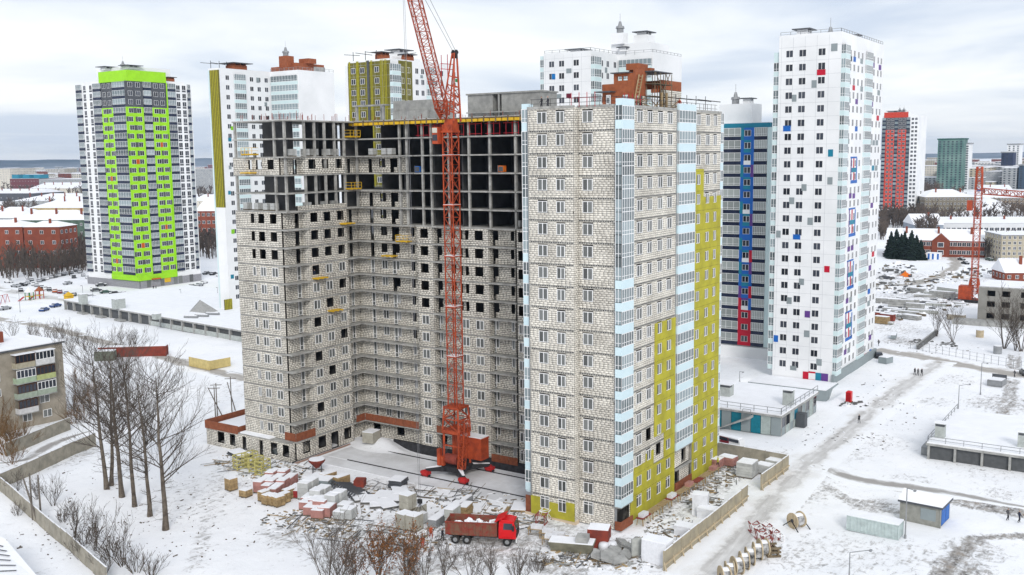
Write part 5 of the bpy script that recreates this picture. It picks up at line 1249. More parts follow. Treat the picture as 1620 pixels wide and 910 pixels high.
# ============================================================ green tower
GX, GY, GZ = 133.0, 285.0, 86.5
T = thing('green_tower', 'tall tower with lime green bands and grey balconies, on the left', 'tower block', (GX, GY, 0)); FG, FGR = Face('L', GX), Face('R', GY)
m = MB(); m.box(GX, GX+.3, GY, GY+34.3, 0, GZ-5); m.box(GX+.31, GX+30, GY, GY+.3, 0, GZ-5); m.box(GX+.4, GX+29.6, GY+34, GY+34.3, 0, GZ-5); m.box(GX+29.7, GX+30, GY+.31, GY+34.3, 0, GZ-5); m.box(GX+.3, GX+29.6, GY+.3, GY+34, GZ-5.6, GZ-5.3)
m.build('white_wall', M_cladw, T)
yref = 300; SL = lambda p: FG.su(p, yref); SR = lambda p: FGR.su(p, yref); nfg = 23; fg = 3.33; zt_ = GZ-4.6; zb_ = zt_-fg*nfg
def gbal(F, a, b, n):
    a, b = sorted((a, b))
    for k in range(nfg): placed(T, 'balcony_glazing', bay_mesh(round(b-a, 2), fg, .5, n, M_navy, 1.2, M_glassb), F, (a+b)/2, zb_+k*fg)
gbal(FG, SL(131.6), SL(139.5), 4); gbal(FG, SL(158), SL(170), 6); gbal(FG, SL(188.5), GY+.1, 6); gbal(FGR, SR(234.8), SR(246.7), 5); gbal(FGR, SR(271.5), SR(285), 5); gbal(FGR, SR(304), SR(308), 2)
far_windows(T, FG, [SL(144), SL(153.5)], zb_, fg, nfg, 1.7, 1.9); far_windows(T, FGR, [SR(290), SR(299)], zb_, fg, nfg, 1.9, 1.9)
m = MB()
for k in range(nfg):
    for u, F in ((SL(144), FG), (SL(153.5), FG), (SR(290), FGR), (SR(299), FGR)): F.box(m, u-.9, u+.9, zb_+k*fg+.1, zb_+k*fg+.75, 0, .05)
m.build('grey_spandrel', M_dgrey, T, kind='stuff')
secs = [(FG, SL(188.3), SL(170.5), 'a'), (FGR, SR(206.5), SR(233.8), 'b'), (FGR, SR(247.5), SR(270.5), 'c')]
for F, a, b, s_ in secs:
    a, b = sorted((a, b)); wd_ = b-a; m = MB(); F.box(m, a, b, zb_, zb_+fg*(nfg-3), 0, .35); m.build('lime_wall', M_lime, T)
    m = MB(); F.box(m, a, b, zb_+fg*(nfg-3), zb_+fg*nfg, 0, .34); m.build('dark_wall', M_dgrey, T)
    m = MB(); g_ = MB(); o_ = MB(); rowA = MB()
    for k in range(nfg):
        z = zb_+k*fg+1.0; top3 = k >= nfg-3
        if top3: us_ = [a+wd_*.28, a+wd_*.72]
        elif k % 2: us_ = [a+wd_*.27, a+wd_*.73]
        else: us_ = [a+wd_*.24, a+wd_*.76]
        for u in us_: placed(T, 'window', rawmesh(_win_far(2.0, 1.9), 'w', [M_white, M_glassd]) if (('gw') not in WM) else WM['gw'], F, u, z, .36); 
        if not top3:
            mb = o_ if (k*7+len(s_)+ord(s_)) % 5 == 0 else g_
            if k % 2: F.box(mb, us_[0]+1.05, us_[1]-1.05, z, z+1.9, .35, .40)
            else:
                sd_ = -1 if (s_ == 'b' or k % 4) else 1
                for u in us_: F.box(g_, u+sd_*1.05, u+sd_*2.0, z, z+1.9, .35, .40)
    g_.build('grey_panel', M_dgrey, T, kind='stuff'); o_.build('orange_panel', mat('orange_panel', (.55, .10, .01)), T, kind='stuff')
m = MB(); FG.box(m, GY-.6, SL(170.0), zt_, GZ-.4, 0, .9); m.build('lime_band', M_lime, T)
m = MB(); m.box(GX+.0, SR(270.8), GY-.6, GY, zt_, GZ-.4); m.build('lime_band', M_lime, T)
m = MB(); FGR.box(m, SR(270.6), SR(272), zb_, zt_, 0, .6); FG.box(m, GY-.6, SL(171), zb_-2.2, zb_, 0, .9); m.box(GX, SR(272), GY-.6, GY, zb_-2.2, zb_); m.build('lime_frame', M_lime, T)
m = MB(); m.box(GX+.0, GX+30.2, GY-.2, GY+20, -1, zb_-2.3); m.box(GX-.25, GX+2, GY+.2, GY+35, -1, zb_-2.4); m.build('grey_base', mat('grey_base_cladding', (.30, .30, .32), .8), T)
m = MB()
for i, u in enumerate((GX+3, GX+9.5, GX+16, GX+18.5, GX+24)): m.box(u, u+1.8, GY-.26, GY-.2, .2, 3.2)
m.build('shop_window', M_glass, T)
m = MB(); m.box(GX+11.5, GX+14.5, GY-.3, GY-.2, 1.3, 3.8); m.build('yellow_sign', M_yellow, T)
m = MB(); m.box(GX+5, GX+9, GY-1.5, GY-.6, 3.2, 3.6); m.build('red_canopy', mat('orange_panel', (.55, .10, .01)), T)
roofcap(T, GX+2, GX+28, GY+2, GY+32, GZ-5, par=1.5)
m = MB(); m.box(GX+4, GX+24, GY+5, GY+26, GZ-5, GZ+1.6); m.build('machine_room', M_cladw, T); vent(T, GX+4, GY+18, GZ+.6, M_cladw, 5, 1.2); vent(T, GX+6, GY+6, GZ+.6, M_cladw, 5, 1.2); finial(T, GX+6, GY+11, GZ+1); vent(T, GX+22, GY+3, GZ-3.6, M_oran, 3, 1.6)
# ============================================================ red and white tower far right
RX = 690.0; FRT = Face('L', RX); S_ = lambda p: FRT.su(p, 300)
T = thing('red_tower', 'distant tower with a red facade and white side right of the white tower', 'tower block', (RX, 125, 0))
ztr = FRT.sz(1420, 183); a, b = S_(1449), S_(1392); m = MB(); m.box(RX, RX+28, a, b, 0, ztr); m.build('white_wall', M_cladw, T)
c = S_(1430.5); fr_ = 3.05; nr = int((ztr-6)/fr_); zr = ztr-1.5-fr_*nr
m = MB(); FRT.box(m, c, S_(1397), zr, zr+fr_*(nr-3), 0, .3); m.build('red_wall', mat('red_orange_cladding', (.56, .055, .03)), T); m = MB(); FRT.box(m, c, S_(1397), zr+fr_*(nr-3), zr+fr_*nr, 0, .3); m.build('dark_wall', M_dgrey, T)
m = MB(); FRT.box(m, c-1, S_(1395), ztr-1.5, ztr+2.5, 0, .6); m.build('red_band', mat('red_orange_cladding', (.56, .055, .03)), T)
me_w = rawmesh(_win_far(1.8, 1.8), 'far_window', [M_white, M_glassd]); gb = MB()
for k in range(nr):
    for p in (1402.5, 1408.5, 1420.5, 1426.5, 1440, 1445.5): placed(T, 'window', me_w, FRT, S_(p), zr+k*fr_+.8, .32 if p < 1430 else .02)
for p0, p1 in ((1392.5, 1398), (1412, 1417), (1430.5, 1436)):
    for k in range(nr): FRT.box(gb, S_(p1), S_(p0), zr+k*fr_, zr+k*fr_+1.2, 0, .5, 0); FRT.box(gb, S_(p1), S_(p0), zr+k*fr_+1.2, zr+k*fr_+fr_, 0, .45, 1)
gb.build('balcony_glazing', [M_navy, M_glassb], T, kind='stuff')
vent(T, RX+4, b-6, ztr+1, M_cladw, 6, 2.5); vent(T, RX+4, a+14, ztr+1, M_cladw, 6, 2.5); m = MB(); m.box(RX+3, RX+20, a+8, b-3, ztr, ztr+3.4); m.build('machine_room', M_cladw, T); finial(T, RX+6, (a+b)/2+2, ztr+3); finial(T, RX+6, (a+b)/2-1, ztr+3)
def simple_tower(label, d, px0, px1, ytop, mt, cat='tower block', bands=None, nm='tower_block', pxs=None, yb=300, fh=3.0, mt2=None):
    P = AD((px0+px1)/2, d); X = P[0]; F = Face('L', X); T = thing(nm, label, cat, (X, P[1], 0)); z = F.sz((px0+px1)/2, ytop); a, b = sorted((F.su(px0, 250), F.su(px1, 250)))
    m = MB(); m.box(X, X+30, a, b, 0, z); m.build('wall', mt, T)
    n = int(z/fh); m = MB(); c = max(3, int((b-a)/5))
    for k in range(n):
        for i in range(c): u = a+(b-a)*(i+.5)/c; F.box(m, u-1.1, u+1.1, k*fh+.8, k*fh+2.5, 0, .15, 0)
    m.build('window', M_glassd, T, kind='stuff'); m = MB(); m.box(X-1, X+31, a-1, b+1, z, z+1.6); m.build('roof', mt2 or M_ral, T); return T, F, a, b, z
M_grt = mat('green_tower_cladding', (.05, .13, .115), .6, .1, .06, c2=(.17, .27, .235)); 
simple_tower('distant green tower with a dark green roof edge', 1300, 1483, 1523, 221, M_grt, mt2=mat('dark_green', (.01, .09, .07)), nm='green_tower'); T_, F_, a, b, z = simple_tower('white slim tower against the distant green tower', 1310, 1523, 1531.5, 228, M_cladw, nm='white_tower')
simple_tower('dark blue block with beige side in the right distance', 1500, 1584, 1603, 242, mat('dark_blue_cladding', (.03, .04, .09)), nm='tower_block'); simple_tower('white tower behind the dark blue block in the right distance', 1560, 1593, 1613, 229, M_cladw, nm='white_tower')
simple_tower('blue-grey block cut by the right edge of the frame', 1300, 1613, 1650, 262, mat('blue_grey_glass', (.05, .08, .12)), nm='tower_block')
# ============================================================ trees
def branches(mb, p, d, L, r, depth, rnd, up=.25, n0=3, spread=.6, leaves=None, minr=.013):
    p = Vector(p); d = Vector(d).normalized(); segs_ = 3 if depth > 1 else 2; q = p
    for i in range(segs_):
        dn = (d+Vector((rnd.uniform(-.24, .24), rnd.uniform(-.24, .24), rnd.uniform(-.08, .16)+up*.12))).normalized()
        e = q+dn*(L/segs_); r1 = r*(1-(i+1)/segs_*.55)
        mb.tube(q, e, max(minr, r*(1-i/segs_*.55)), max(minr, r1), n=5 if r > .1 else 3, caps=False)
        if depth > 0:
            for _ in range(n0 if i else max(1, n0-2)):
                a = rnd.uniform(0, 2*math.pi); s = dn.orthogonal().normalized(); s = Matrix.Rotation(a, 3, dn) @ s
                nd = (dn*rnd.uniform(.55, 1.0)+s*spread*rnd.uniform(.6, 1.2)+Vector((0, 0, up))).normalized()
                f = rnd.random(); branches(mb, q.lerp(e, f), nd, L*rnd.uniform(.38, .62), r1*.55, depth-1, rnd, up, n0, spread, leaves, minr)
        elif leaves is not None:
            for _ in range(3 if rnd.random() < .6 else 1):
                c = q.lerp(e, rnd.random())+Vector((rnd.uniform(-.15, .15), rnd.uniform(-.15, .15), rnd.uniform(-.25, .05))); s_ = rnd.uniform(.07, .17); u = Vector((rnd.uniform(-1, 1), rnd.uniform(-1, 1), rnd.uniform(-1, 1))).normalized(); v = u.orthogonal().normalized()
                leaves.add([c-u*s_, c+v*s_*.7, c+u*s_, c-v*s_*.7], [(0, 1, 2, 3)])
        q = e; d = dn
def poplar(px, py, pyt, lab, seed, lean=0, r0=.34, fork=False, wide=1.0):
    rnd = random.Random(seed); P = G(px, py); H = TOP(px, pyt, P)+.0; P[2] = float(HZf(P[0], P[1]))
    t = thing('bare_tree', lab, 'tree', tuple(P), group='row of tall bare trees on the snowy bank'); m = MB(); b = MB(); q = Vector(P)-Vector((0, 0, .3)); n = 10; ptsl = [q.copy()]
    dvec = Vector((rnd.uniform(-.02, .02), rnd.uniform(-.02, .02)+lean, 1))
    for i in range(n):
        e = q+dvec.normalized()*(H/n); e.x += rnd.uniform(-.12, .12); e.y += rnd.uniform(-.12, .12)
        m.tube(q, e, r0*(1-i/n*.88)*(1.35 if i == 0 else 1), r0*(1-(i+1)/n*.88), n=8, caps=False); q = e; ptsl.append(e.copy())
    m.build('trunk', M_bark, t, smooth=True)
    for i in range(34):
        f = rnd.uniform(.30, .985); j = min(n-1, int(f*n)); c = ptsl[j].lerp(ptsl[j+1], f*n-j); a = rnd.uniform(0, 2*math.pi)
        up_ = rnd.uniform(.25, 1.1); L_ = H*rnd.uniform(.12, .34)*(1.25-f*.62)*wide
        branches(b, c, (math.cos(a), math.sin(a), up_), L_, r0*.30*(1.1-f*.7), 2, rnd, .35, 3, .55)
    for i in range(9):                                # dead twigs low on the stem
        f = rnd.uniform(.08, .32); j = int(f*n); c = ptsl[j].lerp(ptsl[j+1], f*n-j); a = rnd.uniform(0, 2*math.pi); branches(b, c, (math.cos(a), math.sin(a), .1), H*.07, .05, 1, rnd, .1, 2, .7)
    b.build('branches', M_twig, t); return t
poplar(262, 838, 590, 'nearest tall bare tree, rightmost of the row on the bank', 11, r0=.40, wide=1.25)
poplar(237, 816, 598, 'second tall bare tree from the right in the row on the bank', 12)
poplar(213, 800, 560, 'third tall bare tree from the right in the row on the bank', 13)
poplar(193, 786, 556, 'thick-stemmed bare tree in the middle of the row on the bank', 14, r0=.38)
poplar(176, 768, 565, 'bare tree second from the left in the row on the bank', 15)
poplar(169, 774, 552, 'leftmost bare tree of the row, leaning to the left', 16, lean=.05, r0=.36, wide=1.2)
SHR = []
def shrub_proto(seed, H, nst, leaf=False, spread=.5, depth=2, mt=None, minr=.016):
    rnd = random.Random(seed); t = thing('bare_shrub', 'x', 'shrub', (0, 0, -500), world=False); b = MB(); lf = MB() if leaf else None
    for i in range(nst):
        a = rnd.uniform(0, 2*math.pi); s = rnd.uniform(.05, spread)
        branches(b, (math.cos(a)*s*.6, math.sin(a)*s*.6, -.1), (math.cos(a)*s, math.sin(a)*s, 1), H*rnd.uniform(.6, 1), .045+H*.005, depth, rnd, .35, 3 if depth < 3 else 2, .6, lf, minr)
    b.build('branches', mt or M_twig, t)
    if leaf: lf.build('leaves', M_leafb, t)
    t.location = (0, 0, 0); return t
M_brtw = mat('brown_bush_twigs', (.20, .115, .05), .95, .2, .8, c2=(.13, .08, .04))
prot = {'a': shrub_proto(1, 4.5, 6, spread=.75), 'b': shrub_proto(2, 3.0, 8, spread=1.0), 'c': shrub_proto(3, 6.5, 5, spread=.7, depth=3, minr=.014), 'leafy': shrub_proto(4, 9, 6, True, .75, 3), 'brown': shrub_proto(5, 4.6, 9, False, 1.1, 2, M_brtw, .022), 'far': shrub_proto(6, 9, 5, False, .4, 2, None, .05), 'big': shrub_proto(8, 10, 5, False, .7, 3, None, .015)}
first = set()
def shrub(kind, px, py, lab, s=1.0, group=None, cat='shrub', name=None, z=None):
    P = G(px, py); P[2] = float(HZf(P[0], P[1])) if math.hypot(P[0], P[1]) < 300 else 0
    o = copy_tree(prot[kind]) if kind in first else prot[kind]; first.add(kind)
    o.location = P; o.rotation_euler = (0, 0, rng.uniform(0, 6.28)); o.scale = (s, s, s*rng.uniform(.9, 1.1)); tag(o, lab, cat, group)
    if name: o.name = name
    for k in ('group',):
        if group is None and k in o: del o[k]
    return o
shrub('leafy', 600, 925, 'large birch with dry brown leaves at the bottom centre', .82, cat='tree', name='birch_tree'); shrub('leafy', 645, 935, 'birch with dry brown leaves right of the largest one at the bottom centre', .72, cat='tree', name='birch_tree'); shrub('leafy', 560, 935, 'birch with brown leaves left of the largest one at the bottom', .6, cat='tree', name='birch_tree')
shrub('big', 520, 945, 'wide bare tree rising from the bottom edge left of the birches', .95, cat='tree', name='bare_tree'); shrub('big', 545, 960, 'bare tree half cut by the bottom edge under the brick packs', .8, cat='tree', name='bare_tree')
shrub('c', 700, 918, 'bare reddish shrub at the bottom below the dump truck', .7); shrub('c', 745, 925, 'bare shrub at the bottom edge in front of the dump truck cab', .75); shrub('b', 820, 915, 'small bare shrub right of the truck at the bottom edge', 1.0); shrub('a', 670, 925, 'bare bush at the bottom edge right of the birches', 1.0); shrub('a', 780, 920, 'bare bush at the bottom edge under the truck cab', .9); shrub('b', 850, 905, 'thin bare bush nearest the tipped rubble at the bottom', .8)
g_ = 'thin bare bushes along the concrete fence'
for i, (px, py, s) in enumerate([(85, 800, 1), (100, 825, 1), (118, 850, 1.2), (135, 862, 1.1), (150, 872, 1.3), (175, 885, 1.1), (195, 895, 1.3), (215, 905, 1.2), (25, 785, .9), (240, 912, 1), (128, 885, .8), (165, 905, .9), (60, 790, .8), (28, 815, .7)]):
    shrub('b' if i % 2 else 'a', px, py, 'thin bare bush by the lower left concrete fence, '+ORD[i]+' from the top', s*.8, g_)
g_ = 'tangled bushes between the old brick house and the tall trees'
for i, (px, py, s) in enumerate([(116, 648, .8), (128, 632, .8), (145, 645, .9), (122, 606, .75), (150, 622, .7), (133, 664, .8), (118, 670, .7)]): shrub('brown', px, py, 'tangled brown bush behind the old brick house, '+ORD[i]+' from its corner', s, g_)
for i, (px, py, s) in enumerate([(10, 720, 1.2), (25, 712, 1.0), (38, 705, .9), (0, 690, 1.2), (20, 735, .8)]): shrub('brown', px, py, 'orange-brown bush below the old brick house, '+['behind the middle','nearest the fence','right end','far left','front'][i]+' of the clump', s, 'orange-brown bushes at the left edge')
g_ = 'bare bushes by the grey lane at the left'
for i, (px, py) in enumerate(sorted(((60, 545), (75, 540), (90, 548), (48, 540), (20, 535), (110, 560), (135, 555), (100, 535), (190, 552), (205, 556), (125, 545), (215, 545)))): shrub('c', px, py, 'bare bush beside the grey lane, '+ORD[i]+' from the left edge', .75, g_)
g_ = 'bare trees at the car park by the red brick house'
for i, (px, py) in enumerate(sorted(((5, 440), (15, 447), (28, 438), (45, 445), (60, 442), (70, 436), (85, 440), (100, 432), (110, 436), (120, 426), (130, 432), (20, 425), (52, 430), (92, 428), (136, 420)))): shrub('far', px, py, 'bare tree before the red brick house, '+ORD[i]+' from the left edge', .95, g_, 'tree', 'bare_tree')
shrub('big', 1482, 532, 'bare forked tree left of the unfinished grey building', .85, cat='tree', name='bare_tree'); shrub('big', 1507, 540, 'bare leaning tree standing nearest the site ditch on the right', .95, cat='tree', name='bare_tree'); shrub('big', 1588, 552, 'bare birch in front of the unfinished grey building', 1.4, cat='tree', name='bare_tree'); shrub('big', 1606, 555, 'thin bare tree between the two birches at the right edge', 1.0, cat='tree', name='bare_tree'); shrub('big', 1616, 556, 'bare birch at the right edge of the frame', 1.4, cat='tree', name='bare_tree')
# woods in the distance: countless, one object each
def wood(label, quads, n, H, seed):
    rnd = random.Random(seed); m = MB()
    for i in range(n):
        q = quads[i % len(quads)]; px = rnd.uniform(q[0], q[1]); py = rnd.uniform(q[2], q[3]); P = Vector(G(px, py)); P.z = -.5; h = H*rnd.uniform(.55, 1.2)
        m.bar(P, P+Vector((0, 0, h*.8)), .35)
        for k in range(9):
            a = rnd.uniform(0, 6.28); z = h*rnd.uniform(.25, .8); c = P+Vector((0, 0, z)); e = c+Vector((math.cos(a), math.sin(a), rnd.uniform(.7, 1.6)))*h*rnd.uniform(.10, .24)
            m.bar(c, e, .22*max(1, (P-Vector(CAM)).length/600))
    return m.build('wood', mat('far_twigs', (.12, .09, .07), .95, .2, .05, c2=(.06, .05, .045)), kind='stuff', label=label)
wood('dark bare wood behind the white warehouse', [(1450, 1525, 312, 345), (1450, 1490, 300, 325), (1540, 1640, 340, 352), (1450, 1480, 345, 380), (1455, 1530, 330, 346), (1395, 1450, 350, 362)], 800, 13, 1)
wood('bare trees among the far buildings on the left', [(0, 140, 296, 305), (60, 140, 320, 335), (0, 60, 330, 345), (95, 140, 405, 430), (312, 350, 385, 410), (305, 350, 300, 318), (0, 140, 306, 312), (95, 142, 385, 428), (0, 100, 425, 440), (0, 50, 350, 360)], 560, 13, 2)
wood('bare trees in front of the blocks right of the red tower', [(1462, 1640, 346, 352), (1392, 1402, 350, 380), (1560, 1600, 404, 412)], 200, 12, 3)
# far city: houses one cannot pick apart beyond a kilometre
def city(label, quads, n, seed):
    rnd = random.Random(seed); m = MB(); 
    for i in range(n):
        q = quads[i % len(quads)]; P = G(rnd.uniform(q[0], q[1]), rnd.uniform(q[2], q[3])); w_, l_, h = rnd.uniform(12, 22), rnd.uniform(20, 80), rnd.choice([6, 9, 15, 15, 27]); k = rnd.randrange(4)
        if rnd.random() < .5: w_, l_ = l_, w_
        m.box(P[0], P[0]+w_, P[1], P[1]+l_, -1, h, k); m.box(P[0]-.4, P[0]+w_+.4, P[1]-.4, P[1]+l_+.4, h, h+.6, 4)
        for f_ in range(max(1, int(h/3))):
            z_ = f_*3+1; nn = max(2, int(l_/5)); 
            for j_ in range(nn): y_ = P[1]+l_*(j_+.3)/nn; m.box(P[0]-.12, P[0], y_, y_+l_/nn*.42, z_, z_+1.4, 5)
            nn = max(2, int(w_/5))
            for j_ in range(nn): x_ = P[0]+w_*(j_+.3)/nn; m.box(x_, x_+w_/nn*.42, P[1]-.12, P[1], z_, z_+1.4, 5)
    return m.build('far_city', [M_panel, M_creamw, M_brickr, M_beige, M_snow, M_glassd], kind='stuff', label=label)
city('far low city to the left of the green tower', [(-20, 140, 274, 300), (60, 140, 268, 285)], 170, 4); city('far low city to the right', [(1450, 1640, 262, 285), (1500, 1640, 285, 300)], 240, 5); city('far low city between the towers', [(300, 350, 266, 300)], 30, 6)
# spruces by the school
def spruce(px, py, pyt, lab, seed):
    rnd = random.Random(seed); P = G(px, py); H = TOP(px, pyt, P); P[2] = 0; t = thing('spruce_tree', lab, 'tree', tuple(P), group='spruces in front of the red brick school'); m = MB(); m.tube((P[0], P[1], -.5), (P[0], P[1], H*.97), .3, .04, 6); m.build('trunk', M_bark, t); c = MB()
    for k in range(26):
        f = k/26; z = H*(.05+.93*f); r = H*.34*(1-f)**.85+.2; n = max(7, int(19*(1-f)))
        for i in range(n):
            a = 2*math.pi*(i+rnd.random())/n; rr = r*rnd.uniform(.65, 1.15); p = Vector((P[0], P[1], z)); e = p+Vector((math.cos(a)*rr, math.sin(a)*rr, -rr*.28)); s = Vector((-math.sin(a), math.cos(a), 0))*rr*.30
            mid = p.lerp(e, .55); c.add([p+Vector((0, 0, .3)), mid+s, e, mid-s, mid+Vector((0, 0, -.9))], [(0, 1, 2, 3), (0, 3, 4, 1), (1, 4, 2), (3, 2, 4)])
    c.build('crown', mat('dark_spruce', (.012, .028, .018), .95, .2, 1, island=.4, c2=(.006, .016, .012)), t)
for i, (a, b, c, s) in enumerate([(1409, 406, 364, 'leftmost'), (1417, 409, 360, 'second from the left'), (1430, 410, 364, 'middle'), (1441, 411, 362, 'broad and tall, right of the middle'), (1425, 406, 368, 'small, behind the middle'), (1456, 411, 378, 'shorter, at the right end'), (1449, 408, 370, 'second from the right')]): spruce(a, b, c, f'dark spruce in front of the red brick school, {s}', 40+i)

# ============================================================ parked cars, copied from one built car
def car_proto(paint, snow=True, kind='sedan'):
    t = thing('parked_car', 'x', 'car', (0, 0, 0), world=False); m = MB(); Lh = 2.15; W = .86
    prof = [(-Lh, .35), (-Lh, .75), (-Lh+.15, .92), (-1.25, .98), (-.75, 1.42), (.55, 1.45), (1.15, 1.0), (Lh-.1, .86), (Lh, .6), (Lh, .35)] if kind == 'sedan' else [(-Lh, .4), (-Lh, 1.1), (-Lh+.15, 1.62), (-Lh+.4, 1.72), (.6, 1.72), (1.2, 1.12), (Lh-.1, 1.0), (Lh, .7), (Lh, .4)]
    n = len(prof); vs = []
    for s in (-1, 1):
        for x, z in prof: vs.append((x, s*(W if z < 1.05 else W*.82), z))
    fs = [tuple(range(n))[::-1], tuple(range(n, 2*n))]+[(i, (i+1) % n, n+(i+1) % n, n+i) for i in range(n)]
    m.add(vs, fs); m.build('body', paint, t)
    g = MB(); zt = prof[4][1]-.06 if kind == 'sedan' else 1.64; zb = 1.03 if kind == 'sedan' else 1.14
    x0, x1 = (-1.15, 1.0) if kind == 'sedan' else (-1.95, 1.05)
    for s in (-1, 1): g.add([(x0, s*(W-.05), zb), (x1, s*(W-.05), zb), (.5, s*(W*.82+.012), zt), (-.72 if kind == 'sedan' else x0+.1, s*(W*.82+.012), zt)], [(0, 1, 2, 3)])
    g.build('side_window', M_glassd, t); g = MB(); g.add([(1.14, -W*.78, zb+.02), (1.14, W*.78, zb+.02), (.60, W*.72, zt+.03), (.60, -W*.72, zt+.03)], [(0, 1, 2, 3)]); g.add([(x0-.14, -W*.78, zb+.02), (x0-.14, W*.78, zb+.02), (-.80 if kind == 'sedan' else x0-.02, W*.72, zt), (-.80 if kind == 'sedan' else x0-.02, -W*.72, zt)], [(0, 1, 2, 3)])
    g.build('windscreen', M_glassd, t)
    for x in (-1.35, 1.35):
        for s in (-1, 1): w_ = MB(); w_.tube((x, s*.68, .32), (x, s*.89, .32), .33, n=12); w_.build('wheel', M_tyre, t)
    for s in (-1, 1): h = MB(); h.box(Lh-.06, Lh+.03, s*.6-.16, s*.6+.16, .62, .78); h.build('headlight', M_white, t)
    if snow:
        h = MB(); zz = prof[4][1] if kind == 'sedan' else 1.72; h.box(-.75 if kind == 'sedan' else -1.7, .55, -.66, .66, zz+.0, zz+.12); h.box(1.2, 2.05, -.72, .72, .93 if kind == 'sedan' else 1.06, 1.06 if kind == 'sedan' else 1.16)
        if kind == 'sedan': h.box(-2.0, -1.28, -.7, .7, .93, 1.05)
        h.build('snow_cover', M_snow, t)
    return t
paints = {n: mat('car_paint_'+n, c, .3, .03, 1, spec=.5) for n, c in {'black': (.012, .012, .015), 'silver': (.30, .31, .33), 'white': (.68, .69, .70), 'maroon': (.17, .012, .02), 'blue': (.02, .06, .20), 'orange': (.40, .10, .03), 'dark grey': (.05, .055, .06), 'green': (.03, .07, .05)}.items()}
CP = {}
def put_car(colr, px, py, ang, lab, kind='sedan', snow=True, grp=None):
    key = (colr, kind, snow)
    if key in CP: t = copy_tree(CP[key])
    else: t = car_proto(paints[colr], snow, kind); CP[key] = t
    P = G(px, py); t.location = (P[0], P[1], float(HZf(P[0], P[1]))); t.rotation_euler = (0, 0, R(ang)); tag(t, lab, 'car', grp or 'cars parked around the green tower')
row = [('silver', 25, 454, 100, 'silver snow-capped car at the left, beside the bare trees'), ('black', 36, 452, 100, 'black snow-capped car next to the leftmost silver one'), ('dark grey', 50, 445, 60, 'dark grey car under the trees before the red brick house'), ('white', 53, 451, 60, 'white car in the second row left of the long snowy row'),
 ('silver', 62, 446, 62, 'silver car, first of the long snow-covered row'), ('black', 68, 444, 62, 'black car, second of the long snow-covered row'), ('white', 74, 442, 62, 'white car, third of the long snow-covered row'), ('silver', 81, 440, 62, 'silver car, fourth of the long snow-covered row'), ('dark grey', 87, 439, 62, 'dark grey car, fifth of the long snow-covered row'), ('white', 93, 437, 62, 'white car, sixth of the long snow-covered row'), ('black', 100, 436, 62, 'black car, seventh of the long snow-covered row'), ('silver', 107, 434, 62, 'silver car, eighth of the long snow-covered row'),
 ('dark grey', 113, 433, 60, 'dark grey car near the red sign of the car park'), ('silver', 126, 432, 60, 'silver car parked deepest by the tower corner'), ('black', 120, 430, 60, 'black car behind the dark cross-over near the tower'), ('silver', 107, 450, 20, 'silver car standing alone on the lane'), ('silver', 58, 453, 60, 'silver car at the near end of the double row'), ('black', 66, 456, 60, 'black car, first of the near row'), ('white', 72, 458, 60, 'white car, second of the near row'), ('black', 78, 460, 60, 'black car, third of the near row'), ('orange', 87, 463, 55, 'orange car in the near row'), ('maroon', 95, 464, 55, 'maroon car beside the orange one'), ('blue', 105, 466, 55, 'blue car in the near row'), ('dark grey', 117, 468, 50, 'dark grey car at the right end of the near row'),
 ('maroon', 116, 482, 15, 'maroon car alone in front of the near row'), ('silver', 143, 471, -5, 'silver car behind the white kiosk on the garage'), ('dark grey', 152, 461, -28, 'dark grey car, left of three at the tower wall'), ('green', 167, 464, -28, 'dark green car, middle of three at the tower wall'), ('black', 182, 466, -28, 'black car, right of three at the tower wall'), ('blue', 88, 486, 15, 'blue car standing in the snow by the playground'), ('blue', 70, 492, 30, 'blue car nearest the garage corner'), ('silver', 8, 490, 10, 'silver car at the left edge below the playground'),
 ('white', 226, 472, 8, 'white car right of the tower corner, left of a pair'), ('white', 247, 469, 10, 'white car right of the tower corner, right of a pair'), ('black', 260, 460, 20, 'black car behind the large dark off-roader'), ('silver', 288, 457, 20, 'silver car right of the dark off-roader'), ('dark grey', 303, 455, 20, 'dark grey car at the right end of the tower row'), ('black', 338, 435, 15, 'black car beyond the tower by the road'), ('white', 348, 437, 15, 'white car beyond the tower by the road'), ('dark grey', 327, 434, 15, 'dark grey car farthest beyond the tower')]
for r_ in row: put_car(*r_)
for i, (c_, px, py, a_) in enumerate([('white', 14, 447, 100), ('silver', 44, 449, 60), ('black', 33, 461, 60), ('silver', 132, 437, 60), ('white', 139, 441, 60), ('dark grey', 160, 453, -28), ('silver', 196, 467, -20), ('black', 210, 470, -15), ('silver', 315, 453, 20), ('white', 322, 449, 20), ('dark grey', 205, 478, 5), ('silver', 188, 474, 5)]):
    put_car(c_, px, py, a_, 'snowy '+c_+' car, '+['at the left edge under the bare trees', 'between the two rows before the red brick house', 'below the near row by the play towers', 'close to the left end of the tower base', 'at the left end of the tower base, nearer', 'single one left of the three at the tower wall', 'under the tower corner, left', 'under the tower corner, right', 'past the right end of the tower row', 'farthest past the right end of the tower row', 'on the lane above the garage roof, right', 'on the lane above the garage roof, left'][i])
put_car('black', 270, 463, 18, 'large black off-roader in front of the green tower', 'suv', False); put_car('dark grey', 117, 440, 60, 'tall dark cross-over near the tower corner', 'suv')
put_car('black', 1390, 566, 20, 'dark car passing behind the white tower on the slushy road', 'sedan', False, 'cars on the right side'); put_car('dark grey', 1622, 594, 20, 'dark car cut by the right edge on the slushy road', 'sedan', True, 'cars on the right side')
for i, (c_, px, py, s) in enumerate([('dark grey', 1521, 412, 'grey car beside the far crane by the school'), ('black', 1527, 418, 'black car in front of the school car park'), ('green', 1565, 412, 'green car beyond the far crane')]): put_car(c_, px, py, 40, s, 'sedan', True, 'cars on the right side')
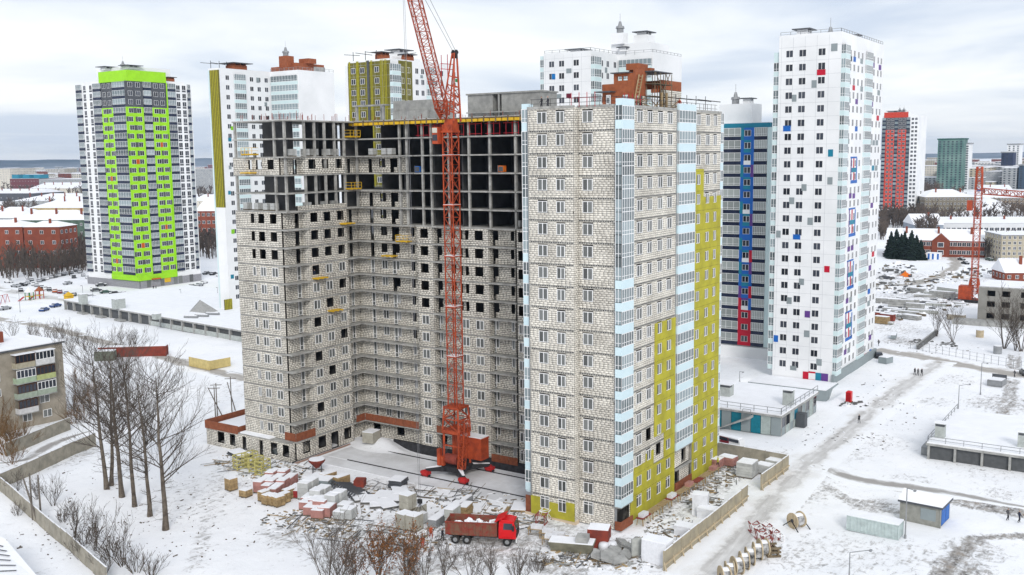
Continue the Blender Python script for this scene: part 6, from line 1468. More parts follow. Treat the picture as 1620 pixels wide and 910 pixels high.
put_car('maroon', 1141, 703, 75, 'maroon vehicle half hidden behind the insulated corner of the block', 'suv', True, 'cars on the right side'); put_car('white', 1158, 707, 75, 'white van-like car behind the grey fence near the teal garage', 'suv', True, 'cars on the right side')

# ============================================================ people: one continuous body grown on a skeleton
def person_mat(name, jacket, legs=(.015, .015, .02), hat=(.02, .02, .02)):
    m = bpy.data.materials.new('clothing_'+name); m.use_nodes = True; t = m.node_tree; b = t.nodes['Principled BSDF']; b.inputs['Roughness'].default_value = .85
    tcn = N(t, 'ShaderNodeTexCoord'); s = N(t, 'ShaderNodeSeparateXYZ'); t.links.new(tcn.outputs['Object'], s.inputs[0]); r = N(t, 'ShaderNodeValToRGB'); r.color_ramp.interpolation = 'CONSTANT'; el = r.color_ramp.elements
    mr = N(t, 'ShaderNodeMath', operation='DIVIDE'); t.links.new(s.outputs[2], mr.inputs[0]); mr.inputs[1].default_value = 2
    el[0].position = 0; el[0].color = (.01, .01, .01, 1); el[1].position = .06; el[1].color = (*legs, 1)
    for p_, c_ in ((.40, jacket), (.765, (.45, .27, .20)), (.84, hat)): e_ = el.new(p_); e_.color = (*c_, 1)
    t.links.new(mr.outputs[0], r.inputs[0]); t.links.new(r.outputs[0], b.inputs['Base Color']); return m
def person(loc, rz, label, pm, walk=.25, arms=.1):
    J = {'pel': (0, 0, .95), 'wai': (0, 0, 1.12), 'che': (0, 0.02, 1.36), 'nec': (0, .02, 1.5), 'hd0': (0, .03, 1.60), 'hd1': (0, .04, 1.74),
         'hl': (-.11, 0, .90), 'kl': (-.12, walk*.45+.04, .5), 'al': (-.12, walk*.5-.06, .08), 'tl': (-.12, walk*.5+.12, .04), 'hr': (.11, 0, .90), 'kr': (.12, -walk*.2+.03, .5), 'ar': (.12, -walk*.8, .10), 'tr': (.12, -walk*.8+.16, .04),
         'sl': (-.20, .02, 1.42), 'el': (-.29, -.06-arms, 1.15), 'wl': (-.28, .10-arms, .93), 'fl': (-.27, .14-arms, .84), 'sr': (.20, .02, 1.42), 'er': (.29, .02+arms, 1.15), 'wr': (.27, .20+arms, .96), 'fr': (.26, .26+arms, .89)}
    rad = {'pel': .15, 'wai': .14, 'che': .17, 'nec': .065, 'hd0': .09, 'hd1': .095, 'hl': .11, 'kl': .075, 'al': .055, 'tl': .05, 'hr': .11, 'kr': .075, 'ar': .055, 'tr': .05, 'sl': .075, 'el': .058, 'wl': .042, 'fl': .03, 'sr': .075, 'er': .058, 'wr': .042, 'fr': .03}
    E_ = [('pel', 'wai'), ('wai', 'che'), ('che', 'nec'), ('nec', 'hd0'), ('hd0', 'hd1'), ('pel', 'hl'), ('hl', 'kl'), ('kl', 'al'), ('al', 'tl'), ('pel', 'hr'), ('hr', 'kr'), ('kr', 'ar'), ('ar', 'tr'), ('che', 'sl'), ('sl', 'el'), ('el', 'wl'), ('wl', 'fl'), ('che', 'sr'), ('sr', 'er'), ('er', 'wr'), ('wr', 'fr')]
    ks = list(J); me = bpy.data.meshes.new('person'); me.from_pydata([J[k] for k in ks], [(ks.index(a), ks.index(b)) for a, b in E_], []); me.materials.append(pm)
    o = bpy.data.objects.new('person', me); col.objects.link(o); md = o.modifiers.new('skin', 'SKIN'); 
    sv = me.skin_vertices[0].data if me.skin_vertices else None
    if sv is None:
        bm = bmesh.new(); bm.from_mesh(me); lay = bm.verts.layers.skin.verify(); bm.verts.ensure_lookup_table()
        for i, k in enumerate(ks): bm.verts[i][lay].radius = (rad[k], rad[k]); bm.verts[i][lay].use_root = (k == 'pel')
        bm.to_mesh(me); bm.free()
    else:
        for i, k in enumerate(ks): sv[i].radius = (rad[k], rad[k]); sv[i].use_root = (k == 'pel')
    su = o.modifiers.new('smooth', 'SUBSURF'); su.levels = 1; su.render_levels = 1
    o.location = loc; o.rotation_euler = (0, 0, R(rz)); tag(o, label, 'person'); return o
pmd = person_mat('dark', (.02, .02, .025)); pmg = person_mat('grey', (.08, .08, .085)); pmr = person_mat('orange', (.45, .06, .02), (.35, .05, .02), (.55, .12, .02)); pmn = person_mat('navy', (.015, .02, .045)); pmk = person_mat('redhat', (.02, .02, .03), hat=(.5, .02, .02))
def gp(px, py): P = G(px, py); return (P[0], P[1], float(HZf(P[0], P[1]))+.06)
for px, py, rz, pm, lab in [(1359, 670, -40, pmd, 'person in dark clothes walking alone on the rutted snow road'), (1447, 593, 140, pmd, 'person in black, leftmost of three walking at the road junction'), (1452, 594, 140, pmg, 'person in grey-black, middle of three at the road junction'), (1458, 594, 140, pmd, 'person in black, rightmost of three at the road junction'), (1390, 548, 60, pmd, 'person in dark clothes near the ditch right of the white tower'), (1605, 598, 30, pmg, 'person walking beside the slushy road at the right edge'), (1594, 824, 200, pmg, 'person in grey walking right of the grey kiosk, left of two'), (1612, 828, 200, pmn, 'person in navy with a bag walking at the right edge, right of two'),
  (168, 486, 90, pmd, 'person in black standing on the garage roof, leftmost of three'), (173, 486, 90, pmd, 'person in black standing on the garage roof, middle of three'), (181, 486, 60, pmd, 'person in black beside the white kiosk on the garage roof'), (243, 458, 0, pmd, 'person at the entrance of the green tower, left of a pair'), (247, 458, 20, pmd, 'person at the entrance of the green tower, right of a pair'), (700, 856, 180, pmk, 'worker in dark clothes and red helmet behind the dump truck'), (682, 852, 150, pmr, 'worker in orange overalls with white stripes left of the truck'), (669, 868, 120, pmr, 'worker in orange-red overalls stooping among packs below the crane load'), (650, 838, 80, pmr, 'worker in orange overalls farthest left behind the birch twigs'), (1491, 428, 0, pmd, 'tiny person by the blue and white site cabin')]:
    person(gp(px, py), rz, lab, pm)
for px, py, pm, lab in ((857, 172, pmd, 'worker in black on the roof edge, left of two by the lift house'), (867, 172, pmk, 'worker with red helmet on the roof edge, right of two by the lift house')):
    P = G(px, py, ROOF+.1); d_ = ray(px, 168); P = CAM+d_*((3.0-CAM[0])/d_[0]); person((3.0, P[1], ROOF+.07), 30, lab, pm)
P = PX(1095, 166, 20); person((PY(1075, 168, 1.5)[0], 1.5, ROOF+.07), 60, 'worker with orange helmet crouching on the roof of the right wing', pmr)
P = PX(498, 430, 0); person((PY(498, 432, 61.5)[0], 61.6, FZ(10)), 180, 'worker in navy standing in an opening above the yellow platform', pmn)
P = PY(1108, 750, -1.5); person((31.0, -2.2, 1.1), 0, 'worker in black and yellow on the trestles at the insulated corner', person_mat('hivis', (.45, .42, .03), hat=(.3, .5, .02)))
# ============================================================ old brick house with glazed balconies at the left
AX1, AY, AH = -3.5, 122.0, 15.4
T = thing('old_apartment_house', 'old grey-brown brick house with patched glazed balconies at the left edge', 'building', (-20, AY, 0))
FH = Face('R', AY); uw = lambda p, y: FH.su(p, y)
holes = []; winl = [(62, 83, 560, 0)]
m = MB(); m.box(-60, AX1, AY, AY+13, -1, AH); m.build('brick_wall', M_brickg, T)
m = MB(); m.box(-60.3, AX1+.4, AY-.4, AY+13.4, AH, AH+.3); m.build('roof', M_dgrey, T); m = MB(); m.box(-60.2, AX1+.3, AY-.3, AY+13.3, AH+.3, AH+.5); m.build('roof_snow', M_snow, T)
xs = [uw(20, 600), uw(52, 600), uw(83, 600)]
cols_b = [mat('cream_parapet', (.42, .38, .28)), mat('pale_green_parapet', (.38, .48, .34)), mat('grey_green_parapet', (.36, .42, .34)), mat('white_parapet', (.66, .66, .66)), mat('lime_parapet', (.45, .50, .22))]
for k in range(4):
    z = 3.2+k*2.95
    for i in range(2):
        x0, x1 = xs[i], xs[i+1]
        if k == 0 and i == 1: continue
        mm_ = cols_b[[(3, 3), (2, 2), (1, 4), (0, 3)][k][i]]
        m = MB(); m.box(x0+.05, x1-.05, AY-1.4, AY-1.3, z, z+1.05); m.box(x0+.05, x0+.12, AY-1.3, AY, z, z+1.05); m.box(x1-.12, x1-.05, AY-1.3, AY, z, z+1.05); m.build('balcony_parapet', mm_, T)
        m = MB(); m.box(x0, x1, AY-1.45, AY, z-.15, z); m.build('balcony_slab', M_conc, T)
        m = MB(); n = 5
        for j in range(n+1): xx = x0+.08+(x1-x0-.24)*j/n; m.box(xx, xx+.09, AY-1.41, AY-1.3, z+1.05, z+2.6)
        m.box(x0+.05, x1-.05, AY-1.42, AY-1.3, z+2.5, z+2.62); m.box(x0+.05, x1-.05, AY-1.42, AY-1.3, z+1.05, z+1.14); m.box(x1-.13, x1-.05, AY-1.3, AY, z+2.5, z+2.62)
        fr = m.build('glazing_frame', M_white if (k + i) in (4, 2) else mat('brown_frame', (.10, .05, .03)), T)
        m = MB(); m.box(x0+.1, x1-.1, AY-1.34, AY-1.32, z+1.1, z+2.55); m.box(x1-.10, x1-.08, AY-1.3, AY, z+1.1, z+2.55); m.build('pane', M_glassd, fr)
        if k == 3: m = MB(); m.box(x0-.1, x1+.1, AY-1.6, AY, z+2.63, z+2.75); m.build('balcony_roof_snow', M_snow, T)
for (a, b, k) in ((38, 52, 0), (62, 80, 0), (64, 80, 1), (-22, 5, 1), (-22, 5, 2), (-22, 5, 3), (33, 50, -1), (66, 82, -1)):
    x0, x1 = uw(a, 640), uw(b, 640); window(T, FH, (x0+x1)/2, 3.2+k*2.95+1.0, abs(x1-x0)*.85, 1.5, 'double', .05)
for (x, y, w_, h) in ((uw(-5, 540), AY+5, 1.6, 1.6), (uw(10, 540), AY+5, 1.4, 1.5)): m = MB(); m.box(x-w_/2, x+w_/2, y-.5, y+.5, AH+.5, AH+.5+h); m.build('chimney', M_brickg, T)
m = MB(); m.box(uw(10, 545)-5, uw(10, 545)+4, AY+8, AY+12, AH+.5, AH+2.6); m.build('roof_hatch', M_brickr, T)
# ============================================================ fences
def fence(name, label, P0, P1, h, pan, mt, cat='fence', rail=False, th=.12, snow=True, zoff=0.0):
    P0 = np.array(P0[:2], float); P1 = np.array(P1[:2], float); L_ = float(np.linalg.norm(P1-P0)); n = max(1, round(L_/pan)); ang = math.atan2(P1[1]-P0[1], P1[0]-P0[0]); t = thing(name, label, cat, (P0[0], P0[1], 0)); M_ = Matrix.Rotation(ang, 3, 'Z')
    sn = MB(); po = MB()
    for i in range(n):
        a, b = L_*i/n, L_*(i+1)/n; c = (a+b)/2; q = M_ @ Vector((c, 0, 0)); gz = float(HZf(P0[0]+q.x, P0[1]+q.y))
        m = MB(); m.rbox((P0[0]+q.x, P0[1]+q.y, gz+h/2+zoff), (b-a-.10, th, h*rng.uniform(.97, 1.02)), ang+rng.uniform(-.012, .012), tilt=rng.uniform(-.03, .03)); m.build('panel', mt, t)
        if snow: sn.rbox((P0[0]+q.x, P0[1]+q.y, gz+h+.04+zoff), (b-a-.1, th+.04, .07), ang)
        q = M_ @ Vector((a, 0, 0)); m = MB(); m.rbox((P0[0]+q.x, P0[1]+q.y, gz+h/2+zoff), (.16, .20, h+.1), ang); m.build('post', mt, t)
        if rail:
            side = M_ @ Vector((a, -.35, 0)); po.bar((P0[0]+side.x, P0[1]+side.y, gz), (P0[0]+q.x, P0[1]+q.y, gz+1.2), .14)
            q2 = M_ @ Vector((b, -.14, 0)); q1 = M_ @ Vector((a, -.14, 0)); po.bar((P0[0]+q1.x, P0[1]+q1.y, gz+.75), (P0[0]+q2.x, P0[1]+q2.y, gz+.75), .16)
    if snow: sn.build('snow_cap', M_snow, t)
    if rail: po.build('brace', M_reel, t)
    return t
M_plf = mat('plywood_hoarding', (.38, .33, .23), .85, .12, .7, c2=(.27, .24, .18))
fence('site_hoarding', 'long timber and panel hoarding beside the rutted road, right of the block', (-8.6, -11.4), (21.2, -10.9), 2.5, 2.75, M_plf, rail=True)
fence('site_hoarding', 'short timber hoarding beyond the gap, nearer the teal garage', (26.6, -11.0), (38.6, -11.2), 2.5, 2.9, M_plf, rail=True)
fence('concrete_fence', 'plain grey concrete fence closing the yard behind the insulated corner', (39.0, -11.0), (40.2, 8.5), 2.4, 4.0, M_fence)
fence('concrete_fence', 'weathered concrete panel fence running to the bottom edge at the lower left', G(-4, 772), G(170, 925), 2.3, 2.5, M_fence)
fence('concrete_fence', 'weathered concrete fence climbing from the left edge towards the tall trees', G(2, 772), G(152, 704), 2.4, 3.2, M_fence)
fence('concrete_fence', 'pale concrete fence along the foot of the old brick house', G(10, 722), G(112, 680), 2.4, 3.2, M_fence)
fence('concrete_fence', 'low dark fence cut by the left edge above the corner', G(-20, 775), G(44, 740), 1.2, 3, M_dgrey, zoff=0)
# ============================================================ poles, lamps
def pole(px, py, pyt, lab, lean=(0, 0), r=.15, cross=False, group=None):
    P = G(px, py); h = TOP(px, pyt, P); t = thing('utility_pole', lab, 'pole', tuple(P), group=group); m = MB(); m.tube((P[0], P[1], -.3), (P[0]+lean[0], P[1]+lean[1], h), r, r*.7, 8); m.build('shaft', M_pole, t)
    if cross: m = MB(); m.bar((P[0]+lean[0]-.7, P[1]+lean[1]+.9, h-.4), (P[0]+lean[0]+.7, P[1]+lean[1]-.9, h-.4), .12); m.build('crossarm', M_pole, t)
pole(52, 822, 748, 'grey utility pole, leftmost of three inside the fence corner'); pole(60, 826, 750, 'leaning prop pole, middle of three inside the fence corner', (-1.0, 1.4)); pole(65, 820, 751, 'short grey utility pole, rightmost of three inside the fence corner')
pole(341, 660, 611, 'utility pole with crossarm, leftmost of those by the annexe', r=.12, cross=True); pole(344, 658, 606, 'utility pole with crossarm by the annexe, second from the left', r=.12, cross=True); pole(352, 657, 612, 'leaning prop pole by the annexe', (-1.8, 1.8), .12); pole(367, 652, 596, 'utility pole nearest the gable, with crossarm', r=.12, cross=True); pole(373, 650, 604, 'leaning prop pole nearest the gable', (-1.0, 1.0), .12)
m = MB(); a = G(344, 658); b = G(367, 652); m.tube((b[0], b[1], 8.5), (12, 73.4, 9.5), .03, n=3); m.tube((a[0], a[1], 8.0), (b[0], b[1], 8.4), .03, n=3); m.build('overhead_wire', M_cable, label='thin black wire from the poles to the gable', cat='wire')
def lamp(px, py, pyt, lab, arm=(-1.2, -1.2)):
    P = G(px, py); h = TOP(px, pyt, P); t = thing('street_lamp', lab, 'street lamp', tuple(P)); m = MB(); m.tube((P[0], P[1], -.1), (P[0], P[1], h), .10, .06, 8); m.tube((P[0], P[1], -.1), (P[0], P[1], .5), .16, n=8); m.build('post', M_ral, t); m = MB(); m.bar((P[0], P[1], h), (P[0]+arm[0], P[1]+arm[1], h+.25), .08); m.box(P[0]+arm[0]-.35, P[0]+arm[0]+.15, P[1]+arm[1]-.2, P[1]+arm[1]+.1, h+.15, h+.32); m.build('lamp_head', M_ral, t)
lamp(1551, 625, 574, 'grey street lamp nearest the metal skip'); lamp(1515, 668, 610, 'grey street lamp left of the flat garage', (1.2, -1.6)); lamp(1432, 852, 772, 'grey street lamp in front of the grey kiosk'); lamp(1343, 925, 874, 'bent lamp post at the bottom edge of the frame', (1.4, -2.0))
for px, py, pt in ((1170, 606, 588), (132, 478, 452), (148, 487, 455), (345, 480, 455), (353, 493, 460), (32, 494, 462), (287, 480, 458), (240, 440, 425)): lamp(px, py, pt, 'thin lamp post '+{1170:'in the snow at the foot of the blue tower',132:'just left of the first vent kiosk on the garage',148:'just right of the first vent kiosk',345:'by the garage near the white tower corner',353:'right of the tarpaulin shelter',32:'between the swing and the play towers',287:'in the lane below the large dark off-roader',240:'close to the entrance corner of the green tower'}[px])
# ============================================================ low garages with snow roofs
def garage(name, label, x0, x1, y0, y1, h, wall, face_l=None, face_r=None):
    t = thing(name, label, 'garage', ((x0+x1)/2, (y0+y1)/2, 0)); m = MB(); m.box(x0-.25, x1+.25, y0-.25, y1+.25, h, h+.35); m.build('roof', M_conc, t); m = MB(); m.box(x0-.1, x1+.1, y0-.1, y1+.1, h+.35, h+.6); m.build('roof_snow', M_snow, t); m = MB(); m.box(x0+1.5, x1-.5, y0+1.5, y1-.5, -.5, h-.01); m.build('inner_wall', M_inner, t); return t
def vbox(t, x, y, z, w_, h, mt=None):
    m = MB(); m.box(x-w_/2, x+w_/2, y-w_/2, y+w_/2, z, z+h); o = m.build('ventilation_box', mt or mat('pale_green_grey', (.45, .48, .46)), t); m = MB(); m.box(x-w_*.62, x+w_*.62, y-w_*.62, y+w_*.62, z+h, z+h+.15); m.build('snow_cap', M_snow, o); m = MB(); m.box(x-w_/2-.02, x, y-w_/2-.02, y+w_/2-.1, z+h-.5, z+h-.15); m.build('grille', M_dgrey, o)
# teal garage on the right
h = 3.5; X0, X1, Y0, Y1 = 57.0, 78.5, -3.6, 22
t = garage('garage', 'low garage with teal and grey panels, outside stair and snowy roof behind the insulated corner', X0, X1, Y0, Y1, h, M_mgrey)
FGl, FGr_ = Face('L', X0), Face('R', Y0); M_lt = mat('light_green_grey_panel', (.40, .46, .44)); M_te = mat('bright_teal_panel', (.01, .19, .26))
for i in range(13):
    a = Y0+.0+i*1.9; m = MB(); FGl.box(m, a+.05, a+1.85, 0, h, -.2, 0); m.build('wall_panel', [M_mgrey, M_lt, M_te, M_mgrey, M_te, M_mgrey, M_te, M_mgrey, M_te, M_lt, M_te, M_mgrey, M_te][i], t)
for i, mt in enumerate([M_glassd, M_glassd, M_lt, M_teal, M_glassd, M_mgrey, M_glassd, M_lt, M_glassd]):
    a = X0+.3+i*2.3; m = MB(); FGr_.box(m, a, a+2.2, 0, h*.42, -.2, 0); m.build('wall_panel', M_lt if i % 2 else M_mgrey, t); m = MB(); FGr_.box(m, a, a+2.2, h*.42, h, -.2, -.02); m.build('wall_panel', mt, t)
    m = MB(); FGr_.box(m, a-.08, a+.03, 0, h, -.1, .08); m.build('pier', M_conc, t)
m = MB(); m.box(X0+8, X0+9.6, Y0-1.8, Y0-.1, 0, 2.6); m.build('side_box', M_dgrey, t)
m = MB(); m.add([(X0-1.7, 1.5, h), (X0-.3, 1.5, h), (X0-.3, 8.0, .2), (X0-1.7, 8.0, .2), (X0-1.7, 1.5, h-.5), (X0-.3, 1.5, h-.5), (X0-.3, 8.8, -.2), (X0-1.7, 8.8, -.2)], [(0, 1, 2, 3), (7, 6, 5, 4), (0, 3, 7, 4), (1, 5, 6, 2), (0, 4, 5, 1), (3, 2, 6, 7)]); m.build('outside_stair', M_conc, t)
m = MB(); rail_line(m, [(X0, Y1), (X0, Y0), (X1, Y0)], h+.5, 1.2, 2.4); rail_line(m, [(X0-1.7, 1.5), (X0-1.7, 3.0)], h, 1.2, 1.5); m.build('railing', M_ral, t)
P = G(1247, 645, h); vbox(t, P[0], P[1], h+.5, 1.7, 3.0); P = G(1149, 630, h); vbox(t, P[0], P[1], h+.5, 2.2, 2.4)
P = G(1147, 657, 0)
# flat garage bottom right
h = 2.4; X0, X1, Y0, Y1 = 56.5, 82, -62, -28.8
t = garage('garage', 'flat garage with shade-dark open bays with deep snow on its roof, right of the muddy track', X0, X1, Y0, Y1, h, M_dgrey); F_ = Face('L', X0)
for i in range(9):
    y = Y1-i*4.1; m = MB(); m.box(X0-.12, X0+.3, y-.35, y, 0, h); m.build('pier', M_conc, t)
m = MB(); m.box(X0+.35, X0+.5, Y0, Y1, 0, h); m.box(X0+.5, X1, Y1-.3, Y1-.1, 0, h); m.build('dark_wall', mat('garage_bay_shade', (.10, .105, .11), .8), t); m = MB(); m.box(X0-2.2, X0-.2, Y0, -46, 0, .9); m.build('ramp_wall', mat('pale_green_grey', (.45, .48, .46)), t)  # dark sheet stands for the shade in the openings between piers
m = MB(); rail_line(m, [(X0+.1, Y0), (X0+.1, Y1), (X1, Y1)], h+.5, 1.0, 2.6); m.build('railing', M_ral, t); P = G(1487, 697, h); vbox(t, P[0], P[1], h+.5, 1.5, 2.6); P = G(1618, 712, h); vbox(t, P[0], P[1], h+.5, 1.5, 2.6)
m = MB(); m.box(X0+2, X0+6, Y1+.3, Y1+1.4, 0, 1.4); m.build('steps', M_ral, t)
# long garage in the middle left
A = np.array([83.9, 259.6]); Bq = np.array([71.4, 150.0]); d_ = (Bq-A)/np.linalg.norm(Bq-A); ang = math.atan2(d_[1], d_[0]); Lg = float(np.linalg.norm(Bq-A))
t = thing('garage', 'long low garage with dark bays and a wide snowy roof between the towers', 'garage', (A[0], A[1], 0), ang, world=False)
h = 3.0; wd_ = 48
m = MB(); m.box(-.3, Lg, -.3, wd_, h, h+.4); m.build('roof', M_conc, t); m = MB(); m.box(-.2, Lg, -.15, wd_, h+.4, h+.65); m.build('roof_snow', M_snow, t); m = MB(); m.box(.5, Lg, .6, wd_-1, -.5, h-.01); m.build('dark_wall', mat('garage_bay_shade', (.10, .105, .11), .8), t)  # dark fill paints the shade inside the open bays
n = 18
for i in range(n+1): m = MB(); m.box(Lg*i/n-.3, Lg*i/n+.3, -.15, .6, 0, h); m.build('pier', M_conc, t)
for i in range(9, n): m = MB(); m.box(Lg*i/n+.3, Lg*(i+1)/n-.3, .05, .3, .1, 1.5); m.build('low_wall_panel', mat('pale_green_grey', (.45, .48, .46)), t)
for i in (2, 4, 6): m = MB(); m.box(Lg*i/n, Lg*i/n+4.5, -2.0, -.2, 0, .5); m.build('step', M_conc, t)
def onroof(px, py, w_, l_, hh, mt, nm, lab, cat):
    P = G(px, py, h+.6); t = thing(nm, lab, cat, tuple(P), ang); ORG[t.name] = np.zeros(3); m = MB(); m.box(-w_/2, w_/2, -l_/2, l_/2, 0, hh); m.build('body', mt, t); m = MB(); m.box(-w_/2-.15, w_/2+.15, -l_/2-.15, l_/2+.15, hh, hh+.15); m.build('snow_cap', M_snow, t); m = MB(); m.box(-w_/2-.03, -w_/2, -l_/2+.2, l_/2-.2, hh-.6, hh-.25); m.build('grille', M_dgrey, t)
pg_ = mat('pale_green_grey', (.45, .48, .46))
onroof(132, 481, 2.2, 2.2, 3.4, pg_, 'vent_kiosk', 'pale vent kiosk on the long garage, nearest the car park', 'kiosk'); onroof(188, 488, 2.6, 3.4, 3.2, pg_, 'vent_kiosk', 'pale grey vent kiosk on the long garage beside the group of people', 'kiosk'); onroof(248, 505, 2.0, 2.0, 1.7, pg_, 'vent_kiosk', 'small grey box on the snowy roof of the long garage', 'kiosk')
P = G(324, 493, h+.6); t = thing('tarpaulin_tent', 'grey peaked tarpaulin shelter on the snowy garage roof', 'tent', tuple(P)); x, y, z = P; m = MB(); m.add([(x-2.5, y+4, z), (x-2.5, y-3.5, z), (x+2.5, y-3.5, z), (x+2.5, y+4, z), (x-.4, y+1.4, z+3.6)], [(0, 1, 4), (1, 2, 4), (2, 3, 4), (3, 0, 4)]); m.build('canvas', mat('tent_grey', (.36, .36, .35)), t); m = MB(); m.bar((x-2.6, y+4.1, z), (x-.4, y+1.4, z+3.7), .14); m.build('pole', M_ral, t)
for i, (px, py) in enumerate(((302, 503), (319, 501), (336, 498))): P = G(px, py, h+.7); t = thing('pipe', f'{["left","middle","right"][i]} one of three snow-covered pipes on the long garage roof', 'pipe', tuple(P), group='pipes on the garage roof'); m = MB(); m.tube((P[0]-.8, P[1]+2.0, P[2]+.3), (P[0]+.8, P[1]-2.2, P[2]+.3), .42, n=10); m.build('pipe_body', M_ral, t); m = MB(); m.rbox((P[0], P[1], P[2]+.72), (.5, 4, .16), math.atan2(-4.2, 1.6)-math.pi/2); m.build('snow_cap', M_snow, t)
# ============================================================ containers, kiosks, small buildings
def container(px0, px1, py0, py1, hh, dep, mt, label, name='container', cat='container', rib=True, snow=True):
    A = G(px0, py0)[:2]; B2 = G(px1, py1)[:2]; L_ = float(np.linalg.norm(B2-A)); an = math.atan2(B2[1]-A[1], B2[0]-A[0]); t = thing(name, label, cat, (A[0], A[1], 0), an, world=False); dn = np.array([-math.sin(an), math.cos(an)]); sg = 1 if np.dot(dn, A-CAM[:2]) > 0 else -1
    m = MB(); m.box(0, L_, 0, sg*dep, .1, hh)
    if rib:
        n = int(L_/.45)
        for i in range(n): m.box(L_*(i+.15)/n, L_*(i+.6)/n, -sg*.07, 0, .2, hh-.12)
        for i in range(int(dep/.45)): y = sg*dep*(i+.2)/int(dep/.45); m.box(L_, L_+.06, y, y+sg*.2, .2, hh-.12)
    m.build('body', mt, t); f = MB()
    for x in (0, L_): f.box(x-.08, x+.08, -sg*.09, sg*.05, 0, hh+.02)
    f.box(0, L_, -sg*.09, 0, hh-.1, hh+.03); f.box(0, L_, -sg*.09, 0, 0, .14); f.build('frame', mt, t)
    if snow: m = MB(); m.box(.02, L_-.02, 0, sg*dep, hh, hh+.16); m.build('snow_cap', M_snow, t)
    return t, L_, sg
container(1340, 1421, 838, 855, 2.0, 2.4, mat('pale_mint_container', (.50, .58, .57), .6), 'pale mint corrugated container in the snow left of the grey kiosk')
t, L_, sg = container(1424, 1487, 823, 836, 3.0, 4.6, mat('grey_kiosk_wall', (.30, .30, .27), .7), 'grey transformer kiosk with dark eaves and a blue end door', 'kiosk', 'kiosk', rib=False)
m = MB(); m.add([(-.3, -.3*sg, 3.0), (L_+.3, -.3*sg, 3.0), (L_+.3, 4.9*sg, 3.0), (-.3, 4.9*sg, 3.0), (-.3, 2.3*sg, 4.0), (L_+.3, 2.3*sg, 4.0)], [(0, 1, 5, 4), (2, 3, 4, 5), (0, 4, 3), (1, 2, 5)]); m.build('pitched_roof', M_snow, t); m = MB(); m.box(-.32, L_+.32, -.34*sg, -.3*sg, 2.75, 3.02); m.box(L_+.3, L_+.34, -.3*sg, 4.9*sg, 2.75, 3.02); m.build('eaves', M_dgrey, t); m = MB(); m.box(L_+.0, L_+.06, .5*sg, 2.2*sg, .2, 2.5); m.box(L_+.0, L_+.06, 2.5*sg, 4.2*sg, .2, 2.5); m.build('blue_door', M_blue, t); m = MB(); m.box(L_-2.6, L_-.6, -.06*sg, 0, .8, 2.4); m.build('panel_door', M_mgrey, t)
container(156, 263, 566, 563, 2.6, 2.4, M_rust, 'row of rust red corrugated containers beside the grey lane'); container(150, 181, 572, 571, 2.5, 2.4, mat('grey_green_container', (.17, .19, .15)), 'grey-green container in front of the rust red ones')
t, L_, sg = container(300, 332, 579, 586, 2.3, 6, mat('pale_yellow_cabin', (.60, .48, .20), .7), 'pale yellow site cabin with snow on top, left of the gable', 'site_cabin', 'cabin', rib=False)
P = G(1343, 636); t = thing('portable_toilet', 'bright red portable toilet in the snow beside the rutted road', 'toilet', tuple(P)); x, y, z = P; m = MB(); m.box(x-.55, x+.55, y-.55, y+.55, .1, 2.1); m.build('cabin_body', M_truck, t); m = MB(); m.add([(x-.6, y-.6, 2.1), (x+.6, y-.6, 2.1), (x+.6, y+.6, 2.1), (x-.6, y+.6, 2.1), (x-.3, y-.3, 2.35), (x+.3, y-.3, 2.35), (x+.3, y+.3, 2.35), (x-.3, y+.3, 2.35)], BOXF.tolist()); m.build('roof', M_truck, t); m = MB(); m.box(x-.6, x-.55, y-.4, y+.4, .2, 2.0); m.build('door', mat('deep_red', (.35, .005, .01)), t); m = MB(); m.box(x-.7, x+.7, y-.7, y+.7, 0, .1); m.build('base', M_wood_d, t)
t, L_, sg = container(1562, 1585, 610, 613, 1.3, 3.6, M_ral, 'open grey metal skip by the slushy road', 'skip', 'skip', rib=False, snow=False); m = MB(); m.box(.2, L_-.2, .2*sg, 3.4*sg, 1.3, 1.45); m.build('snow_fill', M_snow, t); m = MB(); m.box(0, L_, 3.3*sg, 3.5*sg, 1.3, 2.1); m.build('back_board', M_dgrey, t)
t, L_, sg = container(1465, 1487, 411, 412, 3.2, 4, M_white, 'white and blue striped site cabin right of the spruces', 'site_cabin', 'cabin', rib=False)
m = MB(); 
for a in (.12, .42, .78): m.box(L_*a, L_*(a+.13), -sg*.1, 0, .3, 3.0)
m.build('blue_stripe', M_blue, t)
container(1390, 1402, 575, 577, 1.6, 3, M_mgrey, 'low grey box in the snow behind the white tower', 'vent_box', 'vent box', rib=False)
# shed roof, bottom-left corner
t = thing('shed', 'snowy corrugated shed roof with dark ribs in the bottom left corner', 'shed', tuple(G(0, 910, 4))); C0, C1, C2, C3 = G(-60, 820, 4.2), G(8, 852, 4.2), G(75, 930, 3.6), G(-40, 960, 3.6); m = MB()
m.add([C0, C1, C2, C3, C0-np.array([0, 0, .3]), C1-np.array([0, 0, .3]), C2-np.array([0, 0, .3]), C3-np.array([0, 0, .3])], [(0, 3, 2, 1), (4, 5, 6, 7), (0, 1, 5, 4), (1, 2, 6, 5), (2, 3, 7, 6), (3, 0, 4, 7)]); m.build('roof_snow', M_snow, t)
for i in range(9):
    a = C0+(C3-C0)*(.25+i/12); b = C1+(C2-C1)*(.25+i/12); e = a+(b-a)*rng.uniform(.72, .8); a2 = np.array([0, 0, .06]); m = MB(); m.bar(a+a2, e+a2, .16, h=.05); m.build('roof_rib', M_dgrey, t)
m = MB(); m.bar(C1-np.array([0, 0, .2]), C1-np.array([0, 0, 4.2]), .3); m.bar(C2-np.array([0, 0, .2]), C2-np.array([0, 0, 4]), .3); m.build('wall_post', M_brickg, t)
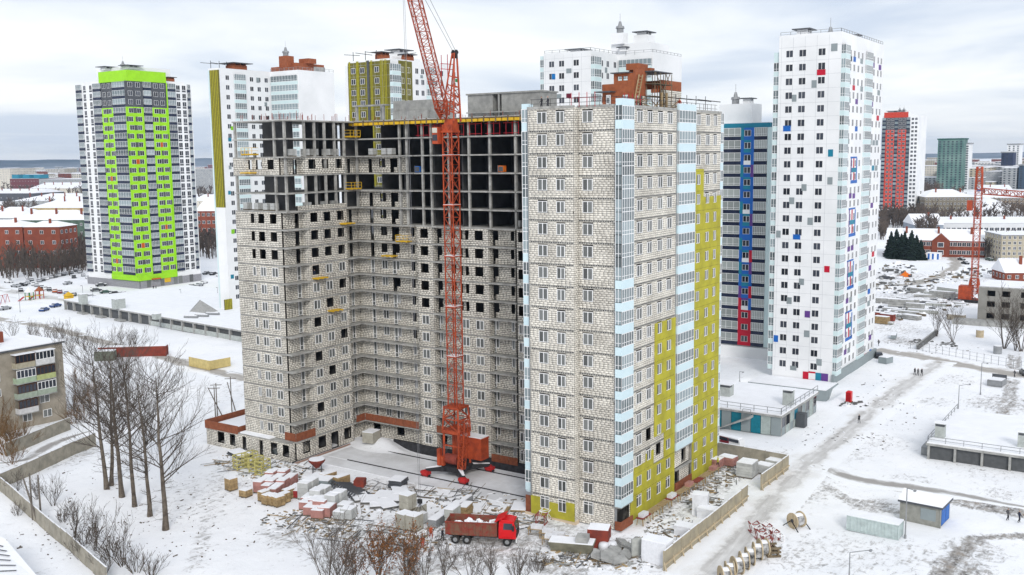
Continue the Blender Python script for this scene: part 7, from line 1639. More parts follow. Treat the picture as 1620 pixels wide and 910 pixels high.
# ============================================================ dump truck
tr = thing('dump_truck', 'red dump truck loaded with snowy rubble in front of the block', 'dump truck', (0, 0, 0), world=False)
m = MB(); m.box(-3.9, 2.3, -.55, .55, .75, 1.05); m.box(2.2, 4.3, -.5, .5, .6, 1.0); m.build('chassis', M_crane_d, tr)
m = MB()   # cab, tapered at the top
def frus(mb, x0, x1, w0, z0, x2, x3, w1, z1): mb.add([(x0, -w0, z0), (x1, -w0, z0), (x1, w0, z0), (x0, w0, z0), (x2, -w1, z1), (x3, -w1, z1), (x3, w1, z1), (x2, w1, z1)], BOXF.tolist())
frus(m, 2.35, 4.4, 1.22, .95, 2.35, 4.42, 1.22, 2.0); frus(m, 2.35, 4.42, 1.22, 2.0, 2.4, 4.15, 1.1, 2.95); frus(m, 2.5, 4.05, 1.0, 2.95, 2.6, 3.5, .95, 3.15)
cabo = m.build('cab', M_truck, tr)
m = MB(); m.add([(4.44, -1.1, 2.05), (4.44, 1.1, 2.05), (4.19, 1.0, 2.85), (4.19, -1.0, 2.85)], [(0, 1, 2, 3)]); m.build('windscreen', M_glassd, cabo)
for s in (-1, 1): m = MB(); m.add([(2.9, s*1.235, 2.05), (4.1, s*1.235, 2.05), (3.98, s*1.13, 2.8), (2.95, s*1.13, 2.8)], [(0, 1, 2, 3)]); m.build('side_window', M_glassd, cabo); m = MB(); m.box(4.0, 4.25, s*1.42-.1, s*1.42+.1, 2.0, 2.6); m.bar((4.1, s*1.2, 2.5), (4.1, s*1.42, 2.4), .05); m.build('mirror', M_crane_d, cabo)
m = MB(); m.box(4.4, 4.5, -1.2, 1.2, .5, .95); m.build('bumper', M_white, tr); m = MB(); m.box(4.42, 4.48, -.9, .9, 1.05, 1.6); 
for z in (1.7, 1.82, 1.94): m.box(4.42, 4.46, -.8, .8, z, z+.06)
m.build('grille', M_crane_d, tr)
for s in (-1, 1): m = MB(); m.box(4.48, 4.53, s*.95-.2, s*.95+.2, .62, .85); m.build('headlight', M_glassb, tr)
# body: open box with ribs
m = MB(); bx0, bx1, bw_, z0_, z1_ = -4.1, 2.15, 1.25, 1.25, 2.75
m.box(bx0, bx1, -bw_, bw_, z0_-.12, z0_); m.box(bx0, bx1, -bw_, -bw_+.08, z0_, z1_); m.box(bx0, bx1, bw_-.08, bw_, z0_, z1_); m.box(bx0, bx0+.08, -bw_+.08, bw_-.08, z0_, z1_-.1); m.box(bx1-.08, bx1, -bw_+.08, bw_-.08, z0_, z1_+.25)
bod = m.build('tipper_body', M_body, tr)
for s in (-1, 1):
    for i in range(8): x = bx0+.1+i*.86; m = MB(); m.box(x, x+.12, min(s*bw_, s*(bw_+.09)), max(s*bw_, s*(bw_+.09)), z0_-.1, z1_); m.build('rib', M_body, bod)
    m = MB(); m.box(bx0, bx1, min(s*bw_, s*(bw_+.11)), max(s*bw_, s*(bw_+.11)), z1_-.1, z1_+.05); m.build('top_rail', M_rust, bod)
m = MB(); m.add([(1.9, -1.25, z1_+.15), (1.9, 1.25, z1_+.15), (3.1, 1.1, 3.45), (3.1, -1.1, 3.45), (1.9, -1.25, z1_+.25), (1.9, 1.25, z1_+.25), (3.1, 1.1, 3.55), (3.1, -1.1, 3.55)], [(0, 1, 2, 3), (7, 6, 5, 4), (0, 4, 5, 1), (1, 5, 6, 2), (2, 6, 7, 3), (3, 7, 4, 0)]); m.build('cab_guard', M_truck, tr)
m = MB()
for i in range(60): m.rbox((rng.uniform(-3.0, 1.5), rng.uniform(-.7, .7), rng.uniform(1.6, 2.35)), rng.uniform(.25, .7, 3), rng.uniform(0, 3), tilt=rng.uniform(-.6, .6))
m.build('rubble_load', M_snow, tr, kind='stuff')
for x in (-2.9, -1.5, 3.35):
    for s in (-1, 1):
        m = MB(); m.tube((x, s*.72, .52), (x, s*1.2, .52), .52, n=18); w_ = m.build('wheel', M_tyre, tr); m = MB(); m.tube((x, s*1.16, .52), (x, s*1.22, .52), .26, n=12); m.build('rim', M_ral, w_)
        m = MB(); m.box(x-.65, x+.65, min(s*.7, s*1.22), max(s*.7, s*1.22), 1.08, 1.13); m.build('mudguard', M_truck if x > 0 else M_crane_d, tr)
P = G(766, 876); tr.scale = (1.12, 1.12, 1.12); tr.location = (-12.7, 13.4, .0); tr.rotation_euler = (0, 0, R(-66))
# ============================================================ site materials
def place(px, py, dz=0.0): P = G(px, py); return np.array([P[0], P[1], float(HZf(P[0], P[1]))+dz])
def pal(px, py, mt, size, lab, group, nx=2, nz=2, rz=None, cat='pallet of pavers', z=0.0, tag_=None):
    p = place(px, py, z+rng.uniform(0, .06)); pallet(tuple(p), R(rng.uniform(-8, 8)) if rz is None else rz, lab, mt, size, group, True, nx, nz, cat)
M_redb = mat('red_paver_pack', (.36, .04, .04), .8, .15, 1, island=.3); M_woodp = mat('timber_crate', (.40, .28, .14), .85, .2, 2, island=.35)
g1 = 'packs of pinkish pavers in rows'
for i, (px, py) in enumerate([(412, 778), (418, 773), (424, 768), (430, 763), (436, 758), (424, 781), (430, 776), (436, 771), (443, 766), (449, 761), (434, 786), (441, 781), (448, 776), (455, 771), (461, 766)]):
    pal(px, py, M_pinkb, (1.9, 1.5, 1.5 if i % 3 else 1.8), ['far','middle','near'][i//5]+' row of pinkish paver packs, '+ORD[i % 5]+' pack from the left', g1, 3, 2, rz=R(20))
for i, (px, py) in enumerate([(462, 784), (469, 780), (473, 786)]): pal(px, py, M_redb, (1.9, 1.3, 1.2), f'pack of strong red pavers, {["left","middle","right"][i]} of three beside the grey block packs', 'packs of strong red pavers', 3, 2, rz=R(20))
for i, (px, py) in enumerate([(418, 792), (424, 797), (432, 798), (441, 800), (450, 795), (456, 789)]): pal(px, py, M_woodp, (1.6, 1.2, 1.5), 'low snowy timber crate before the pink paver packs, '+ORD[i]+' from the left', 'timber crates in front of the paver packs', 2, 3, cat='crate')
for i, (px, py, hh) in enumerate([(484, 788, 2.6), (492, 784, 2.6), (503, 796, 2.2), (512, 792, 2.2), (527, 808, 2.6), (537, 804, 2.6), (547, 812, 1.5), (552, 820, 1.6), (540, 820, 1.2)]): pal(px, py, M_grayb, (1.9, 1.8, hh), f'snow-capped stack of pale grey blocks, {["leftmost","second","third","fourth","fifth, tall","sixth, tall","seventh, low","eighth, low","last, lowest"][i]} in the diagonal row', 'stacks of pale grey blocks in the yard', 2, 2 if hh < 2 else 3, rz=R(15), cat='block stack')
for i, (px, py, s) in enumerate([(491, 797, 1.3), (503, 803, 1.5), (510, 809, 1.9), (518, 815, 1.5), (495, 812, 1.3), (507, 817, 1.3), (488, 803, 1.2)]): pal(px, py, M_pinkb, (2.6, 1.9, s), f'large snowy pack of pink-brown bricks, {["back left","back middle","upper, on the heap centre","front right","front left","front middle","far left"][i]} of the nearest group', 'large packs of pink-brown bricks', 5, 1, rz=R(20), cat='brick pack')
for i, (px, py) in enumerate([(366, 775), (389, 785)]): pal(px, py, M_woodp, (1.5, 1.5, 1.9 if i == 0 else 1.1), ['tall timber crate standing alone at the far left of the yard', 'lower timber crate standing alone right of the tall one'][i], 'lone timber crates', 1, 4, cat='crate')
for i, (px, py) in enumerate([(519, 760), (540, 765)]): pal(px, py, M_woodp, (2.6, 1.4, 1.3), ['timber bundle under the hopper, left', 'timber bundle under the hopper, right'][i], 'timber bundles by the hopper', 1, 3, cat='timber bundle')
for i, (px, py, z) in enumerate([(646, 822, 0), (640, 835, 0), (656, 838, 0), (646, 826, 1.9), (662, 822, 0)]): pal(px, py, mat('tan_block_pack', (.40, .38, .32)), (1.9, 1.7, 2.2), f'weathered tan block stack, {["upper left","front left","front right","topmost","right"][i]} one behind the birches', 'tan block stacks behind the birches', 2, 2, cat='block stack', z=z)
for i, (px, py) in enumerate([(1182, 752), (1210, 748), (1226, 742), (1152, 735), (1130, 738)]): pal(px, py, M_grayb if i < 3 else M_pinkb, (3.0 if i == 0 else 2.0, 2.6, 2.4 if i == 0 else 1.5), f'snow-capped pack of {["white blocks, the largest in the fenced corner","blocks against the hoarding, wrapped","blocks at the hoarding end","pavers on the ground by the grey fence","pavers nearest the insulated corner"][i]}', 'packs inside the fenced corner', 4, 5 if i == 0 else 3, cat='block stack')
# shrink-wrapped stacks
def wrapped(px, py, size, lab, rz=10):
    p = place(px, py); t = thing('wrapped_stack', lab, 'wrapped stack', tuple(p), R(rz), world=False); m = MB(); a, b, c = size; n = 5
    vs = []; 
    for k in range(n):
        z = c*k/(n-1); 
        for j, (sx, sy) in enumerate(((-1, -1), (0, -1.03), (1, -1), (1.02, 0), (1, 1), (0, 1.03), (-1, 1), (-1.02, 0))): vs.append((sx*a/2+rng.uniform(-.05, .05), sy*b/2+rng.uniform(-.05, .05), z+rng.uniform(-.03, .03)))
    fs = [(k*8+j, k*8+(j+1) % 8, (k+1)*8+(j+1) % 8, (k+1)*8+j) for k in range(n-1) for j in range(8)]+[tuple(range((n-1)*8, n*8))]; m.add(vs, fs); m.build('shrink_wrap', M_plast, t); m = MB(); m.box(-a/2, a/2, -b/2, b/2, c, c+.12); m.build('snow_cap', M_snow, t); m = MB(); m.box(-a/2, a/2, -b/2, b/2, -.1, .06); m.build('pallet', M_wood_d, t)
wrapped(1040, 888, (2.2, 3.4, 2.9), 'white shrink-wrapped stack at the near end of the hoarding', 0); wrapped(1108, 812, (1.6, 2.2, 3.0), 'tall white wrapped stack by the hoarding, behind the boards', 15); wrapped(1088, 845, (2.0, 3.2, 1.3), 'low white wrapped stack inside the hoarding, second from the near end', 0); wrapped(1122, 818, (1.8, 3.0, 1.4), 'low white wrapped stack inside the hoarding beside the tall one', 0)
# precast pieces
def slab_thing(name, lab, px, py, size, mt=M_conc, rz=0, n=1, cat='concrete slab', group=None, gap=.06, snow=True, dz=0):
    p = place(px, py, dz+rng.uniform(0, .07)); t = thing(name, lab, cat, tuple(p), R(rz), group, world=False); a, b, c = size
    for k in range(n):
        m = MB(); m.rbox((rng.uniform(-.1, .1), rng.uniform(-.1, .1), .1+c*(k+.5)+(b*.12 if name == 'broken_slab' else 0)), (a, b, c-gap), rng.uniform(-.02, .02), tilt=(.28 if name == 'broken_slab' else 0)); m.build('slab', mt, t)
    if snow: m = MB(); m.box(-a/2, a/2, -b/2, b/2, .1+c*n, .2+c*n); m.build('snow_cap', M_snow, t)
    m = MB(); m.box(-a/2+.2, -a/2+.4, -b/2, b/2, 0, .12); m.box(a/2-.4, a/2-.2, -b/2, b/2, 0, .12); m.build('bearer', M_wood_d, t); return t
slab_thing('concrete_beam', 'long grey concrete beam on top of the snow, the larger of two', 706, 820, (8.5, 1.3, 1.1), M_ral, 10); slab_thing('concrete_beam', 'shorter grey concrete beam right of the larger one', 728, 803, (6.5, .8, .7), M_ral, 10); slab_thing('concrete_block_row', 'pile of pale concrete pieces at the end of the large beam', 716, 830, (2.4, 1.4, 1.2), mat('pale_concrete', (.46, .47, .44)), 12, 2); slab_thing('board_stack', 'stack of planks beside the shorter beam', 737, 815, (2.6, 1.3, .5), M_woodp, 15, 3, 'board stack')
for i, (px, py) in enumerate([(606, 786), (624, 790), (585, 793), (598, 799), (633, 779), (570, 789), (612, 801)]): slab_thing('floor_plate', f'snow-covered flat slab lying {["behind the ribbed bundle","right of the centre heap","left front","front middle","at the right end","at the left end","nearest the birches"][i]} in the middle of the yard', px, py, (3.4, 2.4, .28), M_conc_d, 20+i*7, 1, group='flat slabs in the middle of the yard')
slab_thing('timber_pallet', 'snowy timber frame panel lying left of the red and white lattice', 822, 805, (3.4, 2.2, .25), M_woodp, 25, 1, 'timber frame'); slab_thing('timber_board', 'second narrow board lying below the frame panel', 800, 812, (3.6, .5, .3), M_woodp, 22, 1, 'timber frame', snow=False)
t = slab_thing('steel_bundle', 'grey pile of stacked metal plates above the slabs', 630, 770, (2.6, 2.2, .3), M_dgrey, 15, 4, 'metal pile'); slab_thing('steel_bundle', 'grey pile of channels beside the hopper', 502, 764, (3.4, 2.4, .35), M_dgrey, 10, 3, 'metal pile'); slab_thing('steel_bundle', 'grey metal pile right of the channels, snowed over', 515, 768, (2.6, 2.2, .35), M_mgrey, 20, 3, 'metal pile')
p = place(556, 775); t = thing('ribbed_bundle', 'row of dark curved ribs lying side by side in the snow', 'steel ribs', tuple(p), R(70), world=False)
for i in range(11): m = MB(); m.bar((i*.75-4, -1.4, .1), (i*.75-4, 1.4, .8), .22); m.bar((i*.75-4, 1.4, .8), (i*.75-4.2, 2.2, .2), .2); m.build('rib', M_dgrey, t)
p = place(570, 768); t = thing('yellow_tool_box', 'yellow-ended dark box by the ribbed bundle', 'box', tuple(p), R(30), world=False); m = MB(); m.box(-1.2, .8, -.8, .8, 0, 1.1); m.build('body', M_rust, t); m = MB(); m.box(.8, 1.1, -.7, .7, .1, 1.0); m.build('end_panel', M_yellow, t)
p = place(502, 748); t = thing('concrete_hopper', 'rusty conical concrete hopper with snow inside', 'hopper', tuple(p), world=False); m = MB(); m.tube((0, 0, .9), (0, 0, 2.0), .35, 1.35, n=16); m.tube((0, 0, 2.0), (0, 0, 2.3), 1.35, n=16); m.build('funnel', M_rust, t); m = MB(); m.tube((0, 0, 2.3), (0, 0, 2.38), 1.3, n=16); m.build('snow_fill', M_snow, t)
m = MB()
for a in range(4): m.bar((math.cos(a*1.57)*1.0, math.sin(a*1.57)*1.0, 0), (math.cos(a*1.57)*.9, math.sin(a*1.57)*.9, 1.9), .12)
m.build('stand', M_dgrey, t)
def rack(px, py, lab, rz):
    p = place(px, py); t = thing('yellow_rack', lab, 'rack', tuple(p), R(rz), world=False); M_yr = mat('pale_yellow_steel', (.55, .50, .18))
    for x in (-1.1, 1.1):
        for y in (-.7, .7): m = MB(); m.box(x-.06, x+.06, y-.06, y+.06, 0, 2.4); m.build('post', M_yr, t)
    for z in (.2, .9, 1.6, 2.3):
        for y in (-.7, .7): m = MB(); m.box(-1.04, 1.04, y-.05, y+.05, z, z+.14); m.build('rail', M_yr, t)
        for x in (-1.1, 1.1): m = MB(); m.box(x-.05, x+.05, -.64, .64, z, z+.14); m.build('rail', M_yr, t)
for px, py, l in ((396, 738, 'yellow open rack, leftmost of the group by the gable'), (406, 745, 'yellow open rack, middle of the group by the gable'), (416, 750, 'yellow open rack nearest the paver packs'), (382, 742, 'yellow open rack standing apart at the left')): rack(px, py, l, rng.uniform(-15, 20))
slab_thing('slab_pile', 'pile of grey slabs leaning by the ground-floor openings', 432, 715, (3.6, 2.2, .3), M_mgrey, 80, 3, 'slab pile'); slab_thing('slab_pile', 'flat grey grating pile under the annexe windows', 380, 722, (5.0, 2.4, .25), M_dgrey, 75, 2, 'slab pile')
# red-white lattice section and other crane parts
def lat_piece(name, lab, px, py, L_, w_, rz, mts, cat='lattice section', group=None):
    p = place(px, py, .1); t = thing(name, lab, cat, tuple(p), R(rz), group, world=False); mbs = [MB(), MB()]
    n = max(2, int(L_/w_)); cr = [(0, 0), (w_, 0), (w_, w_), (0, w_)]
    for k in range(n):
        mb = mbs[k % 2]; a, b = L_*k/n, L_*(k+1)/n
        for y, z in cr: mb.bar((a, y, z), (b, y, z), .13)
        for j in range(4): y0, z0 = cr[j]; y1, z1 = cr[(j+1) % 4]; mb.bar((a, y0, z0), (a, y1, z1), .08); mb.bar((a, y0, z0), (b, y1, z1), .07)
    for mb, mt, nm in zip(mbs, mts, ('lattice_bay', 'lattice_bay')): mb.build(nm, mt, t)
M_rw = mat('chalky_red_paint', (.30, .08, .07), .8); lat_piece('lattice_section', 'red and white lattice section lying right of the dump truck', 861, 832, 7.5, 1.3, 12, (M_rw, M_white)); lat_piece('lattice_section', 'red and white lattice frame lying beside the chain of cable reels', 1222, 868, 6.5, 1.2, 38, (M_rw, M_white)); lat_piece('lattice_section', 'second red and white lattice nearest the cable drum', 1240, 860, 5.5, 1.0, 45, (M_white, M_rw))
p = place(1221, 878); t = thing('timber_crib', 'short timber crib at the end of the lattice frames', 'timber crib', tuple(p), R(40), world=False)
for k in range(5):
    for s in (-.5, .5): m = MB(); (m.box(-1.1, 1.1, s-.12, s+.12, k*.26, k*.26+.24) if k % 2 else m.box(s*1.6-.12, s*1.6+.12, -.9, .9, k*.26, k*.26+.24)); m.build('timber', M_wood_d, t)
# cable reels
def reel(px, py, lab, rz, r=1.45, w_=1.3, stand=False, group='wooden cable reels by the rutted road'):
    p = place(px, py); t = thing('cable_reel', lab, 'cable reel', tuple(p), R(rz), group, world=False)
    for s in (-1, 1):
        m = MB(); m.tube((s*w_/2-.06, 0, r), (s*w_/2+.06, 0, r), r, n=28); f = m.build('flange', M_reel, t); m = MB(); m.tube((s*w_/2+s*.055-.02, 0, r), (s*w_/2+s*.055+.02, 0, r), .28, n=14); m.build('hub', M_dgrey, f)
        for k in range(7):
            m = MB(); m.box(s*(w_/2+.062)-.012, s*(w_/2+.062)+.012, -r+.25+k*(2*r-.5)/6-.012, -r+.25+k*(2*r-.5)/6+.012, r-math.sqrt(max(.05, r*r-(-r+.25+k*(2*r-.5)/6)**2)), r+math.sqrt(max(.05, r*r-(-r+.25+k*(2*r-.5)/6)**2))); m.build('board_joint', M_wood_d, f)
    m = MB(); m.tube((-w_/2+.06, 0, r), (w_/2-.06, 0, r), r*.78, n=24); m.build('cable_winding', mat('snowy_black_cable', (.55, .55, .55), .6, c2=(.03, .03, .03), scale=1.2), t)
    m = MB()
    for i in range(7):
        a0, a1 = R(50+80*i/7), R(50+80*(i+1)/7); rr = r*.80; m.add([(-w_/2+.06, math.cos(a0)*rr, r+math.sin(a0)*rr), (w_/2-.06, math.cos(a0)*rr, r+math.sin(a0)*rr), (w_/2-.06, math.cos(a1)*rr, r+math.sin(a1)*rr), (-w_/2+.06, math.cos(a1)*rr, r+math.sin(a1)*rr)], [(0, 1, 2, 3)])
    m.build('snow_cap', M_snow, t)
    if stand:
        m = MB()
        for s in (-1, 1):
            for d__ in (-1, 1): m.bar((s*(w_/2+.35), d__*1.5, 0), (s*(w_/2+.25), 0, r+.1), .1)
        m.build('stand', M_crane_d, t)
reel(1260, 834, 'large cable reel raised on a black stand, apart from the others', -28, 1.1, 1.5, True)
for i, (px, py) in enumerate([(1207, 880), (1198, 886), (1186, 894), (1177, 901), (1166, 909), (1154, 918), (1146, 925)]): reel(px, py, f'wooden cable reel, {["farthest","second","third","fourth","fifth","sixth","nearest, cut by the frame"][i]} in the chain at the bottom', -52+rng.uniform(-10, 10), 1.15, .95)
# troughs, boxes, bags in front of the gable
p = place(905, 872); t = thing('concrete_trough', 'long mossy concrete trough filled with snow in front of the gable', 'trough', tuple(p), R(-70), world=False)
m = MB(); m.add([(-2.6, -.7, 0), (2.6, -.7, 0), (2.6, .7, 0), (-2.6, .7, 0), (-3.0, -1.2, 1.4), (3.0, -1.2, 1.4), (3.0, 1.2, 1.4), (-3.0, 1.2, 1.4)], BOXF.tolist()); m.build('trough_body', mat('mossy_concrete', (.24, .23, .17), .9, .2, 1), t); m = MB(); m.box(-2.9, 2.9, -1.1, 1.1, 1.4, 1.5); m.build('snow_fill', M_snow, t); m = MB(); m.box(.6, 2.2, -.9, .9, 1.5, 2.2); m.build('top_block', M_conc, t)
p = place(948, 862); t = thing('rust_red_tank', 'rust red rectangular steel tank with snow on top below the gable', 'tank', tuple(p), R(-70), world=False)
m = MB(); m.box(-1.4, 1.4, -1.2, 1.2, 0, 2.5); m.build('tank_body', M_rust, t); m = MB(); m.box(-1.35, 1.35, -1.15, 1.15, 2.5, 2.6); m.build('snow_cap', M_snow, t); m = MB()
for x in (-1.43, 1.4): m.box(x, x+.04, -1.1, 1.1, .3, .4); m.box(x, x+.04, -1.1, 1.1, 2.0, 2.1)
m.build('rib', M_rust, t)
for i, (px, py) in enumerate([(962, 862), (955, 870), (968, 868)]):
    p = place(px, py); t = thing('big_bag', f'white snowy big bag, {["upper","lower left","right"][i]} of three beside the rust red tank', 'big bag', tuple(p), world=False); m = MB(); n = 10; vs = []
    for k, (z, r_) in enumerate(((0, .55), (.2, .7), (.6, .72), (.95, .6), (1.05, .3))):
        for j in range(n): a = 2*math.pi*j/n; vs.append((math.cos(a)*r_*rng.uniform(.92, 1.05), math.sin(a)*r_*rng.uniform(.92, 1.05), z))
    m.add(vs, [(k*n+j, k*n+(j+1) % n, (k+1)*n+(j+1) % n, (k+1)*n+j) for k in range(4) for j in range(n)]+[tuple(range(4*n, 5*n))]); m.build('bag_cloth', M_plast, t, smooth=True)
for i, (px, py, rz, s) in enumerate([(975, 872, 20, 1.4), (985, 866, 50, 1.2), (970, 880, -10, 1.6), (1000, 872, 70, 1.5), (992, 880, 10, 1.3), (960, 888, 30, 1.4), (978, 890, -30, 1.3), (945, 884, 15, 1.2)]): slab_thing('broken_slab', f'snowy broken concrete slab number-free piece {i}'.replace('number-free piece '+str(i), ["upright beside the bags", "leaning towards the post", "flat in front of the bags", "tilted at the right end", "small, in the middle", "front left", "front middle", "far left by the trough"][i]), px, py, (1.7*s, 1.1*s, .28), M_conc, rz, 1+i % 2, 'broken slab', 'broken slabs below the corner of the block', snow=False)
p = place(1008, 880); t = thing('standing_slab', 'pale slab standing upright among the broken slabs', 'concrete slab', tuple(p), R(-35), world=False); m = MB(); m.box(-.8, .8, -.15, .15, 0, 2.4); m.build('slab', mat('pale_concrete', (.46, .47, .44)), t); m = MB(); m.box(-.9, .9, -.4, .4, -.05, .12); m.build('foot', M_wood_d, t)
# trestles along the insulated wall and the gable
for i in range(9):
    x = 4.8+i*3.1; t = thing('work_trestle', f'timber trestle with boards at the foot of the insulated wall, {["nearest the corner","second","third","fourth","fifth","sixth","seventh","eighth","farthest"][i]} along it', 'trestle', (x, -2.0, 0), R(rng.uniform(-4, 4)), 'trestles along the insulated wall', world=False)
    for xx in (-1.1, 1.1):
        for yy in (-.5, .5): m = MB(); m.bar((xx, yy, 0), (xx*.95, yy*.7, 1.0), .12); m.build('leg', M_wood, t)
    m = MB(); m.box(-1.4, 1.4, -.55, .55, 1.0, 1.08); m.build('board', M_wood if i % 3 else M_rust, t)
    if i in (0, 3, 5, 8): m = MB(); m.box(-.9, .7, -.4, .4, 1.08, 1.6); m.build('sack_load', [M_plast, M_woodp, M_pinkb][i % 3], t)
for i, (px, py) in enumerate([(850, 846), (868, 852), (884, 858), (872, 862)]): 
    p = place(px, py); t = thing('timber_trestle', f'low timber trestle with sacks before the gable, {["leftmost","second","third","front"][i]}', 'trestle', tuple(p), R(-75), world=False); m = MB(); m.box(-1.3, 1.3, -.5, .5, .8, .9); m.build('board', M_wood, t); m = MB(); m.box(-.8, .8, -.4, .4, .9, 1.4); m.build('sack', M_plast, t)
    for xx in (-1.1, 1.1):
        for yy in (-.4, .4): m = MB(); m.bar((xx, yy, 0), (xx, yy, .8), .1); m.build('leg', M_wood, t)
# loose debris, timber and clods: nobody could count it
def debris(label, areas, n, mts, seed, smin=.12, smax=.55, flat=.35, name='rubble'):
    r = random.Random(seed); mbs = [MB() for _ in mts]
    for i in range(n):
        px, py, rx, ry = areas[i % len(areas)]; a = r.uniform(0, 6.28); q = math.sqrt(r.random()); P = G(px+math.cos(a)*q*rx, py+math.sin(a)*q*ry); z = float(HZf(P[0], P[1])); s = r.uniform(smin, smax)
        l = s*r.uniform(1, 3.5) if r.random() < .5 else s; k = r.randrange(len(mts))
        mbs[k].rbox((P[0], P[1], z+s*flat*.4), (l, s*r.uniform(.5, 1), s*flat*r.uniform(.6, 1.6)), r.uniform(0, 3.14), tilt=r.uniform(-.3, .3))
    for i, (mb, mt) in enumerate(zip(mbs, mts)): mb.build(name, mt, label=label, kind='stuff')
debris('scattered rubble, timber and clods across the yard', [(470, 825, 60, 18), (520, 830, 40, 20), (560, 800, 60, 20), (640, 790, 60, 22), (700, 845, 40, 18), (760, 800, 90, 20), (830, 815, 50, 20), (420, 740, 50, 20), (380, 730, 40, 12), (470, 750, 50, 14), (900, 885, 60, 14), (980, 885, 70, 18), (640, 860, 40, 16)], 1700, [M_conc_d, M_wood_d, M_snow, M_snow, M_conc, M_wood], 1, .10, .42)
debris('rubble and boards between the insulated wall and the hoarding', [(1060, 835, 40, 26), (1110, 790, 34, 24), (1140, 755, 26, 18), (1170, 730, 40, 16), (1030, 860, 30, 18)], 800, [M_conc_d, M_wood_d, M_snow, M_snow, M_wood, M_conc], 2, .10, .42)
debris('dark clods and twigs on the snowy bank', [(330, 820, 130, 70), (200, 760, 120, 90), (120, 850, 100, 40)], 260, [M_bark], 3, .06, .22, .6, 'clod')
debris('clods of ice along both edges of the rutted road', [(1395, 620, 40, 30), (1420, 650, 40, 34), (1300, 690, 40, 20), (1500, 555, 60, 8), (1380, 700, 40, 14), (1600, 520, 30, 10), (1450, 545, 50, 10)], 420, [M_conc_d, M_snow, M_bark, M_snow], 4, .08, .26, .5, 'clod')
debris('heap of broken ice and rubble on the snow at right', [(1500, 545, 14, 5), (1460, 540, 20, 5), (1350, 640, 30, 5)], 120, [M_conc_d, M_snow], 5, .2, .6, .5)
# thin things lying about: bars, boards, pipes and strapping
def sticks(label, areas, n, mts, seed, lmin=1.0, lmax=4.5):
    r = random.Random(seed); mbs = [MB() for _ in mts]
    for i in range(n):
        px, py, rx, ry = areas[i % len(areas)]; a = r.uniform(0, 6.28); q = math.sqrt(r.random()); P = G(px+math.cos(a)*q*rx, py+math.sin(a)*q*ry); z = float(HZf(P[0], P[1]))+.08; l = r.uniform(lmin, lmax); an = r.choice([.3, .35, 1.9, 1.85, r.uniform(0, 3.14)]); dz = r.uniform(0, .25)
        mbs[r.randrange(len(mts))].bar((P[0], P[1], z), (P[0]+math.cos(an)*l, P[1]+math.sin(an)*l, z+dz), r.uniform(.04, .10))
    for mb, mt in zip(mbs, mts): mb.build('loose_bars', mt, label=label, kind='stuff')
sticks('loose bars, boards and pipes in the yard', [(590, 790, 70, 24), (440, 745, 60, 18), (760, 800, 80, 18), (560, 840, 60, 22), (640, 855, 50, 20), (830, 820, 40, 16), (930, 890, 60, 10), (700, 780, 60, 10), (500, 830, 60, 22), (390, 735, 40, 12)], 330, [M_wood_d, M_conc_d, M_wood, M_dgrey, M_conc], 21)
sticks('loose bars and boards between the insulated wall and the hoarding', [(1060, 840, 40, 26), (1115, 790, 32, 22), (1150, 752, 30, 18), (1020, 870, 30, 14)], 110, [M_wood_d, M_conc_d, M_wood, M_conc], 22, .8, 3.0)
# ============================================================ the second site on the right
g_ = 'stacks of precast slabs on the far site'; rr_ = random.Random(9)
for i, (px, py) in enumerate([(1400, 500), (1412, 492), (1425, 486), (1398, 512), (1436, 480), (1448, 488), (1418, 500), (1432, 496), (1460, 470), (1475, 466), (1490, 472), (1468, 480), (1484, 484), (1452, 462), (1405, 480), (1500, 462), (1512, 470), (1442, 505), (1460, 496), (1520, 482)]):
    slab_thing('slab_stack', 'snowy stack of precast slabs on the far site, '+ORD[i]+' from the tower', px, py, (rr_.uniform(5, 9), rr_.uniform(1.2, 2.4), rr_.uniform(.5, .8)), M_conc if i % 3 else mat('pale_concrete', (.46, .47, .44)), rr_.uniform(60, 100), rr_.choice([1, 2, 2, 3]), 'slab stack', g_)
for i, (px, py) in enumerate([(1395, 512), (1404, 508), (1388, 505)]): slab_thing('crate_stack', f'stack of reddish timber crates on the far site, {["front","right","left"][i]}', px, py, (4, 2, .7), M_rust if i else M_woodp, 80, 3, 'crate stack')
slab_thing('trestle_beam', 'pair of grey concrete beams lying by the ditch', 1414, 534, (5, 1.3, 1.0), M_mgrey, 10, 1, 'concrete beam'); slab_thing('pipe_stack', 'mossy pipe bundle before the unfinished grey building', 1513, 506, (5, 2, .8), M_brickg, 80, 2, 'pipe bundle')
debris('dark clutter of the far building site', [(1420, 430, 30, 14), (1400, 450, 20, 14), (1440, 455, 40, 12), (1500, 440, 40, 10), (1430, 490, 50, 18), (1495, 480, 30, 12), (1560, 430, 40, 8)], 520, [M_conc_d, M_snow, M_wood_d, M_conc, M_dgrey, M_snow], 6, .4, 1.3, .6)
p = place(1432, 437); t = thing('orange_heap', 'orange tarpaulin heap on the far site', 'tarpaulin', tuple(p), world=False); m = MB(); m.add([(-3, -2, 0), (3, -2, 0), (3, 2, 0), (-3, 2, 0), (-1, -.4, 2.2), (1.4, .5, 1.8)], [(0, 1, 5, 4), (1, 2, 5), (2, 3, 4, 5), (3, 0, 4)]); m.build('tarpaulin', mat('orange_cover', (.75, .17, .01)), t)
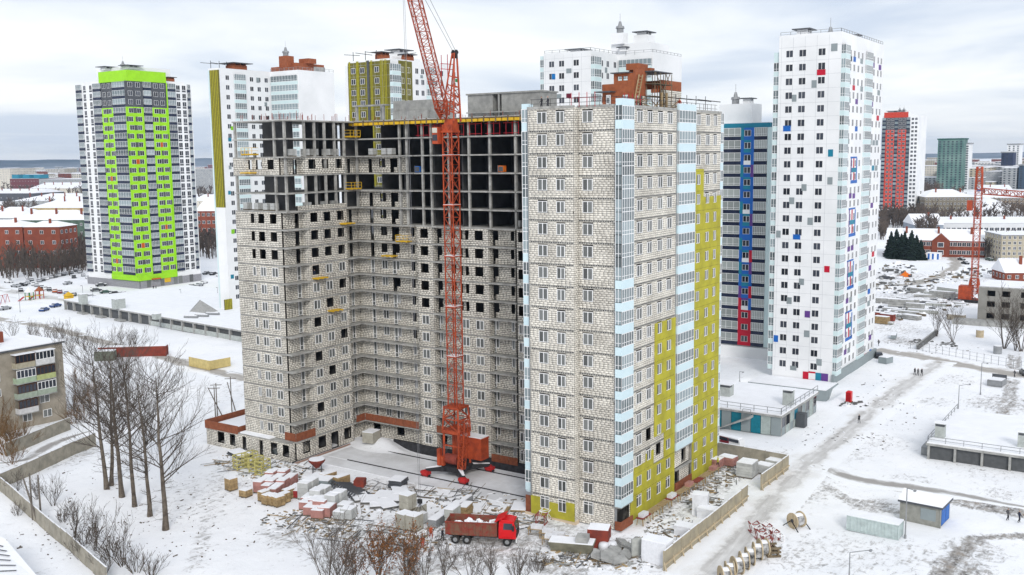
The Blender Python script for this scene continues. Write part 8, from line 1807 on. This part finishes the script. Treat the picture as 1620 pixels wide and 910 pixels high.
# far crane
P = G(1540, 478); CX2, CY2 = P[0], P[1]; t = thing('tower_crane', 'second orange lattice crane with its jib lowered, on the far site at right', 'crane', (CX2, CY2, 0)); ht = TOP(1546, 300, P); htop = TOP(1548, 264, P)
m = MB(); lattice(m, (CX2, CY2, 3), (CX2, CY2, ht), 2.0, 2.0, 18, .19, .09); m.build('mast', M_crane, t); m = MB(); m.box(CX2-2, CX2+2.4, CY2+.5, CY2+4.6, 1.0, 5.5); m.build('counterweight_box', M_crane, t); m = MB(); lattice(m, (CX2, CY2, 1), (CX2, CY2, 8), 4.0, 2.2, 3, .34, .2); m.build('portal', M_crane, t); m = MB(); lattice(m, (CX2, CY2, ht), (CX2, CY2, htop), 2.0, 1.6, 4, .3, .16); m.build('tail_strut', M_crane, t)
m = MB(); JA = Vector((CX2, CY2-1.5, ht-.5)); JE = Vector((CX2-9, CY2-34, ht-2.5)); lattice(m, JA, JE, 2.0, 1.6, 16, .26, .15, Vector((0, 0, 1))); m.build('jib', M_crane, t); m = MB(); m.bar(JA+Vector((0, 0, 1.1)), JE+Vector((0, 0, .95)), 1.5, h=.12); m.build('jib_snow', M_snow, t)
m = MB(); m.box(CX2-1.6, CX2+.6, CY2+1.6, CY2+3.2, ht-7, ht-3.6); m.build('cab', M_crane, t); m = MB(); m.box(CX2-3, CX2+3, CY2-3, CY2+3, .2, 1.0); m.build('undercarriage', M_crane_d, t)
# chain-link fence by the ditch
a = G(1440, 552); b = G(1640, 590); t = thing('wire_fence', 'thin wire fence with grey posts along the slushy road', 'fence', tuple(a)); n = 18; m = MB()
for i in range(n+1): q = a+(b-a)*i/n; pm_ = MB(); pm_.tube((q[0], q[1], 0), (q[0], q[1], 2.2), .06, n=5); pm_.build('post', M_ral, t)
for z in (.3, 1.2, 2.1): m.bar((a[0], a[1], z), (b[0], b[1], z), .035)
m.build('wire', M_ral, t)
P = G(1452, 545); m = MB()
t = thing('ditch_wall', 'low concrete ditch wall slanting across the snow', 'wall', tuple(G(1460, 552))); a, b = G(1452, 553), G(1483, 528); m.bar((a[0], a[1], .4), (b[0], b[1], .4), .5, h=1.0); m.build('wall_body', M_conc_d, t); m = MB(); m.bar((a[0]+.8, a[1]+.5, .5), (b[0]+.8, b[1]+.5, .5), .3, h=1.2); m.build('coping', M_conc, t)
for i, (px, py) in enumerate(((1550, 533), (1578, 560))): p = place(px, py); t = thing('concrete_ring', ['tan concrete ring standing in the snow before the unfinished building', 'grey metal drum by the wire fence'][i], 'ring', tuple(p), world=False); m = MB(); m.tube((0, 0, 0), (0, 0, 2.0), 1.0, n=14); m.build('ring_body', M_reel if i == 0 else M_ral, t); m = MB(); m.tube((0, 0, 2.0), (0, 0, 2.12), .95, n=14); m.build('snow_cap', M_snow, t)
# snow mound beyond the warehouse
P = G(1550, 350); m = MB(); n = 18; vs = [(P[0]+30, P[1], 16)]
for k, (r_, z) in enumerate(((14, 11), (28, 5), (42, -.5))):
    for j in range(n): a = 2*math.pi*j/n; q = r_*rng.uniform(.85, 1.15); vs.append((P[0]+30+math.cos(a)*q, P[1]+math.sin(a)*q, z*rng.uniform(.85, 1.15)))
fs = [(0, 1+j, 1+(j+1) % n) for j in range(n)]+[(1+k*n+j, 1+(k+1)*n+j, 1+(k+1)*n+(j+1) % n, 1+k*n+(j+1) % n) for k in range(2) for j in range(n)]; m.add(vs, fs); m.build('hill', M_snow, kind='structure', label='snowy spoil hill beyond the warehouse', smooth=True)
# yard heap with a block at the inner corner of the courtyard
p = place(588, 706); t = thing('tan_crate', 'tan crate on the snowy heap in the inner courtyard corner', 'crate', tuple(p+np.array([0, 0, 0])), R(10), world=False); m = MB(); m.box(-1.3, 1.3, -1.1, 1.1, 0, 1.9); m.build('crate_body', mat('tan_block_pack', (.40, .38, .32)), t); m = MB(); m.box(-1.3, 1.3, -1.1, 1.1, 1.9, 2.0); m.build('snow_cap', M_snow, t)
# trench strip under the left wing inner wall
m = MB(); m.box(-1, 14, 59.9, 60.6, 0, .07); m.build('clay_strip', mat('reddish_clay', (.38, .25, .20)), kind='structure', label='reddish strip of soil at the foot of the left wing')
# ============================================================ playground
def play(px, py, mt, roofm, lab, s=1.0):
    p = place(px, py); t = thing('play_tower', lab, 'play tower', tuple(p), R(20), world=False)
    for x in (-1, 1):
        for y in (-1, 1): m = MB(); m.box(x*s-.1, x*s+.1, y*s-.1, y*s+.1, 0, 3*s); m.build('post', mt, t)
    m = MB(); m.box(-1.1*s, 1.1*s, -1.1*s, 1.1*s, 1.3*s, 1.5*s); m.build('deck', M_yellow, t); m = MB(); m.add([(-1.3*s, -1.3*s, 3*s), (1.3*s, -1.3*s, 3*s), (1.3*s, 1.3*s, 3*s), (-1.3*s, 1.3*s, 3*s), (0, 0, 4.8*s)], [(0, 1, 4), (1, 2, 4), (2, 3, 4), (3, 0, 4)]); m.build('roof', roofm, t); m = MB(); m.add([(-1*s, 1*s, 1.4*s), (-1*s, 2*s, 1.4*s), (-1*s-3*s, 2*s, .1), (-1*s-3*s, 1*s, .1)], [(0, 1, 2, 3)]); m.build('slide', M_redrail, t)
play(47, 475, mat('green_panel', (.02, .22, .06)), M_snow, 'green play tower with snowy roof in the playground'); play(63, 473, M_redrail, mat('orange_brick', (1, 1, 1)), 'red play tower with orange roof right of the green one')
p = place(109, 474); t = thing('play_hut', 'yellow play hut at the edge of the car park', 'play hut', tuple(p), world=False); m = MB(); m.box(-1.2, 1.2, -1.2, 1.2, 0, 1.6); m.build('wall', M_yellow, t); m = MB(); m.add([(-1.5, -1.5, 1.6), (1.5, -1.5, 1.6), (1.5, 1.5, 1.6), (-1.5, 1.5, 1.6), (0, 0, 3.0)], [(0, 1, 4), (1, 2, 4), (2, 3, 4), (3, 0, 4)]); m.build('roof', M_yellow, t)
p = place(5, 480); t = thing('swing_frame', 'red swing frame at the left edge of the playground', 'swing', tuple(p), R(30), world=False); m = MB()
for x in (-3, 0, 3): m.bar((x, -.8, 0), (x, 0, 3), .12); m.bar((x, .8, 0), (x, 0, 3), .12)
m.bar((-3, 0, 3), (3, 0, 3), .12); m.build('frame', M_redrail, t); m = MB()
for x in (-1.5, 1.5): m.box(x-.3, x+.3, -.15, .15, .6, .66); m.bar((x-.28, 0, .6), (x-.28, 0, 3), .03); m.bar((x+.28, 0, .6), (x+.28, 0, 3), .03)
m.build('seat', M_blue, t)
# ============================================================ the air: pale, even haze round the whole place
m = MB(); m.box(-420, 9000, -5200, 8200, -8, 131)
hz = m.build('haze', [], label='thin winter haze over the city', kind='stuff')
hzm = bpy.data.materials.new('haze_air'); hzm.use_nodes = True; t = hzm.node_tree
for n_ in list(t.nodes):
    if n_.type == 'BSDF_PRINCIPLED': t.nodes.remove(n_)
vo = N(t, 'ShaderNodeVolumePrincipled'); vo.inputs['Density'].default_value = .00007; vo.inputs['Color'].default_value = (.55, .74, 1.0, 1); vo.inputs['Anisotropy'].default_value = .2
t.links.new(vo.outputs[0], [n_ for n_ in t.nodes if n_.type == 'OUTPUT_MATERIAL'][0].inputs['Volume']); hz.data.materials.append(hzm)
